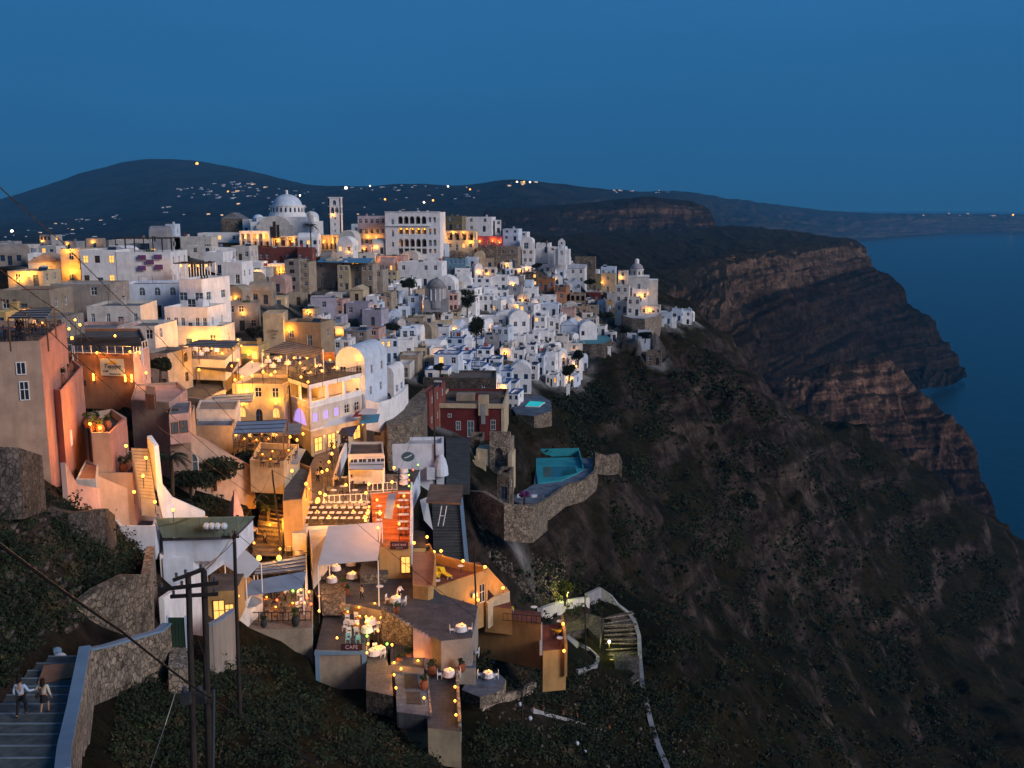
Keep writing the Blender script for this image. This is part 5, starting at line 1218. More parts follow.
# --- lit cafe behind the poles
wallline('white_side_wall', [at(163, 628, 68), at(182, 626, 72), at(203, 622, 78)], [2.3, 3.3, 4.6], .35, 'white', None, 'tall white side wall of the lit cafe behind the poles', 'wall', 2)
wallline('brick_wall', [at(211, 655, 66), at(222, 650, 70), at(236, 640, 76)], [2.2, 2.4, 2.6], .4, 'brickpale', 'curbblue', 'whitewashed brick wall with blue coping by the poles', 'wall', 3)
deck('cafe_floor', [(204, 622), (240, 606), (262, 585), (246, 575), (206, 585)], 224.2, 3, 'offwhite', 'ochre', 'lit ochre cafe floor under the white tarpaulin')
awning([(206, 553), (223, 531), (261, 563), (246, 579)], [228, 229, 227.2, 226.6], 'canvas', 'white sagging tarpaulin roof behind the poles', 'w', floor=224)
awning([(189, 562), (206, 553), (223, 531), (221, 530)], [228.5, 228.2, 229, 229.3], 'canvas', 'narrow white tarpaulin flap beside the bigger one', False)
block('lit_cafe', [(206, 592), (236, 590), (244, 574), (212, 574)], 227.0, 3.2, 'ochre', 'roofbrown', 'small ochre cafe room with glowing doorway', 'cafe', [(0, .4, 3.0, 1.0, 2.2, 'glasslit', False, 'framebrown'), (0, .75, 2.4, .8, 1.2, 'glasslit', False, 'framebrown')])
for px, py, pw in ((218, 600, 90), (238, 596, 120), (229, 588, 60)): globe(px, py, 226.0, h=1.6, power=pw, look='bare glowing bulb lamp in the lit cafe')
# green corrugated roof, white rooms
awning([(163, 537), (156, 518), (255, 516), (234, 536)], [232.8, 234.6, 234.6, 232.8], 'roofgreen', 'pale green corrugated roof', False, 'corrugated_roof', t=.12, ribs=0)
block('low_store', [(163, 541), (234, 539), (253, 520), (158, 521)], 232.2, 1.9, 'bluewhite', 'slate', 'low store under the green corrugated roof', 'store')
deck('yard_floor', [(162, 562), (192, 560), (220, 541), (163, 541)], 230.4, 1.5, 'bluewhite', 'slate', 'dark roof yard enclosed by white parapets')
zf = 230.4
wallline('yard_wall', [W3(163, 562, zf), W3(192, 560, zf), W3(221, 541, zf)], .35, .3, 'bluewhite', None, 'bluish white parapet round the dark roof yard', 'wall', 2.2)
wallline('yard_wall', [W3(162, 541, zf), W3(162, 562, zf)], .6, .3, 'white', None, 'short white parapet at the left of the roof yard', 'wall', 2)
deck('side_yard', [(121, 535), (153, 534), (156, 521), (112, 520)], 233.2, 2.5, 'stone', 'slate', 'sunken yard with pale walls next to the corrugated roof')
wallline('yard_wall', [W3(108, 518, 233.2), W3(122, 536, 233.2), W3(154, 536, 233.2), W3(158, 524, 233.2)], .9, .25, 'bluewhite', None, 'pale low wall round the sunken yard', 'wall', 2)
for k, px in enumerate((217, 223, 229, 236)):
    b = MB(); b.sphere((0, 0, .25), .3, 'globeunlit', 10, 6); b.cyl((0, 0), .15, .15, -.1, 0, 'metal', 8); tag(b.build('roof_vent', None, W3(px*.92+12-5, 529, 233.8)), 'round white roof ventilator on the green corrugated roof', 'ventilator', 'round ventilators')
deck('weathered_roofs', [(100, 575), (150, 570), (185, 566), (196, 575), (165, 592), (120, 600)], 228.0, 3, 'stonedark', 'roofbrown', 'dark weathered flat roofs above the rubble wall', 'roof')
b = MB(); b.lathe((0, 0, 0), [(.8, 0), (.75, .8), (.35, 2.2), (.15, 2.8), (.22, 3.0)], 'rose', 4); b.box(-.5, .5, -.6, -.55, .3, .6, 'glass'); tag(b.build('pointed_shrine', None, at(236, 519, 99)), 'small pink pointed chimney shrine', 'shrine')
# --- cafe terrace A with blue awnings
deck('cafe_terrace', [(243, 630), (312, 628), (313, 590), (262, 585), (246, 596)], ZA, 4.6, 'beige', 'paving', 'brown cafe terrace beneath the blue awnings')
def framed_panel(pts, z, h, look):
    A = W3(*pts[0], z); B = W3(*pts[1], z); L_ = (B-A).length; ang = math.atan2(B.y-A.y, B.x-A.x); r = empty('panel_wall', A, ang)
    b = MB(); b.box(.4, L_-.4, 0, .3, -h, -.31, 'beige'); b.build('panel', r); b = MB(); b.box(-.05, L_+.05, -.12, .45, -.3, .05, 'curbblue'); b.box(0, .4, -.1, .4, -h, -.303, 'curbblue'); b.box(L_-.4, L_, -.1, .4, -h, -.303, 'curbblue'); b.build('frame', r)
    tag(r, look, 'wall', None, (A+B)/2); cap_ground([(A.x, A.y-1.2), (B.x, B.y-1.2), (B.x, B.y+1), (A.x, A.y+1)], z-h+.2, .2); return r
framed_panel([(245, 628), (312, 626)], ZA-.1, 4.4, 'beige panel wall framed in pale blue under the cafe terrace')
awning([(254, 575), (257, 564), (306, 555), (305, 570)], [224.7, 225.2, 225.2, 224.6], 'canvasblue', 'striped blue-grey awning, the far one of the pair', 'w', floor=ZA, ribs=4)
awning([(243, 596), (250, 581), (306, 571), (303, 588)], [224.3, 224.9, 224.9, 224.2], 'canvasturq' if 0 else 'canvasblue', 'plain blue awning, the near one of the pair', 'w', floor=ZA, ribs=0)
railing('railing', [W3(246, 622, ZA), W3(272, 622, ZA), W3(311, 621, ZA)], .95, 'wooddark', 'dark rail along the cafe terrace edge')
for px, py in ((266, 606), (285, 600), (292, 612), (275, 616)): table(px, py, ZA, 2, 'wood', True, 'chairdark', 9, 'small wooden cafe table')
for px, py, c, l in ((301, 590, 'globe', 'orange'), (309, 592, 'globe', 'orange'), (307, 598, 'globered', 'red'), (311, 604, 'globered', 'red'), (304, 603, 'globe', 'orange'), (277, 600, 'globered', 'red'), (293, 591, 'globegreen', 'yellow-green'), (319, 611, 'globe', 'orange'), (319, 596, 'globe', 'orange')):
    globe(px, py, ZA+.9, h=.9, power=9 if c == 'globe' else 4, kind=c, r=.11, col={'globe': (1, .45, .1), 'globered': (1, .1, .03), 'globegreen': (.5, 1, .15)}[c], look=l+' glowing lantern by the railed cafe terrace', name='lantern')
for px, py in ((300, 596), (303, 604), (299, 608)): chair(W3(px, py+3, ZA), 1.2, 'chairwhite', 'white cafe chair')
b = MB(); b.lathe((0, 0, 0), [(.05, 0), (.05, 1.9), (.1, 1.95)], 'wood', 6); b.lathe((0, 0, 1.9), [(1.25, 0), (1.2, .08), (.5, .55), (.05, .85)], 'canvasgrey', 8); tag(b.build('parasol', None, W3(250, 622, ZA)), 'small grey closed-in parasol beside the wooden stair', 'parasol')
potplant(296, 626, ZA, 1.0, 'potdark', 'leafpot', 'bright green potted plant on the terrace corner', 1.3); potplant(243, 616, ZA, .7, 'pot', 'leaf'); potplant(264, 627, ZA, .5, 'potdark', 'leaf')
# --- chair deck B with CAFE sign
deck('chair_deck', [(316, 650), (366, 650), (372, 606), (326, 606)], ZB, 3.0, 'beige', 'slate', 'dark blue-grey deck crowded with cafe chairs')
framed_panel([(315, 652), (366, 651)], ZB-.1, 3.8, 'lower beige panel wall framed in pale blue')
sg = empty('cafe_sign', W3(352, 650, ZB)+Vector((0, -.12, .05))); b = MB(); b.box(-.98, .98, -.06, 0, 0, .62, 'signdark'); b.build('board', sg)
def text(parent, s, size, loc, m, rx=math.pi/2, shear=0, rz=0):
    c = bpy.data.curves.new('lettering', 'FONT'); c.body = s; c.size = size; c.align_x = 'CENTER'; c.align_y = 'CENTER'; c.extrude = .01; c.shear = shear; c.materials.append(M[m])
    t = bpy.data.objects.new('lettering', c); COL.objects.link(t); bpy.context.view_layer.update()
    me = bpy.data.meshes.new_from_object(t.evaluated_get(bpy.context.evaluated_depsgraph_get())); bpy.data.objects.remove(t)
    o = link('lettering', me, parent, loc); o.rotation_euler = (rx, 0, rz); return o
text(sg, 'CAFE', .5, (0, -.08, .3), 'inklight'); tag(sg, 'dark sign board reading CAFE on the deck edge', 'sign', full=True)
for j, (px, py) in enumerate([(347, 611), (356.5, 611), (346, 617), (357, 620), (347, 624), (357, 628), (345, 631), (357, 635), (348, 643), (358, 643), (349, 637), (352, 628)]):
    chair(W3(px, py, ZB), (0, math.pi)[j % 2]+random.uniform(-.3, .3), 'chairblue' if py > 640 or j == 2 else 'chairwhite', ('pale blue' if py > 640 or j == 2 else 'white')+' cafe chair')
for px, py in ((358, 616), (359, 625), (357, 633), (347, 620.5)): table(px, py, ZB, 0, 'wood', True, power=9, look='small wooden cafe table')
for px, py in ((374, 612), (371, 626), (367, 634)): table(px, py, ZB+.1, 1, 'cloth', True, 'chairwhite', 8)
for px, py, c in ((339, 610, 'globe'), (364, 608, 'globewhite'), (366, 617, 'globe'), (366, 622, 'globe'), (381, 618, 'globe'), (378, 631, 'globe'), (337, 638, 'globe'), (367, 636, 'globegreen'), (368, 644, 'globe'), (367, 653, 'globe'), (392, 645, 'globe'), (387, 644, 'globegreen')):
    globe(px, py, ZB+.7, h=.7, power=9 if c != 'globegreen' else 4, kind=c, r=.11, col=(1, .45, .1) if c != 'globegreen' else (.5, 1, .15), look=('yellow-green' if c == 'globegreen' else 'white' if c == 'globewhite' else 'orange')+' glowing lantern on the lower decks', name='lantern')
# --- plaza C, canopy, stepped walls
deck('plaza', [(322, 604), (350, 604), (383, 611), (413, 627), (441, 641), (472, 638), (478, 606), (440, 594), (402, 556), (330, 556), (314, 590)], ZC, 4, 'greybeige', 'slate', 'dark slate plaza with white clothed tables')
cn = awning([(318, 565), (328, 526), (382, 522), (378, 560)], [225.9, 227.1, 226.9, 225.8], 'canvas', 'big pale square canopy over cafe tables', 'w', floor=ZC, ribs=0, full=True)
for px, py in ((319, 574), (351, 567), (352, 580), (336, 572), (332, 584)): table(px, py, ZC, 2, 'cloth', True, 'chairdark', 10)
table(396, 604, ZC, 4, 'cloth', True, 'chairwhite', 12); table(380, 593, ZC, 0, 'chairwhite', False, look='bare round white cafe table')
for px, py in ((347, 596), (397, 614), (344, 590)): potplant(px, py, ZC, .7, 'pot', 'leafpot')
stairs('garden_steps', W3(322, 600, ZC+1.0), W3(345, 600, ZC+1.0), W3(320, 585, ZC+.1), W3(346, 585, ZC+.1), 5, 'stone', 'brown garden steps beneath the pale canopy', cap=False)
def stepped_wall(px0, py0, px1, py1, zt, zb, n, m, look):
    A, B = W3(px0, py0, zt), W3(px1, py1, zb); b = MB(); d = (B-A); nn = Vector((-d.y, d.x, 0)).normalized()*.35
    for i in range(n):
        p = A+Vector((d.x, d.y, 0))*(i/n); q = A+Vector((d.x, d.y, 0))*((i+1)/n); z = zt+(zb-zt)*i/n
        b.prism([(p.x, p.y), (q.x, q.y), (q.x+nn.x, q.y+nn.y), (p.x+nn.x, p.y+nn.y)], ZD-3.0, z, m)
    tag(b.build('stepped_wall'), look, 'wall', None, (A+B)/2)
stepped_wall(381, 609, 412, 628, 222.1, 220.9, 8, 'stonelight', 'pale wall with saw-tooth top stepping down the plaza')
stepped_wall(413, 630, 442, 645, 221.6, 220.2, 8, 'rose', 'second pale saw-tooth wall lit at its foot')
deck('ramp_slab', [(384, 636), (416, 632), (470, 640), (476, 655), (444, 652), (425, 655), (424, 668), (388, 665)], 218.9, 3, 'greybeige', 'slate', 'dark slate terrace below the saw-tooth walls')
# --- lower decks D
deck('brown_deck', [(366, 690), (393, 696), (390, 650), (367, 648)], 218.9, 2, 'stone', 'paving', 'brown paved deck with one large white table')
table(374, 657, 218.95, 3, 'cloth', True, 'chairwhite', 14, 'large round table under long white cloth')
table(380, 655, 218.95, 0, 'cloth', True, 'chairwhite', 10, 'round table under long white cloth')
deck('planter_deck', [(397, 712), (430, 716), (424, 664), (394, 660)], 218.3, 1.4, 'slate', 'bluepave', 'blue-grey deck with two sunken panels')
deck('sunken_panel', [(405, 688), (419, 688), (417, 674), (404, 674)], 218.37, .08, 'slate', 'stepdark', 'upper dark sunken panel of the lower deck', 'panel', cap=False)
deck('sunken_panel', [(407, 703), (422, 704), (420, 692), (406, 692)], 218.37, .08, 'slate', 'stepdark', 'lower dark sunken panel of the lower deck', 'panel', cap=False)
deck('long_deck', [(428, 728), (461, 732), (458, 660), (425, 656), (424, 665)], 218.1, 3.2, 'cream', 'slate', 'long blue-grey slate deck reaching over the slope')
wallline('deck_kerb', [W3(426, 665, 218.1), W3(431, 716, 218.1)], .25, .18, 'stonelight', None, 'pale kerb between the two lower decks', 'kerb', .3)
wallline('deck_kerb', [W3(457, 676, 218.1), W3(460, 728, 218.1)], .6, .25, 'stonelight', None, 'pale parapet on the outer side of the long deck', 'kerb', .3)
for px, py in ((445, 662), (449, 678), (468, 656), (461, 633)): table(px, py, 218.15 if py > 640 else ZC-.2, 2, 'cloth', True, 'chairwhite', 12)
table(449, 664, 218.15, 0, 'cloth', True, 'chairwhite', 8)
deck('side_deck', [(455, 668), (476, 668), (474, 648), (455, 648)], 218.3, 1.6, 'greybeige', 'bluepave', 'small blue paved side deck with one white table')
for px, py in ((394, 663), (394, 675), (396, 688), (401, 669), (418, 661), (422, 683), (424, 698), (455, 687), (455, 701), (456, 715), (411, 643), (415, 647)): globe(px, py, 218.9, h=.55, power=11, r=.11, look='orange glowing garden lantern on the lower decks', name='lantern')
for px, py in ((432, 675), (452, 646), (424, 690), (462, 672), (451, 640), (400, 667), (409, 663), (413, 662)): potplant(px, py, 218.2, .6, 'pot', 'leaf', 'terracotta urn with small shrub', 1.2)
deck('round_platform', [(462, 690), (480, 697), (500, 691), (506, 680), (498, 673), (470, 672)], 213.2, 1.2, 'stone', 'bluepave', 'blue round platform with one white table below the decks')
table(488, 679, 213.2, 2, 'cloth', True, 'chairwhite', 14, 'white clothed table alone on the round platform')
block('deck_store', [(400, 718), (461, 742), (461, 726), (402, 708)], 217.0, 3.5, 'cream', 'roofwhite', 'cream base wall under the lower decks', 'base wall')
# --- yellow villa
vr, vp = block('yellow_villa', [(412, 549), (430, 548), (436, 560), (433, 590), (428, 592), (413, 590)], 221.9, 4.5, 'ochre', 'terra', 'ochre villa stepping down in terraces with black doors', 'villa', [(5, .5, 2.2, .4, .8, 'glass', False, 'framebrown')] if 0 else [], .5, full=True)
def vprism(pts, z0, z1, m, nm, mt=None):
    b = MB(); b.prism(zpoly(pts, z1), z0, z1, m, mt); return b.build(nm, vr)
vprism([(433, 590), (486, 576), (480, 562), (436, 562)], 215.5, 219.0, 'ochre', 'terrace_floor', 'redtile')
# front wall with doors
A, B = W3(433, 588, 219.9), W3(485.5, 567, 220.3); L_ = math.hypot(B.x-A.x, B.y-A.y); T = Matrix.Translation((A.x, A.y, 215.5)) @ Matrix.Rotation(math.atan2(B.y-A.y, B.x-A.x), 4, 'Z')
b = MB(); b.wallopen(L_, 4.5, [(L_*.30, L_*.30+.9, .1, 2.2, False), (L_*.84, L_*.84+.9, .9, 3.1, False), (L_*.5, L_*.5+.25, 1.4, 2.0, False)], .3, -2, 'ochre', T @ Matrix.Translation((0, -.35, 0)), 0); b.build('front_wall', vr)
for x, z, w2, h2 in ((L_*.30+.45, .1, .9, 2.1), (L_*.84+.45, .9, .9, 2.2)):
    o = link('door', win_mesh(w2, h2, 'glass', False, 'frame'), vr); o.matrix_local = T @ Matrix.Translation((x, -.25, z))
for x, z in ((L_*.72, 2.0),):
    b = MB(); b.box(-.35, .35, -.3, 0, 0, .5, 'offwhite'); b.cyl((0, -.16), .01, .01, 0, .01, 'metal', 4); o = b.build('air_conditioner', vr); o.matrix_local = T @ Matrix.Translation((x, -.36, z))
def vwall(pts, hs, m='ochre', nm='parapet', t=.3, down=1.0, cap=None): return wallline(nm, pts, hs, t, m, cap, None, 'x', down, vr)
vwall([W3(436, 556, 219.9), W3(459, 561, 219.9), W3(484, 567, 219.9)], [.3, .1, .1], down=1.2)
deckz = 215.6
vprism([(485, 606), (512, 609), (509, 590), (486, 588)], 212.5, deckz, 'ochre', 'terrace_floor', 'redtile')
vwall([W3(486, 569, 220.0), W3(497, 581, 218.2), W3(509, 594, 216.5)], [.4, .4, .4], down=2.2)
vwall([W3(509, 594, 216.5), W3(493, 606, 215.6), W3(487, 610, 215.6)], [.4, 1.0, .9], 'cream', down=2.2)
vprism([(478, 612), (541, 624), (541, 612), (486, 606)], 209.0, 214.4, 'ochre', 'terrace_floor', 'redtile')
vprism([(543, 651), (566, 649), (562, 623), (541, 625)], 207.5, 212.3, 'ochre', 'terrace_floor', 'redtile')
vwall([W3(566, 651, 212.3), W3(562, 622, 212.3)], [.9, .9], down=3)
vwall([W3(541, 652, 212.3), W3(541, 624, 212.3)], [.2, .2], 'offwhite', down=.4)
railing('railing', [W3(503, 621, 214.4), W3(541, 624, 214.4)], .9, 'wooddark', 'x', parent=vr)
block('ochre_house', [(413, 548), (426, 548), (425, 532), (414, 530)], 222.4, 2.5, 'yellow', 'wooddark', 'small yellow rimmed roof box above the ochre villa', 'roof box')
for px, py, z in ((414, 543, 224), (427, 537, 223), (434, 552, 221.4), (441, 551, 221.2), (463, 561, 221), (485, 567, 221.2), (503, 588, 218), (478, 600, 217.3), (563, 624, 213.4), (564, 651, 213.4)): globe(px, py, z, h=.35, power=38, r=.17, look='warm globe lamp on the ochre villa parapet')
for k, (px, py, z) in enumerate(((438, 577, 219.05), (446, 577, 219.05), (490, 611, 214.45), (506, 611, 214.45), (559, 634, 212.35))):
    r = empty('sun_lounger', W3(px, py, z), .6*k); b = MB(); b.box(-.3, .3, -.9, .5, .28, .4, 'cushion'); b.build('cushion', r); b = MB(); b.hexa([(-.3, .5, .3), (.3, .5, .3), (.3, 1.0, .8), (-.3, 1.0, .8), (-.3, .45, .4), (.3, .45, .4), (.3, .93, .9), (-.3, .93, .9)], 'cushion'); b.build('backrest', r)
    b = MB(); [b.box(x-.03, x+.03, y-.03, y+.03, 0, .279, 'frame') for x in (-.27, .27) for y in (-.8, .5)]; b.build('frame', r); tag(r, 'yellow cushioned lounger on the ochre villa', 'lounger', 'yellow loungers', Vector(r.location))
for px, py, z in ((437, 587, 219.05), (461, 572, 219.05), (504, 594, 215.65), (534, 613, 214.45), (560, 627, 212.35), (560, 644, 212.35)): table(px, py, z, 0, 'chairwhite', False, look='small round white table on the ochre villa')
# --- main stairs
stairs('main_street', at(434, 566, 117), at(466, 566, 117), at(432, 500, 136), at(462, 500, 136), 22, 'stepdark', 'dark street steps climbing beside the blue coping', 'steps', nose='step', cap=True)
stairs('main_street', at(446, 484, 142), at(470, 484, 142), at(446, 438, 172), at(470, 438, 172), 26, 'stepdark', 'dark upper street steps leading to the red mansion', 'steps', nose='step')
wallline('blue_kerb', [at(467, 568, 117), at(464, 535, 126), at(461, 502, 136)], .7, .5, 'curbblue', None, 'blue painted kerb wall beside the street steps', 'wall', 2)
deck('dark_canopy', [(426, 501), (461, 503), (463, 485), (430, 484)], 225.6, .25, 'roofbrown', 'roofbrown', 'dark flat canopy roof over the street steps', 'canopy', cap=False)
b = MB(); A, B_, C_, D_ = at(420, 500, 125), at(427, 497, 126), at(433, 530, 118), at(424, 520, 119); b.sheet([A, B_, C_, D_], 'canvas', .04); tag(b.build('hanging_tarp'), 'white tarpaulin hanging beside the street steps', 'tarpaulin', None, (A+C_)/2)
b = MB()
for k in (0, 1): a = at(438+k*5, 526, 122); b.tube([a, a+Vector((0.4, 1.5, 2.2))], .06, 'railwhite', 5)
b.tube([at(438, 526, 122)+Vector((.2, .8, 1.1)), at(443, 526, 122)+Vector((.2, .8, 1.1))], .05, 'railwhite', 5); tag(b.build('step_ladder'), 'white handrail frame on the street steps', 'handrail', None, at(440, 520, 122))
# --- orange dining stairs
zt0, zt1 = 226.4, 224.6
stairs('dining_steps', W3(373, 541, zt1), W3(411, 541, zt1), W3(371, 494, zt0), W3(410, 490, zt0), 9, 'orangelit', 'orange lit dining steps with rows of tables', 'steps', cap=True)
awning([(384, 518), (388, 494), (396, 493), (392, 519)], [227.2, 228.4, 228.4, 227.2], 'canvasblue', 'narrow white glass roof splitting the orange dining steps', False, 'glass_roof')
for i in range(6):
    z = zt1+(zt0-zt1)*(i+.6)/7
    for px in (401, 406): 
        r = table(px, 535-7.2*i, z+.1, 0, 'chairwhite', False, look='small white dining table on the orange steps')
    if i < 4: table(379, 533-7*i, z+.1, 0, 'chairwhite', i % 2 == 0, power=10, look='small white dining table on the orange steps')
for px, py, pw in ((377, 500, 90), (380, 514, 90), (398, 506, 110), (399, 524, 110), (378, 528, 70), (404, 496, 90)): globe(px, py, 227.8, h=1.8, power=pw, r=.13, look='orange lamp over the orange dining steps', col=(1, .32, .05))
wallline('side_parapet', [W3(411, 545, zt1), W3(412, 490, zt0)], 1.0, .25, 'bluewhite', None, 'pale side parapet of the orange dining steps', 'wall', 3)
block('orange_cafe', [(379, 547), (411, 546), (411, 541), (380, 541)], 224.58, 3.8, 'ochre', 'orange', 'olive ochre cafe front below the orange dining steps', 'cafe', [(0, .82, 3.0, 1.0, 1.9, 'glasslit', False, 'framebrown')])
sg = empty('cafe_bar_sign', W3(399.5, 546, 224.6)+Vector((0, -.25, .1))); b = MB(); b.box(-.95, .95, -.05, 0, -.35, .45, 'signdark'); b.build('board', sg); text(sg, 'CAFE BAR', .34, (0, -.07, .12), 'inklight'); text(sg, 'restaurant', .18, (0, -.07, -.2), 'inklight'); tag(sg, 'maroon cafe sign below the orange dining steps', 'sign', full=True)
block('grey_store', [(360, 575), (388, 574), (386, 560), (362, 560)], 222.0, 1.4, 'stone', 'slate', 'low grey wall box under the pale canopy corner', 'store')
# --- black and white table terrace
zq = 226.0
deck('checker_terrace', [(288, 527), (366, 524), (372, 502), (300, 505)], zq, 3.2, 'offwhite', 'wooddark', 'dark terrace packed with rows of white seats')
for j in range(4):
    for i in range(11):
        px = 293+i*7.2+(j % 2)*3; py = 524-j*5.3
        if px > 368: continue
        p = W3(px, py, zq); r = empty('dining_table', p); link('tabletop', share('sq', lambda: (lambda m_: (m_.box(-.24, .24, -.26, .26, .66, .76, 'cloth'), m_.mesh('tabletop'))[1])(MB())), r); link('leg', share('tleg', m_leg), r); tag(r, 'small square table with white cloth in packed rows', 'table', 'packed white tables', p+Vector((0, 0, .7)))
        if (i*3+j) % 5 == 0: candle((p.x, p.y, p.z+.77), 'globe', 8)
for i in range(5): globe(369-i*.9, 507+i*3.4, zq+.8, h=.4, power=10, r=.13, look='orange lamp in the short row edging the packed tables')
# --- balustrade terrace above
zu = 226.3
deck('wood_terrace', [(320, 505), (368, 503), (368, 493), (398, 491), (398, 474), (352, 474), (322, 482)], zu, 3.0, 'offwhite', 'paving', 'brown terrace with wooden tables behind white balustrade')
railing('balustrade', [W3(324, 504, zu), W3(345, 503, zu), W3(367, 502, zu)], 1.0, 'railwhite', 'white balustrade of the wooden table terrace', 'balustrade', .9, None, True)
railing('balustrade', [W3(368, 492, zu), W3(397, 490, zu)], 1.0, 'railwhite', 'short white balustrade beside the orange steps', 'balustrade', .9, None, True)
for px, py in ((334, 496), (343, 492), (355, 496), (356, 488), (357, 482), (344, 483), (378, 482), (380, 487), (365, 480)): table(px, py, zu, 2, 'chairwhite', False, 'chairdark', look='small white topped table on the balustrade terrace')
for px, py, pw in ((320, 493, 60), (325, 495, 50), (317, 502, 110), (346, 485, 60), (358, 469, 60), (369, 484, 60), (366, 493, 60), (394, 468, 60), (392, 482, 60), (322, 472, 50), (327, 470, 40), (329, 462, 40), (332, 454, 40), (334, 447, 40), (308, 489, 50), (305, 492, 50), (305, 499, 50)): globe(px, py, zu+1.9, h=1.9, power=pw, r=.17, look='bright globe lamp around the balustrade terrace')
awning([(349, 470), (350, 456), (384, 455), (383, 470)], [229.2, 229.8, 229.8, 229.2], 'canvas', 'beige pleated awning above the balustrade terrace', 'w', floor=zu, ribs=3)
block('glazed_room', [(348, 457), (384, 456), (383, 444), (350, 444)], 230.2, 3.4, 'offwhite', 'roofbrown', 'white glazed room with dark panes above beige awning', 'pavilion', [(0, .15, 1.5, 1.0, 1.3, 'glass', False, 'frame'), (0, .4, 1.5, 1.0, 1.3, 'glass', False, 'frame'), (0, .65, 1.5, 1.0, 1.3, 'glass', False, 'frame'), (0, .9, 1.5, 1.0, 1.3, 'glass', False, 'frame')], .3)
# coloured little lanterns on cable by the emblem wall
for px, py, c in ((418, 465, 'globegreen'), (413, 470, 'globered'), (409, 475, 'globegreen'), (409, 480, 'globered'), (409, 486, 'globegreen'), (409, 493, 'globered')): globe(px, py, 227.5, h=1.6, power=3, kind=c, r=.1, col=(.5, 1, .15) if c == 'globegreen' else (1, .1, .03), look=('green' if c == 'globegreen' else 'red')+' coloured lantern by the emblem wall', name='lantern')
deck('blue_terrace', [(398, 491), (411, 490), (420, 470), (398, 468)], 226.0, 3, 'bluewhite', 'slate', 'narrow bluish terrace with white tables at the emblem wall')
for px, py in ((404, 480), (404, 486), (404, 474)): table(px, py, 226.0, 2, 'cloth', False, 'chairdark')
# --- street with people, yellow house, dark pergola restaurant
deck('lit_street', [(300, 505), (320, 500), (340, 470), (348, 440), (322, 440), (308, 470)], 226.0, 3, 'stone', 'paving', 'warm lit lane between restaurants', 'lane')
block('orange_bar', [(283, 505), (302, 503), (311, 470), (300, 466), (284, 475)], 229.3, 4.5, 'ochre', 'slate', 'small ochre bar with a pale blue lean-to roof', 'bar', par=.4)
awning([(282, 463), (289, 447), (306, 449), (298, 464)], [231.2, 232, 232, 231.2], 'canvasblue', 'pale blue lean-to awning beside the lit lane', False)
block('yellow_wall_house', [(250, 466), (284, 468), (299, 450), (260, 448)], 231.6, 3.0, 'cream', 'roofbrown', 'yellow cream restaurant box with a terrace of diners', 'restaurant', par=.7)
for px, py in ((262, 462), (272, 459), (281, 463), (270, 467), (288, 458)): table(px, py, 231.7, 2, 'chairdark' if 0 else 'wood', px % 2 == 0, 'chairdark', look='small wooden table on the yellow restaurant roof')
awning([(233, 434), (237, 422), (287, 420), (283, 432)], [235.2, 235.6, 235.6, 235.2], 'canvasblue', 'long dark framed blue-grey pergola roof', 'b', floor=231.5, ribs=3)
awning([(284, 434), (288, 423), (302, 424), (300, 434)], [234.2, 234.5, 234.5, 234.2], 'canvasgrey', 'short dark grey awning right of the long pergola', False)
deck('dining_room', [(234, 452), (284, 452), (290, 436), (240, 436)], 231.6, 3.6, 'yellow', 'wooddark', 'dark open dining floor beneath the long pergola')
for px, py in ((244, 446), (256, 447), (268, 446), (250, 441), (276, 442)): table(px, py, 231.6, 2, 'wood', True, 'chairdark', 14, 'small wooden table under the long pergola')
for px, py, pw in ((242, 432, 120), (268, 430, 140), (292, 471, 90), (297, 440, 80), (290, 437, 80), (303, 434, 60), (236, 435, 60), (306, 484, 60)): globe(px, py, 233.4, h=1.2, power=pw, r=.15, look='warm lamp around the long pergola restaurant')
# ---------------------------------------------------------------- left side: pink house, orange restaurant, beige building
WD = 'shutter'
block('pink_house', [(-60, 352), (40, 348), (66, 328), (-20, 326)], 249.35, 14, 'pinkbeige', 'slate', 'big pinkish beige house with tall plain wall and busy roof terrace', 'house',
      [(0, .79, 2.0, .7, 1.0, 'glass', False, 'frame'), (0, .805, 4.0, .7, 1.5, 'glass', False, 'frame')], .55, {1: 'pink'}, full=True)  # right face's pink holds the light from the right in its colour
block('pink_tower', [(47, 396), (61, 399), (83, 374), (72, 366), (60, 366)], 244.7, 10.5, 'pink', 'slate', 'pink tower block with planted balcony', 'house', [(1, .25, 4.6, .6, 1.3, 'shutter', False, 'frame'), (1, .3, 8.2, 1.6, 1.3, 'orange', True, 'framebrown')], .7, full=True)
block('pink_terrace_house', [(92, 441), (110, 441), (127, 425), (112, 416), (88, 420)], 240.6, 9, 'pinkbeige', 'slate', 'low pink house with glowing planted roof terrace', 'house', [], .7, {1: 'pink'}, full=True)
block('pink_porch_house', [(98, 480), (133, 480), (147, 463), (130, 457), (112, 462)], 237.3, 7, 'pinkbeige', 'slate', 'pink terrace house beside the lit white stairs', 'house', [(1, .5, 2.0, .8, 1.4, 'glass', False, 'frame')], .6, {1: 'pink'}, full=True)
wallline('pink_wall', [W3(64, 478, 240), W3(76, 492, 238), W3(100, 512, 235.8)], [1.2, .6, 2.0], .35, 'rose', None, 'small pale wing wall at the foot of the pink tower', 'wall', 3)
block('cream_porch', [(76, 482), (96, 482), (98, 466), (86, 462)], 238.4, 4, 'offwhite', 'terra', 'tiny cream porch with tiled roof under the pink tower', 'porch', [(0, .75, 3.4, .7, 1.5, 'shutter', False, 'frame')], .2)
stairs('lit_stairs', W3(141, 500, 235.8), W3(156, 502, 235.8), W3(131, 448, 240.0), W3(148, 449, 240.0), 16, 'offwhite', 'golden lit steps climbing beside the pink houses', 'steps', nose='cream')
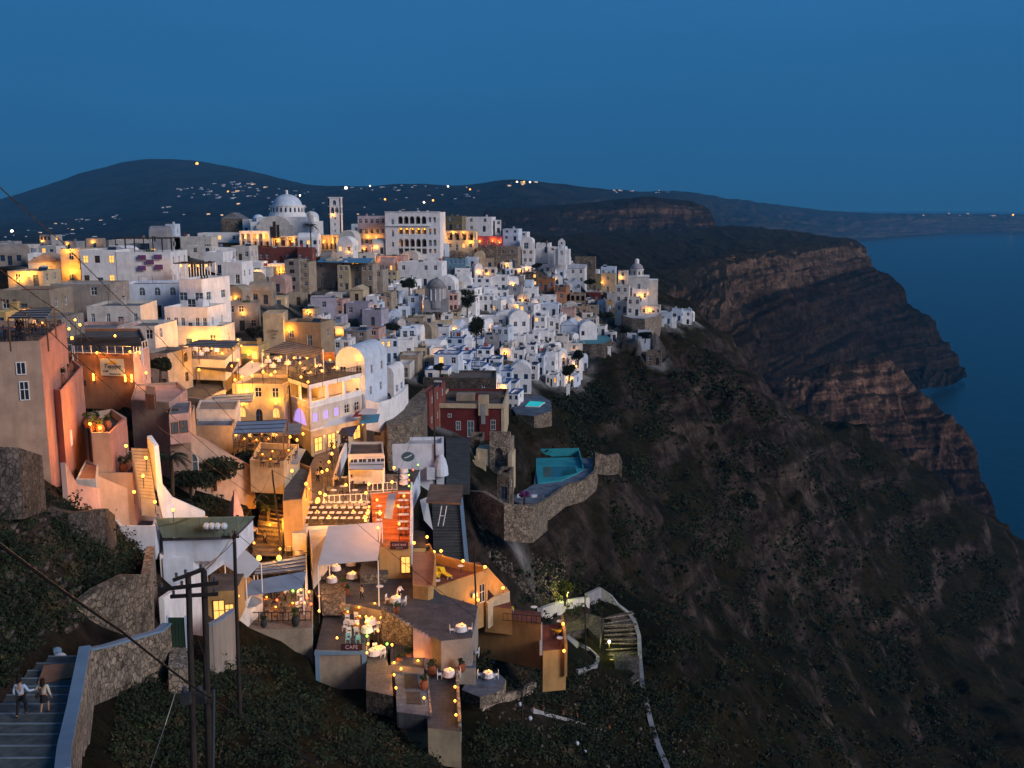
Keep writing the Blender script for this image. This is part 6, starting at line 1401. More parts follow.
wallline('white_stair_wall', [W3(150, 446, 240.2), W3(157, 456, 239.6), W3(162, 495, 236.2), W3(173, 506, 235), W3(205, 518, 233.6)], [.9, .9, 1.0, .8, .6], .4, 'white', None, 'white curving outer wall of the golden steps', 'wall', 3)
wallline('slope_wall', [at(96, 500, 80), at(130, 510, 82), at(165, 520, 88), at(206, 520, 95)], [2.2, 1.8, .9, .4], .4, 'pinkbeige', None, 'long pinkish beige wall sloping down below the pink houses', 'wall', 4)
for px, py, z, pw in ((126, 446, 241.5, 50), (146, 458, 240.8, 90), (143, 476, 238.6, 70), (155, 502, 236.6, 60), (173, 510, 235.8, 40), (90, 424, 242, 160), (100, 428, 241.6, 120), (134, 492, 237.2, 50)): globe(px, py, z, h=.7, power=pw, r=.13, look='warm lamp by the pink houses and their stairs')
for i, (px, py) in enumerate([(88, 428), (94, 432), (101, 434), (108, 430), (97, 426), (62, 385), (66, 378), (70, 372), (128, 470), (134, 468), (124, 473)]):
    z = 240.8 if i < 5 else 245 if i < 8 else 237.5; potplant(px, py, z, .8, 'pot', 'leaf', 'dark bushy potted shrub', 1.1)
# roof terrace life on the pink house: pergola, chairs, diners
awning([(8, 318), (22, 309), (54, 308), (46, 318)], [251.9, 251.9, 251.9, 251.9], 'canvasgrey', 'grey flat pergola over the pink house roof terrace', 'b', floor=249.4, ribs=4)
for px, py in ((6, 338), (18, 336), (30, 335), (42, 334), (12, 343), (26, 342), (50, 330)): table(px, py, 249.45, 2, 'wood', px in (18, 42), 'chairdark', 14, 'small wooden table on the pink house roof')
railing('railing', [W3(2, 346, 249.5), W3(38, 345, 249.5)], 1.0, 'metal', 'thin metal rail on the pink house roof edge')
for px, py, pw in ((25, 313, 60), (75, 320, 40), (69, 329, 60), (72, 338, 50), (80, 325, 30)): globe(px, py, 251.6 if px < 60 else 248.0, h=1.5, power=pw, r=.14, look='orange lamp on the upper left terraces')
house(-6, 8, 312, 340, 92, 'yellow', 1, 1, 4., 0, look='yellow framed veranda at the left edge with blue shutters', clut=False, fr='frameblue')
# orange restaurant with its sign
orr, op = block('orange_restaurant', [(64, 355), (133, 357), (149, 349), (140, 331), (62, 331)], 242.9, 6.3, 'orange', 'roofbrown', 'orange restaurant with long sign board and terrace pergola', 'restaurant', [(0, .27, 3.6, .45, .7, 'glass', False, 'framebrown')], .35, {1: 'rose'}, full=True)
A, B = W3(64, 355, 242.9), W3(133, 357, 242.9); ang = math.atan2(B.y-A.y, B.x-A.x); q = A.lerp(B, .70)
sg = empty('restaurant_sign', (q.x, q.y-.12, q.z-1.25), ang); b = MB(); b.box(-1.5, 1.5, -.08, 0, -1.0, 1.0, 'signpale'); b.build('board', sg)
b = MB(); b.add([(.1+.55*math.cos(math.pi*i/10), -.09, .38+.4*math.sin(math.pi*i/10)) for i in range(11)], [tuple(range(11))], 'sun'); b.build('emblem', sg)
text(sg, 'Tepype', .72, (0, -.1, .12), 'ink', shear=.35); text(sg, 'Café', .36, (-.85, -.1, -.45), 'ink', shear=.3); text(sg, 'Restaurant Bar', .24, (.35, -.1, -.78), 'ink', shear=.2)
tag(sg, 'cream sign board with dark cursive lettering on the orange wall', 'sign', None, q, True)
railing('railing', [W3(66, 353, 243.2), W3(100, 354, 243.2), W3(131, 355, 243.2), W3(148, 348, 243.2)], 1.0, 'frame', 'pale terrace rail above the orange restaurant wall', gap=.9)
awning([(72, 345), (76, 338), (140, 338), (142, 346)], [245.2, 245.6, 245.6, 245.2], 'roofgrey', 'long grey slatted pergola over the orange restaurant', 'w', floor=243, ribs=8)
for px, py in ((80, 349), (92, 349), (104, 350), (116, 350), (128, 350), (86, 345), (110, 345)): table(px, py, 243.0, 2, 'wood', False, 'chairdark', look='wooden table on the orange restaurant terrace')
for px, py, z, pw in ((72, 339, 245.3, 60), (97, 353, 243.4, 60), (130, 352, 243.6, 60), (140, 353, 243.2, 50), (146, 373, 240.8, 60), (115, 336, 245.0, 30)): globe(px, py, z, h=.5, power=pw, r=.15, look='orange lamp on the orange restaurant edge')
for u in (.42, .88, .97):
    q = A.lerp(B, u)+Vector((0, -.25, -2.4)); r = empty('wall_torch', q); b = MB(); b.box(-.08, .08, -.05, .1, -.5, .4, 'globe'); b.box(-.12, .12, -.08, .12, -.6, -.5, 'metal'); b.build('shade', r); point((0, -.5, 0), 12*GLOW, (1, .42, .08), .12, r); tag(r, 'tall narrow torch lamp on the orange wall', 'lamp', 'wall torches', q)
# beige building
block('beige_building', [(131, 402), (169, 405), (187, 392), (178, 384), (136, 386)], 239.4, 10, 'pinkbeige', 'rose', 'broad plain beige building with a rooftop booth', 'house', [], .25, {1: 'rose'}, full=True)
block('rooftop_booth', [(145, 394), (154, 395), (155, 387), (146, 386)], 241.0, 1.6, 'terra', 'terra', 'small terracotta booth on the beige roof', 'booth', [(1, .5, 1.5, .5, 1.2, 'wooddark', False, 'framebrown')], cap=False)
block('beige_annex', [(169, 430), (190, 430), (195, 412), (170, 413)], 237.0, 8, 'pinkbeige', 'rose', 'beige annex with two shuttered windows under a grey awning', 'house', [(0, .35, -1.0, .7, 1.3, 'shutter', False, 'framebrown')], .8)
block('window_lodge', [(169, 416), (189, 414), (191, 402), (172, 403)], 239.0, 3, 'rose', 'roofgrey', 'small rosy lodge with shuttered windows', 'lodge', [(0, .25, 1.9, .7, 1.2, 'shutter', False, 'framebrown'), (0, .7, 1.9, .8, 1.3, 'shutter', False, 'framebrown')], .1)
fw = wallline('gable_wall', [at(183, 478, 104), at(205, 480, 106), at(232, 482, 108), at(254, 483, 110)], [5.2, 4.6, 3.0, 1.8], .4, 'pinkbeige', 'rose', 'long beige wall with sloping top and a white arched window', 'wall', 3)
o = link('window', win_mesh(1.4, 2.2, 'shutter', True), fw); q = at(193, 475, 104); o.location = (q.x, q.y-.3, q.z+.3)
# ---------------------------------------------------------------- the two-floor restaurant with roof terrace
zr = 236.0
A, B, C_, D_, E_ = W3(309, 385, zr), W3(361, 373, zr), W3(366, 362, zr), W3(297, 364, zr), W3(288, 378, zr)
rs = empty('lit_restaurant', (0, 0, 0))
def facade(par, P, Q, zt, h, ops, m, t=.3, nm='wall', down=0):
    L_ = math.hypot(Q.x-P.x, Q.y-P.y); T = Matrix.Translation((P.x, P.y, zt-h)) @ Matrix.Rotation(math.atan2(Q.y-P.y, Q.x-P.x), 4, 'Z'); b = MB()
    b.wallopen(L_, h, [(u*L_, v*L_, z0, z1, a) for u, v, z0, z1, a in ops], t, -down, m, T, 0); b.build(nm, par); return T, L_
b = MB(); poly = [(p.x, p.y) for p in (A, B, C_, D_, E_)]; b.prism(poly, zr-.3, zr, 'white', 'slate'); b.build('roof', rs)
inner = [((x*.93+poly[3][0]*.07)+.15, y+.9) for x, y in poly[:2]]+[poly[2], poly[3], (poly[4][0]+.8, poly[4][1]+.8)]
b = MB(); b.prism([(x-.6*0, y) for x, y in poly], zr-3.3, zr-3.0, 'white', 'paving'); b.prism(poly, zr-6.6, zr-6.3, 'white', 'paving'); b.build('floor', rs)
for P, Q, n in ((A, B, 3), (E_, A, 2)):
    T, L_ = facade(rs, P, Q, zr-.303, 2.69, [((i+.06)/n, (i+.94)/n, .5, 2.4, False) for i in range(n)], 'white')
    T, L_ = facade(rs, P, Q, zr-3.303, 2.99, [((i+.25)/5, (i+.75)/5, .9, 2.2, False) for i in range(5)] if n == 3 else [(.15, .85, .3, 2.5, True)], 'offwhite')
    if n == 3:
        for i in range(5):
            o = link('window', win_mesh(L_*.1, 1.3, 'glasspurple' if i < 3 else 'glass', False, 'frame'), rs); o.matrix_local = T @ Matrix.Translation((L_*(i+.5)/5, .1, .9))
    else:
        o = link('door', win_mesh(L_*.7, 2.2, 'glasspurple', True, 'frame'), rs); o.matrix_local = T @ Matrix.Translation((L_*.5, .12, .3))
b = MB(); ix = [(p[0], p[1]) for p in poly]; cxm = sum(p[0] for p in ix)/5; cym = sum(p[1] for p in ix)/5; ip = [(x+(cxm-x)*.55, y+(cym-y)*.55) for x, y in ix]; b.prism(ip, zr-6.2, zr-.31, 'cream'); b.build('core', rs)
b = MB(); b.prism(poly, zr-12, zr-6.61, 'cream'); b.build('base', rs)
for i in range(4):
    d_ = (B-A); q = A+d_*((i+.5)/4); o = link('shop_window', win_mesh(1.7, 2.0, 'glasslit' if i != 2 else 'glass', False, 'framebrown'), rs, (q.x, q.y, zr-9.6)); an_ = math.atan2(d_.y, d_.x); o.rotation_euler = (0, 0, an_); o.location += Vector((math.sin(an_), -math.cos(an_), 0))*.09
    point((q.x+math.sin(an_)*1.2, q.y-math.cos(an_)*1.2, zr-7.6), 60, (1, .36, .05), .15, rs); b = MB(); b.sphere((q.x+math.sin(an_)*1.2, q.y-math.cos(an_)*1.2, zr-7.3), .12, 'globe', 8, 5); b.build('shop_lamp', rs)
for u in (.15, .5, .85):
    p = A.lerp(B, u)+Vector((-.3, 1.4, -.75)); b = MB(); b.sphere((0, 0, 0), .14, 'globe', 8, 5); b.build('ceiling_lamp', rs, p); point(p+Vector((0, -.2, -.3)), 60*GLOW*1.6, (1, .40, .07), .15, rs)
for u in (.3, .75):
    p = E_.lerp(A, u)+Vector((.9, 1.3, -.75)); b = MB(); b.sphere((0, 0, 0), .14, 'globe', 8, 5); b.build('ceiling_lamp', rs, p); point(p+Vector((0, -.2, -.3)), 70*GLOW*1.6, (1, .42, .06), .15, rs)
railing('r', [E_, A, B], 1.1, 'wooddark', 'x', gap=.35, parent=rs)
tag(rs, 'white two-floor restaurant with lit glass gallery and railed roof terrace', 'restaurant', None, A.lerp(B, .5), True); cap_ground(poly, zr-8, 1); OCC.append((A.x+3, A.y+4, 7, 0))
for px, py in ((300, 380), (310, 378), (322, 375), (334, 373), (346, 370), (304, 373), (318, 370), (332, 367), (345, 366), (356, 367)): table(px, py, zr+.01, 2, 'chairwhite' if px % 3 else 'canvasblue', px in (310, 334, 345), 'chairdark', 22, 'table on the railed roof terrace')
for px, py, pw in ((301, 377, 50), (308, 382, 60), (322, 371, 50), (337, 368, 50), (357, 360, 90), (300, 363, 120), (316, 366, 60), (330, 360, 90), (288, 364, 120)): globe(px, py, zr+1.9, h=1.9, power=pw, r=.16, look='bright globe lamp on the railed roof terrace')
awning([(262, 352), (286, 341), (323, 349), (315, 358)], [238.6, 240.2, 239.6, 238.4], 'canvasgrey', 'grey striped pleated awning glowing yellow beneath', 'w', floor=235, ribs=7, full=True)
deck('lit_terrace', [(262, 372), (290, 380), (300, 366), (320, 362), (318, 354), (262, 356)], 235.2, 3, 'yellow', 'paving', 'bright yellow lit dining terrace under the striped awning')
for px, py in ((268, 364), (278, 363), (288, 366), (298, 360), (308, 359), (273, 369)): table(px, py, 235.2, 2, 'cloth', True, 'chairdark', 22, 'white clothed table under the striped awning')
for px, py, pw in ((268, 357, 160), (281, 357, 160), (294, 358, 160), (307, 358, 140), (262, 366, 120), (275, 372, 90), (252, 362, 90)): globe(px, py, 237.3, h=2.0, power=pw, r=.16, look='bright globe lamp under the striped awning', col=(1, .42, .05))
sg = empty('red_sign', W3(328, 356, 238.0)); b = MB(); b.box(-1.0, 1.0, -.08, 0, -.6, .6, 'terra'); b.build('board', sg); text(sg, 'Nero', .7, (0, -.1, 0), 'sun'); tag(sg, 'reddish sign board with yellow lettering beside the striped awning', 'sign', None, sg.location, True)
# lettering on the cream tower
q = at(273, 334, 184.6); sg = empty('painted_sign', q); text(sg, 'Lithos', .8, (0, 0, .6), 'wooddark'); text(sg, 'cafe', .6, (.1, 0, -.1), 'wooddark'); text(sg, 'bar', .6, (.2, 0, -.7), 'wooddark'); tag(sg, 'small dark lettering painted on the cream tower', 'sign', None, q, True)
# five framed pictures on the white building
for k, (px, py) in enumerate([(142, 257.5), (158, 257), (150, 262), (142, 268), (159, 267)]):
    p = at(px, py, 189.6); b = MB(); b.box(-.75, .75, -.06, 0, -.45, .45, 'picture'); b.box(-.8, .8, -.02, .03, -.5, .5, 'frame'); tag(b.build('framed_picture', None, p), ['top left', 'top right', 'middle', 'bottom left', 'bottom right'][k]+' of the five dark framed pictures on the white wall', 'picture', 'framed pictures', full=True)
for (l, r, t, bb, Y, nm) in ((116, 172, 238, 252, 196, 'dark pergola frame on the roof of the big white building'), (174, 208, 263, 280, 182, 'glowing terrace pergola with white posts')):
    p0, p1 = at(l, bb, Y), at(r, bb, Y); hgt = at(l, t, Y).z-p0.z; root = empty('pergola', p0); b = MB(); W = p1.x-p0.x; n = 7
    b.box(0, W, 0, .15, hgt-.15, hgt, 'wooddark'); b.box(0, W, 5, 5.15, hgt-.15, hgt, 'wooddark'); [b.box(W*i/24-.04, W*i/24+.04, .151, 4.999, hgt-.12, hgt-.02, 'wooddark') for i in range(25)]; b.build('roof_frame', root)
    for i in range(n):
        for y in (0, 5.0): b = MB(); b.box(W*i/(n-1)-.07, W*i/(n-1)+.07, y, y+.14, -.5, hgt-.151, 'railwhite' if l > 170 else 'wooddark'); b.build('post', root)
    tag(root, nm, 'pergola', None, None, True)
    if l > 170:
        for u in (.15, .4, .65, .9): lamp_part((W*u, 1.5, hgt-.6), root, 70)
for px, py, Y, pw in ((190, 348, 150, 90), (197, 350, 150, 90), (204, 346, 150, 90), (212, 349, 150, 90), (228, 347, 150, 160), (234, 342, 155, 140), (238, 340, 158, 140), (222, 354, 148, 90), (241, 346, 158, 180), (199, 370, 140, 90), (232, 366, 140, 70), (238, 360, 140, 60), (235, 380, 136, 120), (242, 377, 136, 120), (252, 376, 136, 120), (263, 372, 138, 120), (230, 303, 215, 60), (248, 297, 218, 60), (247, 308, 214, 60), (255, 306, 214, 60), (255, 388, 140, 520), (246, 393, 138, 300), (271, 375, 138, 80), (205, 339, 160, 90), (192, 356, 148, 50), (180, 352, 150, 60)):
    globe(px, py, None, Y, h=1.5, power=pw, r=.18, look='bright yellow lamp in the glowing middle quarter', col=(1, .40, .05))
awning([(150+32, 346), (198, 340), (240, 341), (232, 348)], [241.2, 241.8, 241.8, 241.2], 'canvasgrey', 'grey flat awning over the warm lit terrace tables', 'b', floor=238.4, ribs=4)
deck('warm_terrace', [(160, 358), (225, 360), (240, 346), (172, 344)], 238.4, 3, 'offwhite', 'paving', 'warm lit terrace with many small tables')
for px, py in ((176, 352), (186, 351), (196, 352), (206, 353), (216, 353), (182, 356), (200, 357)): table(px, py, 238.4, 2, 'cloth', True, 'chairdark', 20, 'white clothed table on the warm lit terrace')
awning([(196, 368), (205, 360), (238, 362), (232, 372)], [237.2, 237.6, 237.6, 237.0], 'wooddark', 'dark brown tent roof over a sunken courtyard', 'b', floor=233)
awning([(236, 372), (250, 361), (268, 364), (246, 378)], [236.0, 237.0, 236.8, 235.4], 'canvas', 'beige slanted awning by the yellow arch', 'b', floor=232)
awning([(205, 404), (208, 396), (254, 393), (252, 402)], [234.4, 234.8, 234.8, 234.4], 'canvasblue', 'pale blue-grey awning below the yellow arch', False, ribs=3)
block('blue_flat_roofs', [(196, 428), (232, 428), (240, 410), (200, 408)], 233.4, 5, 'beige', 'bluepave', 'low building with mottled bluish flat roof', 'house', [], .3)
block('grey_courtyard', [(160, 398), (205, 402), (226, 392), (222, 376), (166, 376)], 234.6, 3, 'greybeige', 'slate', 'dark courtyard building with slate roof', 'house', [], .4)
block('beige_low_house', [(196, 412), (236, 412), (240, 402), (200, 402)], 234.6, 3, 'offwhite', 'roofgrey', 'low off-white flat house under the blue-grey awning', 'house', [], .3)
for k, (pts, zs, m, lk) in enumerate([([(322, 428), (330, 420), (362, 411), (358, 420)], [232.0, 232.6, 232.6, 231.8], 'canvas', 'pale long awning along the purple windows'), ([(352, 417), (356, 412), (364, 410), (362, 416)], [232.9, 233.2, 233.2, 232.9], 'canvasred', 'small red awning among the street awnings'),
    ([(359, 424), (364, 414), (380, 414), (378, 422)], [232.2, 232.8, 232.8, 232.2], 'canvasturq', 'bright blue awning at the lane end'), ([(338, 434), (342, 428), (358, 425), (352, 437)], [230.0, 231.0, 231.6, 230.4], 'canvasnavy', 'navy blue sail awning over the lane'), ([(358, 414), (364, 408), (378, 409), (376, 414)], [233.4, 233.8, 233.8, 233.4], 'canvas', 'white awning behind the bright blue one')]):
    awning(pts, zs, m, lk, False)
house(385, 409, 425, 441, 146, 'white', 1, 2, 5., R(6), look='low white kiosk house beside the stone cliff', door=False)
house(372, 388, 418, 436, 148, 'offwhite', 1, 1, 5., R(6), look='small off-white shop house at the lane end')
awning([(374, 331), (378, 325), (390, 325), (388, 334)], [at(374, 331, 222).z]*4, 'canvasturq', 'bright turquoise canopy among the pale houses', False)
awning([(316, 262), (322, 258), (374, 258), (370, 263)], [at(345, 262, 271).z]*4, 'canvasturq', 'long thin light blue canopy on the beige apartments', False)
# ---------------------------------------------------------------- trees and plants
def palm(px, py, Y, h, cr, look, seed):
    p = at(px, py, Y); root = empty('palm_tree', p); b = MB(); b.tube([(0, 0, -1), (.1, 0, h*.5), (0, .1, h)], .22, 'trunk', 8, .16); b.build('trunk', root); rg = random.Random(seed); n = 26
    P = []
    for i in range(n):
        a = 2*math.pi*i/n+rg.uniform(-.1, .1); el = rg.uniform(-.1, 1.1); L_ = cr*rg.uniform(.85, 1.1)
        fr = MB(); pts = []
        for j in range(6):
            u = j/5; r = L_*u*math.cos(el*(1-u*.3)); z = h+L_*(math.sin(el)*u-.75*u*u); pts.append(Vector((r*math.cos(a), r*math.sin(a), z)))
        fr.tube(pts, .03, 'leafdark', 3)
        sd = Vector((-math.sin(a), math.cos(a), 0))
        for j in range(1, 6):
            for v in (0, .33, .66):
                if j == 5 and v: continue
                q = pts[j].lerp(pts[min(j+1, 5)], v); l = L_*.26*(1.1-abs(j/5-.5))
                for sgn in (-1, 1):
                    tip = q+sd*sgn*l+Vector((math.cos(a), math.sin(a), 0))*l*.4-Vector((0, 0, l*.45)); w = Vector((math.cos(a), math.sin(a), 0))*.05
                    fr.add([q-w, q+w, tip], [(0, 1, 2)], 'leafdark')
        fr.build('frond', root)
    tag(root, look, 'palm tree', None, p+Vector((0, 0, h)), True)
palm(172, 486, 96, 2.9, 2.1, 'dark palm tree standing beneath the beige wall', 1)
palm(311, 253, 300, 8.0, 2.6, 'tall palm tree on the hilltop before the bell tower', 2)
palm(546, 248, 345, 2.5, 2.0, 'small palm tree on the crest near the bell gable chapel', 3)
def tree(px, py, Y, h, r, look, seed, m='leafdark', n=2600, name='dark_tree', tall=1.0):
    p = at(px, py, Y); root = empty(name, p); b = MB(); b.tube([(0, 0, -1), (.1, 0, h*.3), (0, .1, h*.6)], .2, 'trunk', 6, .1)
    rg = random.Random(seed)
    for i in range(5): a = rg.uniform(0, 6.28); b.tube([(0, 0, h*.35), (r*.4*math.cos(a), r*.4*math.sin(a), h*.6), (r*.7*math.cos(a), r*.7*math.sin(a), h*.8)], .07, 'trunk', 4, .02)
    b.build('trunk', root); leaves(None, (0, 0, h*.62), (r, r, h*.42*tall), n, .22 if r > 1.2 else .14, m, seed, name='crown', parent=root, clumps=9)
    tag(root, look, 'tree', None, p+Vector((0, 0, h*.6))); return root
tree(467, 314, 268, 6.5, 2.8, 'dark dense tree between white houses', 4)
tree(476, 344, 236, 7.5, 2.0, 'tall dark cypress-like tree above the blue trimmed steps', 5)
tree(409, 292, 262, 3.5, 2.4, 'low dark tree left of the grey chapel', 6); tree(481, 334, 248, 5, 1.6, 'slim dark tree beside the blue trimmed houses', 7)
tree(565, 600, 150, 3.2, 1.5, 'small tree lit yellow-green by a street lamp', 8, 'leaflit', 1500, 'lit_tree')
tree(578, 364, 236, 3.5, 2.2, 'dark shrub tree below the white quarter edge', 9); tree(569, 380, 226, 4, 2.0, 'dark tree at the lower end of the white quarter', 10); tree(590, 286, 342, 2.6, 2.6, 'dark bushy tree beside the brown crest ruin', 11); tree(537, 270, 330, 2.4, 1.8, 'dark round tree among crest houses', 12)
tree(624, 336, 305, 3.4, 2.6, 'dark tree at the left foot of the stone bastion', 13); tree(645, 340, 306, 2.6, 2.8, 'dark bush below the stone bastion', 14); tree(606, 322, 300, 3.2, 3.0, 'dark tree in the gully left of the bastion', 15)
tree(215, 482, 106, 2.6, 3.6, 'wide dark hedge tree under the beige sloping wall', 16, n=4200); tree(243, 478, 112, 3.2, 2.2, 'dark rounded tree by the lit lane corner', 17, n=3000); tree(190, 492, 100, 2.0, 3.0, 'low dark hedge behind the green roof', 18, n=3600)
tree(134, 436, 108, 3.0, 1.6, 'dark shrub beside the pink terrace house', 19); tree(126, 428, 112, 2.6, 1.6, 'dark scrub tree behind the pink terrace house', 20); tree(206, 348, 170, 2.4, 1.6, 'small dark tree on the long off-white terrace', 21)
tree(230, 300, 212, 3.4, 1.8, 'dark tree beside the orange courtyard lamps', 22); tree(524, 500, 150, 1.5, .9, 'purple bougainvillea bush near the pool', 23, 'bougain', 700, 'bougainvillea'); tree(355, 612, 99, 1.6, .8, 'thin dark shrub beside the garden steps', 24, 'leaf', 700)
tree(322, 606, 100, 2.4, .9, 'dark slender tree by the lantern cluster', 25, 'leafdark', 900); tree(160, 375, 125, 2.4, 1.6, 'dark shrub beside the orange restaurant', 26); tree(255, 340, 182, 2.6, 1.5, 'dark bush beneath the cream tower', 27)
tree(392, 334, 228, 2.4, 2.4, 'spreading dark tree on the beige roofscape', 28); tree(440, 372, 205, 2.0, 1.4, 'round dark bush in front of cream houses', 29)
# scrub on the open slopes: nobody could count it
def scrub(name, polys, n, size, per, leaf, m, seed, look):
    rg = np.random.default_rng(seed); P = []; S = []; rr = random.Random(seed)
    for poly, share_ in polys:
        xs = [p[0] for p in poly]; ys = [p[1] for p in poly]; k = 0; t = 0; want = int(n*share_)
        while k < want and t < want*8:
            t += 1; px, py = rr.uniform(min(xs), max(xs)), rr.uniform(min(ys), max(ys))
            if not _inside(poly, np.array([px]), np.array([py]), 0)[0]: continue
            if vnoise(np.array([px/22.]), np.array([py/14.]), seed)[0] < -.02+rr.uniform(-.12, .12): continue
            Y = hit(px, py, 22)
            if not Y: continue
            c = at(px, py, Y)
            if any(abs(c.x-o[0]) < 22 and _inside(pl, np.array([c.x]), np.array([c.y]), .2)[0] for pl, z, g in CAPS for o in [pl[0]]): continue
            k += 1; s = size*(.4+1.5*rr.random()**2)*(max(Y, 45)/60)**.55; d = rg.normal(size=(per, 3)); d /= np.linalg.norm(d, axis=1, keepdims=True); q = d*(rg.uniform(0, 1, (per, 1))**.4)*np.array([s, s, s*.62]); q[:, 2] = np.abs(q[:, 2]); P.append(q+np.array([c.x, c.y, gz(c.x, c.y)])); S.append(np.full(per, leaf*(max(Y, 45)/60)**.7))
    if not P: return
    o = leaf_mesh(name, np.concatenate(P), np.concatenate(S), m, rg); struct(o, 'stuff'); o['label'] = look; return o
NEARP = [([(120, 690), (250, 650), (330, 705), (420, 730), (470, 768), (110, 768)], .30), ([(0, 490), (90, 500), (150, 560), (140, 600), (40, 640), (0, 700)], .26), ([(480, 640), (560, 660), (650, 690), (760, 768), (470, 768)], .22), ([(640, 560), (760, 540), (900, 640), (1024, 768), (660, 768), (640, 640)], .22)]
scrub('scrub', NEARP, 2600, .75, 60, .13, 'leafdark', 5, 'dark low scrub covering the slopes')
scrub('green_scrub', NEARP, 800, .6, 46, .12, 'leaf', 6, 'greener low bushes scattered over the slopes')
scrub('dry_scrub', NEARP, 900, .45, 34, .15, 'leafdry', 16, 'pale dry grass tufts and brush on the slopes')
FARP = [([(520, 420), (640, 360), (700, 340), (760, 400), (860, 450), (1000, 560), (1024, 640), (900, 640), (760, 560), (620, 560)], 1.0)]
scrub('slope_scrub', FARP, 3000, .34, 14, .15, 'leaf', 7, 'dark scrub dotted over the cliff slopes')
scrub('terrace_scrub', [([(480, 520), (600, 500), (640, 600), (560, 640), (500, 600)], .4), ([(500, 420), (600, 380), (630, 440), (540, 450)], .4), ([(120, 480), (250, 470), (260, 510), (160, 516)], .2)], 420, .7, 40, .15, 'leafdark', 8, 'low dark scrub between the ruin and the pool')

def rubble(name, poly, n, size, m, seed, look):
    rg = np.random.default_rng(seed); rr = random.Random(seed); xs = [p[0] for p in poly]; ys = [p[1] for p in poly]; V = []; t = 0
    cube = np.array([(x, y, z) for z in (-1, 1) for x, y in ((-1, -1), (1, -1), (1, 1), (-1, 1))], float); fs = np.array([(3, 2, 1, 0), (4, 5, 6, 7), (0, 1, 5, 4), (1, 2, 6, 5), (2, 3, 7, 6), (3, 0, 4, 7)])
    while len(V) < n and t < n*6:
        t += 1; px, py = rr.uniform(min(xs), max(xs)), rr.uniform(min(ys), max(ys))
        if not _inside(poly, np.array([px]), np.array([py]), 0)[0]: continue
        Y = hit(px, py, 22)
        if not Y: continue
        c = at(px, py, Y); s = size*rr.uniform(.3, 1.6)**1.5; V.append(cube*rg.uniform(.55, 1.1, (8, 1))*np.array([s, s*rr.uniform(.6, 1.2), s*rr.uniform(.4, .8)])+np.array([c.x, c.y, gz(c.x, c.y)+s*.15]))
    k = len(V); V = np.concatenate(V); q = (fs[None]+8*np.arange(k)[:, None, None]).reshape(-1)
    me = bpy.data.meshes.new(name); me.vertices.add(len(V)); me.vertices.foreach_set('co', V.ravel()); me.loops.add(len(q)); me.loops.foreach_set('vertex_index', q.astype(np.int32)); me.polygons.add(6*k); me.polygons.foreach_set('loop_start', np.arange(0, len(q), 4)); me.polygons.foreach_set('loop_total', np.full(6*k, 4)); me.materials.append(M[m]); me.update()
    o = link(name, me); struct(o, 'stuff'); o['label'] = look
rubble('rubble', [(468, 505), (500, 515), (545, 525), (566, 560), (560, 600), (530, 600), (490, 560)], 1500, .16, 'stone', 3, 'pale loose rubble on the slope below the pool terrace')
rubble('loose_rocks', [(480, 690), (560, 680), (640, 680), (700, 768), (470, 768)], 260, .13, 'stonedark', 4, 'scattered pale stones in the lower scrub')
rubble('bank_rocks', [(0, 500), (150, 540), (150, 600), (60, 640), (0, 650)], 200, .2, 'stonedark', 6, 'rocks in the scrub of the left bank')
# ---------------------------------------------------------------- path and street lamps on the slope
def H_(px, py, dz=0): Y = hit(px, py, 60) or 150; p = at(px, py, Y); p.z += dz; return p
pl0 = H_(604, 668); pr0 = H_(638, 672); pl1 = H_(603, 616); pr1 = H_(630, 612)
wtop = [H_(a, b) for a, b in ((586, 606), (600, 600), (612, 604), (618, 608), (628, 616), (635, 626), (639, 640), (640, 662), (642, 688), (646, 706), (651, 728), (658, 750), (668, 775))]
wallline('path_wall', wtop, [2.0, 2.2, 1.4, .6, .6, .6, .6, .6, .6, .6, .6, .6, .6], .55, 'grey', 'grey', 'long curving grey wall with pale coping beside the hillside steps', 'wall', 1.2)
wallline('path_wall', [H_(a, b) for a, b in ((540, 616), (552, 612), (565, 606), (578, 604), (588, 606))], [1.2, 1.4, 1.0, 1.0, 1.6], .8, 'offwhite', None, 'broken white wall above the bend of the hillside path', 'wall', 1.0)
wallline('path_wall', [H_(a, b) for a, b in ((566, 638), (578, 646), (590, 652), (598, 660), (596, 668), (588, 672), (577, 674))], .5, .4, 'grey', 'grey', 'small hooked grey wall at the inner bend of the path', 'wall', 1.0)
base_ = [(604, 616, 632, 613), (604, 624, 636, 622), (604, 633, 637, 632), (604, 642, 638, 641), (606, 652, 638, 651), (610, 662, 638, 661), (618, 674, 639, 672), (626, 686, 640, 684)]
base = []
for i_ in range(15):
    f_ = i_*7/14; j_ = min(int(f_), 6); u_ = f_-j_; base.append(tuple(base_[j_][k]*(1-u_)+base_[j_+1][k]*u_ for k in range(4)))
b = MB(); nb = MB(); Z_ = None
for (a, c, d, e), (a2, c2, d2, e2) in zip(base[:-1], base[1:]):
    q = [H_(a2, c2), H_(d2, e2), H_(d, e), H_(a, c)]; zt = max(v.z for v in q)*.5+min(v.z for v in q)*.5+.25; b.prism([(v.x, v.y) for v in q], zt-1.6, zt, 'stonedark'); nb.bar((q[0].x, q[0].y, zt+.03), (q[1].x, q[1].y, zt+.03), .22, .08, 'stonelight')
o = b.build('hillside_steps'); nb.build('stair_nosing', o); tag(o, 'broad hillside steps with pale edges inside the curving wall', 'steps')
o = deck('path', [(545, 622), (585, 612), (604, 618), (600, 640), (588, 628), (566, 632)], H_(575, 620).z+.2, 1.5, 'stonedark', 'stonedark', '', kind='structure', cap=False)
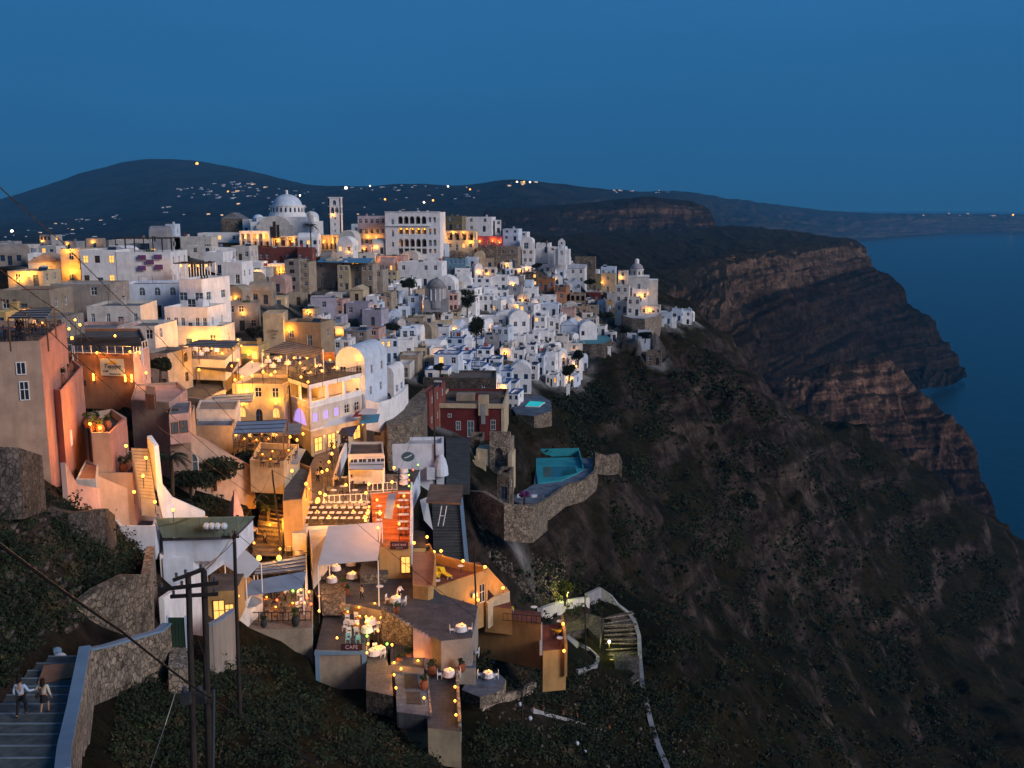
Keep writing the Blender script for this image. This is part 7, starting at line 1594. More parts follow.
def post_lamp(px, py, dz, hp, power, look):
    p = H_(px, py); r = empty('street_lamp', p); b = MB(); b.cyl((0, 0), .07, .05, -.5, hp, 'pole', 6); b.build('post', r); b = MB(); b.sphere((0, -.1, hp+.15), .24, 'globewhite', 8, 5); b.build('globe', r); point((0, -.3, hp-.3), power*3, (.9, .9, .12), .15, r); tag(r, look, 'street lamp', None, p+Vector((0, 0, hp)))
post_lamp(567, 615, 0, 3.9, 300, 'street lamp throwing yellow-green light on the small tree'); post_lamp(579, 640, 0, 1.8, 70, 'low street lamp above the inner bend of the path'); post_lamp(609, 656, 0, 2.4, 170, 'street lamp beside the broad hillside steps')
for k, (px, py, r_) in enumerate(((492, 655, .18), (493, 664, .22), (500, 659, .22), (518, 688, .2), (527, 688, .26), (516, 697, .2), (532, 693, .16), (536, 698, .16), (540, 699, .16), (520, 706, .26), (585, 671, .3), (577, 745, .26), (585, 753, .2), (530, 720, .26), (496, 732, .2), (511, 692, .16))):
    p = H_(px, py, r_*.8); b = MB(); b.sphere((0, 0, 0), r_, 'globeunlit', 10, 7); b.cyl((0, 0), r_*.5, r_*.4, -r_-.2, -r_*.85, 'metal', 8); tag(b.build('garden_globe', None, p), 'unlit white globe lamp lying among the scrub', 'garden lamp', 'unlit garden globes')
wallline('garden_wall', [H_(a, b) for a, b in ((480, 712), (492, 704), (508, 700), (522, 694), (534, 688))], .8, .6, 'stonelight', None, 'pale rubble garden wall among unlit globes', 'wall', 1)
wallline('garden_wall', [H_(a, b) for a, b in ((532, 712), (552, 718), (575, 724), (606, 734))], .5, .35, 'grey', None, 'straight grey kerb running over the lower scrub', 'kerb', 1)
for k, (px, py) in enumerate(((533, 710), (543, 711), (563, 716), (577, 719), (609, 730))): 
    p = H_(px, py); b = MB(); b.lathe((0, 0, 0), [(.14, 0), (.2, .3), (.12, .6), (.16, .7)], 'pot', 8); tag(b.build('clay_urn', None, p), 'brown clay urn standing along the grey kerb', 'urn', 'clay urns')
# ---------------------------------------------------------------- poles, cross arms, cables
def pole(px, pt, pb, Y, r, look, arms=(), gear=False, lean=0):
    a = at(px, pb, Y); zt = at(px, pt, Y).z; top = at(px+lean, pt, Y); root = empty('utility_pole', (a.x, a.y, a.z)); b = MB(); n = 10
    rg = random.Random(int(px)); pts = [Vector(((top.x-a.x)*i/n+rg.uniform(-.01, .01), 0, -1.5+(zt-a.z+1.5)*i/n)) for i in range(n+1)]; b.tube(pts, r, 'pole', 10, r*.8); b.build('shaft', root); H = zt-a.z
    for (dz, x0, x1, tilt) in arms:
        b = MB(); b.bar((x0, -.16, H-dz), (x1, -.16, H-dz+tilt), .10, .12, 'pole'); cm = b.build('cross_arm', root)
        for x in (x0+.12, (x0*.6+x1*.4), (x1-.12)):
            z = H-dz+tilt*(x-x0)/(x1-x0); c = MB(); c.lathe((x, -.16, z+.06), [(.03, 0), (.055, .05), (.04, .09), (.06, .12), (.03, .17)], 'porcelain', 8); c.build('insulator', cm)
    if gear:
        b = MB(); b.box(-.16, .18, -.34, -.12, H*.45, H*.45+.42, 'metal'); b.cyl((.0, -.3), .08, .08, H*.45+.5, H*.45+.65, 'porcelain', 8); b.build('junction_box', root)
    tag(root, look, 'utility pole', None, Vector((a.x, a.y, a.z+H*.7)), True); return Vector((top.x, top.y, zt))
A_ = pole(194, 573, 800, 33, .125, 'nearest pair left one, dark wooden pole carrying the wide cross arm', [(.55, -.75, 1.35, .25), (.2, -.2, .9, .4)], True, -6)
B_ = pole(209, 571, 800, 34, .135, 'nearest pair right one, dark wooden pole beside a grey conduit', [(.9, -.9, .8, .1)], True, -5)
C_p = pole(239, 531, 690, 55, .12, 'single dark pole standing before the lit cafe', [(.3, -.5, .5, 0)], False, -5)
D_p = pole(283, 470, 556, 100, .11, 'leaning dark pole beside the lit lane', [], False, -11)
E_p = pole(278, 422, 470, 128, .10, 'dark pole rising through the long pergola restaurant', [], False, -2)
F_p = pole(292, 385, 424, 131, .12, 'dark pole in front of the purple arched door', [], False, -3)
G_p = pole(436, 380, 484, 140, .12, 'tall dark pole in front of the emblem wall', [(.4, -.3, .9, .0)], False, -3)
I_p = pole(477, 545, 622, 101, .11, 'dark pole in front of the ochre villa', [], False, -3)
J_p = pole(523, 684, 775, 96, .11, 'dark pole among the unlit garden globes', [], False, -1)
K_p = pole(586, 596, 666, 140, .11, 'dark pole at the inner bend of the hillside path', [], False, -1)
L_p = pole(602, 612, 657, 148, .10, 'slim dark pole at the head of the broad hillside steps', [], False)
for px, pt, pb, Y, lk in ((218, 533, 590, 92, 'thin rusty pole by the white tarpaulin'),): pole(px, pt, pb, Y, .07, lk)
b = MB(); b.tube([at(214, 690, 33.2), at(213, 780, 33.2)], .05, 'porcelain', 8); b.tube([at(198, 640, 32.8), at(204, 655, 33), at(206, 690, 33)], .03, 'wire', 5); tag(b.build('conduit'), 'grey metal conduit strapped to the nearest poles', 'conduit', None, at(214, 735, 33), True)
def cable(pts, r, look, sag=.0):
    P = [Vector(p) for p in pts]; out = []
    for a, c in zip(P[:-1], P[1:]):
        for i in range(16):
            u = i/16; q = a.lerp(c, u); q.z -= sag*4*u*(1-u)*(c-a).length; out.append(q)
    out.append(P[-1]); b = MB(); b.tube(out, r, 'wire', 5); o = b.build('cable'); tag(o, look, 'cable', None, out[len(out)//2], True); return o
cable([at(-30, 522, 15), at(120, 630, 24), at(204, 694, 33), at(330, 772, 44)], .036, 'thick black cable crossing the lower left corner', .004)
cable([at(-10, 178, 34), at(60, 240, 45), at(162, 340, 66), at(272, 462, 100)], .022, 'long thin cable from the upper left to the leaning pole, topmost of three', .004)
cable([at(-10, 262, 34), at(60, 312, 46), at(150, 396, 66), at(270, 500, 100)], .022, 'long thin cable over the orange restaurant, middle of three', .004)
cable([at(-10, 292, 30), at(40, 322, 40), at(120, 396, 60), at(222, 474, 82), at(276, 512, 98)], .022, 'long thin cable across the pink house, lowest of three', .004)
cable([D_p, at(330, 500, 96), at(400, 560, 90), at(476, 618, 85)], .022, 'thin cable from the leaning pole over the pale canopy', .006)
cable([D_p, C_p], .020, 'thin cable between the leaning pole and the cafe pole', .01); cable([C_p, B_], .020, 'thin cable between the cafe pole and the nearest poles', .01); cable([C_p+Vector((.4, 0, 0)), A_], .018, 'second thin cable from the cafe pole to the nearest poles', .015)
cable([G_p, at(400, 470, 132), at(352, 500, 112)], .018, 'thin cable hanging from the tall pole by the emblem wall', .01); cable([C_p, at(300, 580, 70), at(312, 598, 80)], .016, 'thin cable from the cafe pole to the lantern corner', .01)
cable([F_p, E_p], .02, 'short cable between the two restaurant poles', .01)
b = MB(); b.tube([at(148, 775, 40), at(165, 725, 41), at(176, 690, 42)], .03, 'porcelain', 5); tag(b.build('guy_wire'), 'thin slanting guy wire in the scrub', 'wire', None, at(165, 725, 41), True)
# ---------------------------------------------------------------- people
def person(p, h, rz, top, legs, hair, step=.25, arm=(0, 0), skirt=False, bag=False, look='person', hairlong=False, full=False):
    """one continuous skinned figure; clothing and hair are its children"""
    r = empty('person', p, rz); s = h/1.75
    J = {'pel': (0, 0, .93), 'wa': (0, 0, 1.08), 'ch': (0, .01, 1.28), 'ne': (0, .0, 1.46), 'hd': (0, -.01, 1.56), 'ht': (0, -.01, 1.70),
         'hl': (-.10, 0, .90), 'kl': (-.11, -step*.55, .50), 'al': (-.11, -step*.45, .10), 'tl': (-.12, -step*.45-.16, .04),
         'hr': (.10, 0, .90), 'kr': (.11, step*.2, .50), 'ar': (.11, step*.9, .14), 'tr': (.12, step*.75-.02, .03),
         'sl': (-.19, 0, 1.40), 'el': (-.27-arm[0]*.1, 0+.05, 1.13+arm[0]*.05), 'wl': (-.28-arm[0]*.25, -.08-arm[0]*.1, .88+arm[0]*.25), 'fl': (-.28-arm[0]*.33, -.1-arm[0]*.1, .80+arm[0]*.32),
         'sr': (.19, 0, 1.40), 'er': (.27+arm[1]*.1, 0+.05, 1.13+arm[1]*.05), 'wr': (.28+arm[1]*.25, -.08-arm[1]*.1, .88+arm[1]*.25), 'fr': (.28+arm[1]*.33, -.1-arm[1]*.1, .80+arm[1]*.32)}
    E = [('pel', 'wa'), ('wa', 'ch'), ('ch', 'ne'), ('ne', 'hd'), ('hd', 'ht'), ('pel', 'hl'), ('hl', 'kl'), ('kl', 'al'), ('al', 'tl'), ('pel', 'hr'), ('hr', 'kr'), ('kr', 'ar'), ('ar', 'tr'), ('ch', 'sl'), ('sl', 'el'), ('el', 'wl'), ('wl', 'fl'), ('ch', 'sr'), ('sr', 'er'), ('er', 'wr'), ('wr', 'fr')]
    Rr = dict(pel=(.15, .11), wa=(.13, .10), ch=(.16, .11), ne=(.055, .055), hd=(.085, .095), ht=(.075, .085), hl=(.09, .09), kl=(.06, .06), al=(.04, .045), tl=(.04, .03), hr=(.09, .09), kr=(.06, .06), ar=(.04, .045), tr=(.04, .03), sl=(.065, .065), el=(.045, .045), wl=(.032, .032), fl=(.035, .022), sr=(.065, .065), er=(.045, .045), wr=(.032, .032), fr=(.035, .022))
    def skin(keys, edges, grow, m, nm, par):
        idx = {k: i for i, k in enumerate(keys)}; me = bpy.data.meshes.new(nm); me.from_pydata([tuple(c*s for c in J[k]) for k in keys], [(idx[a], idx[c]) for a, c in edges if a in idx and c in idx], [])
        o = bpy.data.objects.new(nm, me); COL.objects.link(o); sk = o.modifiers.new('skin', 'SKIN'); sk.use_smooth_shade = True
        if not me.skin_vertices: me.attributes.new('sk', 'FLOAT', 'POINT')
        for k, v in zip(keys, me.skin_vertices[0].data): v.radius = ((Rr[k][0]+grow)*s, (Rr[k][1]+grow)*s)
        me.skin_vertices[0].data[0].use_root = True; o.modifiers.new('sub', 'SUBSURF').levels = 1
        bpy.context.view_layer.update(); m2 = bpy.data.meshes.new_from_object(o.evaluated_get(bpy.context.evaluated_depsgraph_get())); bpy.data.objects.remove(o); m2.materials.clear(); m2.materials.append(M[m]); q = link(nm, m2, par); return q
    skin(list(J), E, 0, 'skin', 'body', r)
    skin(['ch', 'wa', 'pel', 'sl', 'el', 'sr', 'er', 'wl', 'wr'], E, .018, top, 'shirt', r)
    if skirt: b = MB(); b.lathe((0, 0, .62*s), [(.20*s, 0), (.18*s, .15*s), (.15*s, .36*s)], legs, 12); b.build('skirt', r)
    else: skin(['pel', 'hl', 'kl', 'al', 'hr', 'kr', 'ar'], E, .022, legs, 'trousers', r)
    skin(['al', 'tl'], E, .014, 'pants', 'shoe', r); skin(['ar', 'tr'], E, .014, 'pants', 'shoe', r)
    b = MB(); b.sphere((0, .02*s, 1.66*s), .118*s, hair, 12, 7, 1.05)
    if hairlong: b.lathe((0, .05*s, 1.36*s), [(.06*s, 0), (.10*s, .08*s), (.11*s, .26*s), (.08*s, .3*s)], hair, 10)
    b.build('hair', r)
    b = MB(); b.box(-.045*s, -.02*s, -.105*s, -.095*s, 1.62*s, 1.635*s, 'ink'); b.box(.02*s, .045*s, -.105*s, -.095*s, 1.62*s, 1.635*s, 'ink'); b.sphere((0, -.1*s, 1.59*s), .016*s, 'skin', 6, 4); b.box(-.025*s, .025*s, -.1*s, -.09*s, 1.545*s, 1.553*s, 'redplastic'); b.build('face', r)
    for side in (-1, 1):
        b = MB(); f = Vector(J['fl' if side < 0 else 'fr'])*s
        for k in range(4): b.tube([f+Vector(((k-1.5)*.018, -.02, -.0))*s, f+Vector(((k-1.5)*.02, -.04, -.06))*s, f+Vector(((k-1.5)*.018, -.055, -.09-.01*(k in (1, 2))))*s], .009*s, 'skin', 5)
        b.tube([f+Vector((-side*.02, -.03, .02))*s, f+Vector((-side*.045, -.06, -.02))*s], .010*s, 'skin', 5); b.build('fingers', r)
    if bag: b = MB(); b.box(.16*s, .30*s, .02*s, .22*s, .86*s, 1.04*s, 'wooddark'); b.tube([(.22*s, .12*s, 1.04*s), (.05*s, .12*s, 1.3*s), (-.14*s, .02*s, 1.47*s)], .012*s, 'wooddark', 5); b.build('shoulder_bag', r)
    tag(r, look, 'person', None, Vector(p)+Vector((0, 0, 1)), full); return r
def on_steps(px, py, Y, dz=0): p = at(px, py, Y); return p
person(on_steps(23, 720, 41.2), 1.78, math.pi, 'shirtblue', 'pants', 'hair', .28, (0.0, .9), look='person in pale blue long-sleeved shirt walking down the dark steps', full=True) if 0 else None
_za, _zb = at(0, 790, 33).z, at(0, 660, 49).z
def step_pt(px, py):
    best = min((abs(proj((0, Y, _za+(_zb-_za)*(Y-33)/16))[1]-py), Y) for Y in np.arange(34, 49, .05)); Y = float(best[1]); i = int((Y-33)/16*13); a = _za+(_zb-_za)*i/13; c = _za+(_zb-_za)*(i+1)/13
    return Vector(((px-512)/F*Y*1.13, Y, max(a, c)+.01))
pa = step_pt(22, 720); pb_ = step_pt(45, 715)
for q_, x_ in ((pa, 22), (pb_, 45)):
    q_.x += (x_-proj(q_)[0])/F*q_.y*1.1
person(pa, 1.78, math.pi, 'shirtblue', 'pants', 'hair', .28, (1.0, 0), look='person in pale blue shirt and dark trousers walking away on the steps', full=True)
person(pb_, 1.66, math.pi, 'shirtbeige', 'pants', 'hair', .22, (0, 1.0), True, True, look='person in beige top and dark skirt with shoulder bag on the steps', hairlong=True, full=True)
person(W3(227, 602, 224.2), 1.75, .3, 'pants', 'pants', 'hair', .1, (.3, .8), look='dark clothed person standing in the doorway of the lit cafe', full=True)
for k, (px, py, z, t, l, lk) in enumerate(((332, 452, 226, 'pants', 'pants', 'dark clothed person walking in the lit lane, ahead of the others'), (336, 448, 226, 'shirtblue', 'pants', 'person in pale shirt among those in the lit lane'), (341, 455, 226, 'pants', 'pants', 'person in black at the right of the lit lane'), (327, 446, 226, 'shirtbeige', 'pants', 'person in beige farthest up the lit lane'), (265, 545, 224, 'shirtbeige', 'pants', 'person in tan top on the path under the trees'), (255, 540, 224.5, 'shirtbeige', 'pants', 'person in beige standing by the white cloth tables'), (297, 600, ZA, 'shirtblue', 'pants', 'person in pale shirt seated height beside the blue awning tables'))):
    if k == 6: continue
    person(W3(px, py, z), 1.7, k*1.3, t, l, 'hair', .18, (.2, .2), look=lk, full=True)
# tables with white cloth beside the lane at the left of the canopy
deck('side_terrace', [(246, 556), (306, 556), (312, 530), (300, 522), (262, 528)], 223.6, 2.5, 'stone', 'paving', 'small lit terrace with white cloth tables left of the canopy')
for px, py in ((295, 546), (299, 556), (290, 552)): table(px, py, 223.6, 1, 'cloth', True, 'chairdark', 16)
for px, py, pw in ((259, 558, 260), (279, 558, 260)): globe(px, py, 225.4, h=1.8, power=pw, r=.26, look='large bright globe lamp beside the far blue-grey awning')
for px, py, pw in ((270, 525, 140), (279, 530, 90), (286, 541, 50), (280, 549, 30), (291, 541, 30), (254, 543, 30)): globe(px, py, 225.2, h=1.6, power=pw, r=.12, look='small warm lamp on the little terrace by the lane')
block('booth', [(292, 533), (306, 533), (308, 524), (294, 524)], 226.2, 2.6, 'offwhite', 'offwhite', 'pale square booth beside the packed tables', 'booth')
deck('pale_wall_block', [(312, 552), (330, 530), (330, 522), (308, 524)], 225.6, 4, 'offwhite', 'offwhite', 'off-white wall block lit orange beside the canopy', 'wall')
globe(328, 530, 226, h=.8, power=150, r=.14, look='orange uplight against the off-white wall block', col=(1, .4, .06))
stairs('lane_path', W3(252, 556, 223.6), W3(282, 556, 223.6), W3(262, 500, 226.2), W3(286, 505, 226.2), 12, 'paving', 'glowing paved path climbing between the trees to the lane', 'steps')
globe(318, 500, 227.2, h=1.0, power=420, r=.26, look='very bright orange lamp at the foot of the lit lane', col=(1, .40, .05))
globe(286, 508, 228, h=1.6, power=160, r=.12, look='orange lamp washing the ochre path wall', col=(1, .40, .05))
wallline('lane_wall', [W3(284, 530, 225.0), W3(300, 505, 226.2), W3(310, 488, 226.4)], [1.4, 1.4, 1.2], .4, 'cream', None, 'cream parapet glowing beside the lane', 'wall', 2)
wallline('lane_wall', [W3(334, 486, 226.3), W3(341, 462, 226.3), W3(346, 450, 226.3)], [1.0, 1.0, 1.0], .3, 'white', None, 'white sloping parapet right of the lit lane', 'wall', 1)
tree(268, 515, 108, 2.6, 1.6, 'light leafed tree glowing beside the climbing path', 31, 'leaf', 1600, 'lit_tree')

# more people: copies of three builds, each part copied with its person
def copy_person(src, p, rz, sc, look):
    r = src.copy(); COL.objects.link(r); r.location = p; r.rotation_euler = (0, 0, rz); r.scale = (sc, sc, sc)
    for c in src.children:
        d = c.copy(); COL.objects.link(d); d.parent = r
    if 'group' in r: del r['group']
    tag(r, look, 'person', 'people in the lane and on the terraces', Vector(p)+Vector((0, 0, 1)))
_pp = [person(W3(338, 444, 226), 1.72, .4, 'pants', 'pants', 'hair', .2, (.3, .1), look='person in dark clothes standing in the busy lane end', full=True),
       person(W3(321, 474, 226), 1.68, 2.4, 'shirtbeige', 'pants', 'hair', .22, (.1, .4), look='person in pale top walking down the middle of the lane', full=True),
       person(W3(352, 489, 226.3), 1.74, 1.2, 'cloth', 'pants', 'hair', .12, (.6, .5), look='waiter in white shirt on the balustrade terrace', full=True)]
for k, (px, py, z) in enumerate(((344, 446, 226), (349, 443, 226), (355, 440, 226), (347, 450, 226), (340, 440, 226), (331, 462, 226), (360, 438, 226), (366, 436, 226), (318, 482, 226), (377, 481, 226.3), (336, 487, 226.3), (250, 445, 231.6), (262, 444, 231.6), (274, 444, 231.6), (286, 602, ZA), (270, 600, ZA), (362, 600, ZC), (400, 600, ZC), (340, 571, ZC), (305, 377, 236.0), (320, 373, 236.0), (338, 370, 236.0), (352, 367, 236.0), (276, 366, 235.2), (298, 362, 235.2), (190, 352, 238.4), (210, 352, 238.4), (20, 338, 249.4), (34, 334, 249.4))):
    s_ = _pp[k % 3]; copy_person(s_, W3(px, py, z), k*1.9, .94+.03*(k % 4), ['person in dark clothes among the diners', 'person in pale top among the diners', 'person in white shirt among the diners'][k % 3])
# ---------------------------------------------------------------- villages and lights far away
from mathutils.bvhtree import BVHTree
_far = {}
for nm in ('mountain', 'mesa', 'headland'):
    me = bpy.data.objects[nm].data; n = len(me.vertices); co = np.empty(n*3, np.float32); me.vertices.foreach_get('co', co); m_ = len(me.polygons); vi = np.empty(m_*4, np.int32); me.polygons.foreach_get('vertices', vi)
    _far[nm] = BVHTree.FromPolygons(co.reshape(-1, 3).tolist(), vi.reshape(-1, 4).tolist())
def far_hit(px, py):
    d = Vector(ray(px, py)).normalized(); best = None
    for t in _far.values():
        h = t.ray_cast(Vector((0, 0, CZ)), d)
        if h[0] is not None and (best is None or h[3] < best[1]): best = (h[0], h[3])
    return best[0] if best else None
def fh(k, m):
    def f():
        b = MB(); w, d, h = ((10, 8, 4), (14, 9, 6.5), (24, 9, 4.5), (9, 9, 7))[k]
        b.box(-w/2, w/2, 0, d, -4, h, m); b.box(-w/2-.2, w/2+.2, -.2, d+.2, h+.01, h+.4, m)
        for i in range(3): b.box(-w/2+w*(i+.3)/3, -w/2+w*(i+.55)/3, -.06, 0.0, 1, 2.6, 'glass')
        return b.mesh('wall')
    return share(('far', k, m), f)
rg = random.Random(99); nF = 0
def farhouses(poly, n, g, lk, lit=.1, sc=1.0):
    global nF
    xs = [p[0] for p in poly]; ys = [p[1] for p in poly]; k = 0; t = 0
    while k < n and t < n*40:
        t += 1; px, py = rg.uniform(min(xs), max(xs)), rg.uniform(min(ys), max(ys))
        if not _inside(poly, np.array([px]), np.array([py]), 0)[0]: continue
        p = far_hit(px, py)
        if p is None: continue
        l_ = rg.random() < lit; o = link('distant_house', fh(rg.randint(0, 3), 'farlit' if l_ else 'farwhite'), None, p, rg.uniform(-.5, .5)); s = sc*rg.uniform(.7, 1.3)*max(.4, p.y/4300); o.scale = (s, s, s*.8)
        tag(o, lk+(' with warm light' if l_ else ''), 'house', g+(' with warm light' if l_ else ''), p, True); k += 1; nF += 1
farhouses([(165, 190), (235, 181), (300, 188), (330, 194), (250, 200), (180, 198)], 56, 'houses of the hillside village', 'tiny white house of the dense village low on the mountain slope', .06, .8)
farhouses([(0, 232), (110, 212), (130, 216), (80, 236), (0, 240)], 26, 'houses at the foot of the mountain', 'tiny pale house scattered at the left foot of the mountain', .12, .7)
farhouses([(150, 205), (260, 200), (350, 205), (420, 200), (420, 215), (300, 216), (160, 220)], 24, 'houses on the dark plain', 'tiny pale house scattered over the dark plain beyond the town', .1, .8)
farhouses([(340, 188), (360, 186), (440, 185), (500, 188), (470, 200), (380, 200)], 26, 'houses on the middle ridge', 'tiny pale house on the ridge behind the arcaded hotel', .08, .7)
farhouses([(505, 183), (535, 181), (538, 184), (505, 187)], 9, 'bright buildings on the ridge top', 'tiny bright building of the lit row on the ridge top', .8, .7)
farhouses([(610, 190), (672, 190), (672, 193), (610, 193)], 12, 'houses on the far right ridge', 'tiny pale house on the long ridge above the flat-topped cliff', .3, .6)
farhouses([(920, 213), (1010, 213), (1010, 216), (920, 216)], 9, 'lights on the farthest coast', 'tiny lit house on the farthest coast above the sea', .6, .6)
def farlamp(px, py, s, kind, lk):
    p = far_hit(px, py)
    if p is None: return
    b = MB(); b.cyl((0, 0), s*.3, s*.2, -s, 0, 'metal', 6); b.sphere((0, 0, s*.6), s, kind, 8, 5); tag(b.build('beacon_lamp', None, p), lk, 'lamp', None, p, True)
farlamp(197, 164.5, 9, 'globe', 'orange light on the mountain top'); farlamp(12, 232, 5, 'globewhite', 'yellow-white light at the left foot of the mountain'); farlamp(1013, 215.5, 10, 'globered' if 0 else 'globe', 'orange light on the farthest coast'); farlamp(346, 189, 8, 'globewhite', 'white light on the middle ridge')
for k, (px, py) in enumerate([(370, 186.5), (385, 200), (424, 203), (433, 201), (448, 187), (470, 190), (517, 182.5), (524, 182.5), (530, 182.7), (228, 192), (300, 196)]): farlamp(px, py, 4, 'globe' if k % 2 else 'globewhite', ['first', 'second', 'third', 'fourth', 'fifth', 'sixth', 'seventh', 'eighth', 'ninth', 'tenth', 'eleventh'][k]+' far light from the west end of the ridge behind the town')
print('far', nF)
HFIN = build_near()
# ---------------------------------------------------------------- labels: what each thing stands beside
LMK = [(282, 205, 'cathedral'), (336, 215, 'bell tower'), (413, 232, 'arcaded hotel'), (488, 240, 'magenta house'), (455, 265, 'blue house'), (436, 290, 'grey domed chapel'), (637, 280, 'promontory church'), (528, 245, 'blue-doored vault'), (562, 247, 'bell gable chapel'),
       (571, 332, 'pointed gable'), (590, 342, 'turquoise-rimmed terrace'), (546, 285, 'small orange house'), (578, 302, 'brown-arched house'), (594, 297, 'dark red house'), (472, 415, 'red mansion'), (532, 400, 'small lit pool'), (560, 470, 'turquoise pool'), (412, 453, 'emblem wall'), (360, 375, 'vaulted building'), (325, 390, 'two-floor restaurant'), (290, 350, 'striped awning'),
       (272, 330, 'cream tower'), (196, 305, 'neoclassical house'), (145, 265, 'picture-hung building'), (100, 375, 'orange restaurant'), (45, 400, 'pink house'), (145, 470, 'golden steps'), (160, 430, 'beige building'), (75, 265, 'cream block'), (30, 275, 'low cream house'), (277, 270, 'four-arched arcade'), (294, 280, 'tall grey apartments'), (332, 275, 'blank beige apartments'),
       (384, 305, 'tall pinkish house'), (352, 455, 'glazed room'), (390, 515, 'orange dining steps'), (352, 540, 'pale canopy'), (330, 513, 'packed tables'), (280, 575, 'blue awnings'), (352, 642, 'cafe sign'), (440, 615, 'plaza corner'), (460, 575, 'ochre villa'), (488, 680, 'round platform'), (440, 690, 'long deck'), (410, 690, 'sunken panels'), (205, 528, 'green roof'), (265, 430, 'long pergola'), (238, 390, 'yellow arch'), (205, 345, 'grey flat awning'), (620, 640, 'hillside steps'), (467, 300, 'dark dense tree'), (479, 330, 'dark cypress tree'), (495, 365, 'blue-trimmed steps houses'), (382, 330, 'turquoise canopy'), (344, 336, 'blue-edged roof house'), (231, 222, 'stone barn'), (172, 228, 'narrow crest chapel'), (620, 325, 'stone bastion'), (510, 320, 'middle of white quarter'), (540, 350, 'lower white quarter'), (178, 640, 'green gate'), (70, 700, 'dark steps'), (500, 455, 'stone ruin')]
ORD = ['nearest', 'second', 'third', 'fourth', 'fifth', 'sixth', 'seventh', 'eighth', 'ninth', 'tenth', 'eleventh', 'twelfth', 'thirteenth', 'fourteenth', 'fifteenth', 'sixteenth', 'seventeenth', 'eighteenth', 'nineteenth', 'twentieth', 'last', 'very last', 'farthest', 'outermost', 'remotest', 'hindmost', 'ultimate', 'utmost', 'final', 'endmost', 'extreme', 'tailing']
DIR = ['right of', 'up-right of', 'above', 'up-left of', 'left of', 'down-left of', 'below', 'down-right of']
by = {}
for o, look, cat, pos, full in THINGS:
    try: nm_ = o.name
    except ReferenceError: continue
    if 'px' in o: px, py = o['px'], o['py']
    elif pos is not None: px, py = proj(pos)
    else: px, py = proj(o.location)
    by.setdefault(look, []).append((o, px, py, full, cat))
for look, L_ in by.items():
    L2 = [q for q in L_ if not q[3]]
    if len(L_) == 1 and len(look.split()) >= 6: continue
    bk = {}
    for q in L2:
        o, px, py, full, cat = q; lm = min(LMK, key=lambda l: (l[0]-px)**2+(l[1]-py)**2 if not (abs(l[0]-px) < 3 and abs(l[1]-py) < 3 and cat != 'x' and cat in ('house',)) else 1e9)
        dx, dy = px-lm[0], lm[1]-py; d = int(((math.degrees(math.atan2(dy, dx))+382.5) % 360)//45); d_ = math.hypot(dx, dy)
        rel = 'at' if (d_ < 7 and cat not in ('house',)) else DIR[d]
        bk.setdefault((lm[2], rel), []).append((d_, id(o), o))
    for (ln, rel), v in bk.items():
        v.sort(key=lambda t: t[:2])
        for i, (_, _, o) in enumerate(v):
            od = ORD[min(i, len(ORD)-1)]; w_ = look.split(); tail = f"{od} {rel} the {ln}" if len(v) > 1 or True else ''
            tl = tail.replace('-', ' ').split(); k = 16-len(tl); ws = []; c = 0
            for w1 in w_:
                c += len(w1.replace('-', ' ').split())
                if c > k: break
                ws.append(w1)
            while ws and ws[-1] in ('with', 'on', 'the', 'of', 'in', 'and', 'a', 'under', 'at', 'to', 'by', 'beside', 'before', 'white' if 0 else 'over'): ws.pop()
            o['label'] = ' '.join(ws)+', '+tail
for o in list(SC.objects):
    for k in ('px', 'py'):
        if k in o: del o[k]
hm = bpy.data.materials.new('haze'); hm.use_nodes = True; _n = hm.node_tree.nodes; _n.remove(_n['Principled BSDF'])
_v = _n.new('ShaderNodeVolumePrincipled'); _v.inputs['Color'].default_value = (.12, .50, .95, 1); _v.inputs['Density'].default_value = 5.5e-5; _v.inputs['Anisotropy'].default_value = 0.0
hm.node_tree.links.new(_v.outputs['Volume'], _n['Material Output'].inputs['Volume']); M['haze'] = hm
# ---------------------------------------------------------------- light, sky, camera
w = bpy.data.worlds.new('World'); SC.world = w; w.use_nodes = True; nt = w.node_tree; N = nt.nodes; L = nt.links
bg = N['Background']; sky = N.new('ShaderNodeTexSky'); sky.sky_type = 'NISHITA'; sky.sun_disc = False
SUN_EL, SUN_AZ = R(14), R(122)   # azimuth clockwise from +Y: afterglow from the right, a little behind the camera
sky.sun_elevation = R(14); sky.sun_rotation = SUN_AZ; sky.altitude = 260; sky.air_density = 1.0; sky.dust_density = .4; sky.ozone_density = 4.0
tc = N.new('ShaderNodeTexCoord'); sp = N.new('ShaderNodeSeparateXYZ'); L.new(tc.outputs['Generated'], sp.inputs[0])
rp = N.new('ShaderNodeValToRGB'); e = rp.color_ramp.elements
e[0].position = 0.0; e[0].color = (.014, .098, .20, 1); e[1].position = .6; e[1].color = (.020, .10, .24, 1)
q = e.new(.06); q.color = (.012, .110, .25, 1); q = e.new(.19); q.color = (.024, .145, .345, 1)
L.new(sp.outputs['Z'], rp.inputs['Fac'])
hs = N.new('ShaderNodeVectorMath'); hs.operation = 'MULTIPLY'; hs.inputs[1].default_value = (.10, .16, .22); L.new(sky.outputs['Color'], hs.inputs[0])
ad = N.new('ShaderNodeVectorMath'); ad.operation = 'MULTIPLY_ADD'; L.new(hs.outputs[0], ad.inputs[0]); ad.inputs[1].default_value = (.10, .12, .16)
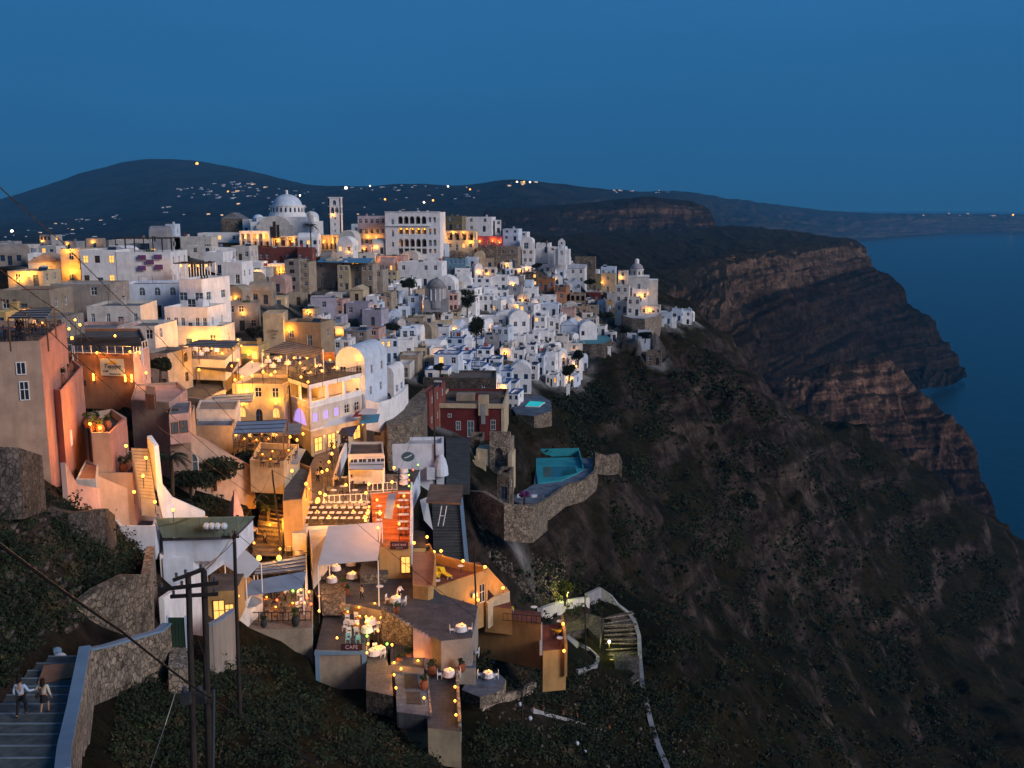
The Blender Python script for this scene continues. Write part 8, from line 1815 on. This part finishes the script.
mpw = N.new('ShaderNodeMapping'); mpw.inputs['Scale'].default_value = (1.2, 1.2, 7.0); L.new(tc.outputs['Generated'], mpw.inputs[0]); nw = N.new('ShaderNodeTexNoise'); nw.inputs['Scale'].default_value = 1.6; nw.inputs['Detail'].default_value = 5; L.new(mpw.outputs[0], nw.inputs['Vector'])
mrw = N.new('ShaderNodeMapRange'); mrw.inputs['From Min'].default_value = .3; mrw.inputs['From Max'].default_value = .7; mrw.inputs['To Min'].default_value = 9.2; mrw.inputs['To Max'].default_value = 10.8; L.new(nw.outputs['Fac'], mrw.inputs['Value'])
vs = N.new('ShaderNodeVectorMath'); vs.operation = 'SCALE'; L.new(mrw.outputs['Result'], vs.inputs['Scale']); L.new(rp.outputs['Color'], vs.inputs[0]); L.new(vs.outputs[0], ad.inputs[2])
L.new(ad.outputs[0], bg.inputs['Color']); bg.inputs['Strength'].default_value = .10
sl = bpy.data.lights.new('sun', 'SUN'); sl.energy = 2.6; sl.angle = R(25); sl.color = (1.0, .89, .85)
so = bpy.data.objects.new('sun', sl); COL.objects.link(so)
dv = Vector((math.sin(SUN_AZ)*math.cos(R(24)), math.cos(SUN_AZ)*math.cos(R(24)), math.sin(R(24))))
so.rotation_euler = (-dv).to_track_quat('-Z', 'Y').to_euler()
cam = bpy.data.cameras.new('camera'); cam.lens = 36*F/1024; cam.sensor_width = 36; cam.clip_start = .3; cam.clip_end = 90000
co = bpy.data.objects.new('camera', cam); COL.objects.link(co); co.location = (0, 0, CZ); co.rotation_euler = (math.pi/2-TH, 0, 0); SC.camera = co
SC.view_settings.view_transform = 'Standard'; SC.view_settings.look = 'None'; SC.view_settings.exposure = 0; SC.view_settings.gamma = 1
SC.cycles.use_denoising = True; SC.cycles.use_light_tree = True; SC.cycles.max_bounces = 5; SC.cycles.diffuse_bounces = 3; SC.cycles.glossy_bounces = 2; SC.cycles.transparent_max_bounces = 6; SC.cycles.volume_bounces = 0
SC.cycles.sample_clamp_indirect = 4; SC.cycles.sample_clamp_direct = 30; SC.cycles.caustics_reflective = False; SC.cycles.caustics_refractive = False

hz = MB(); hz.box(-9000, 13000, -60, 14500, -1.2, 1400, 'haze'); ho = hz.build('haze'); struct(ho, 'stuff')
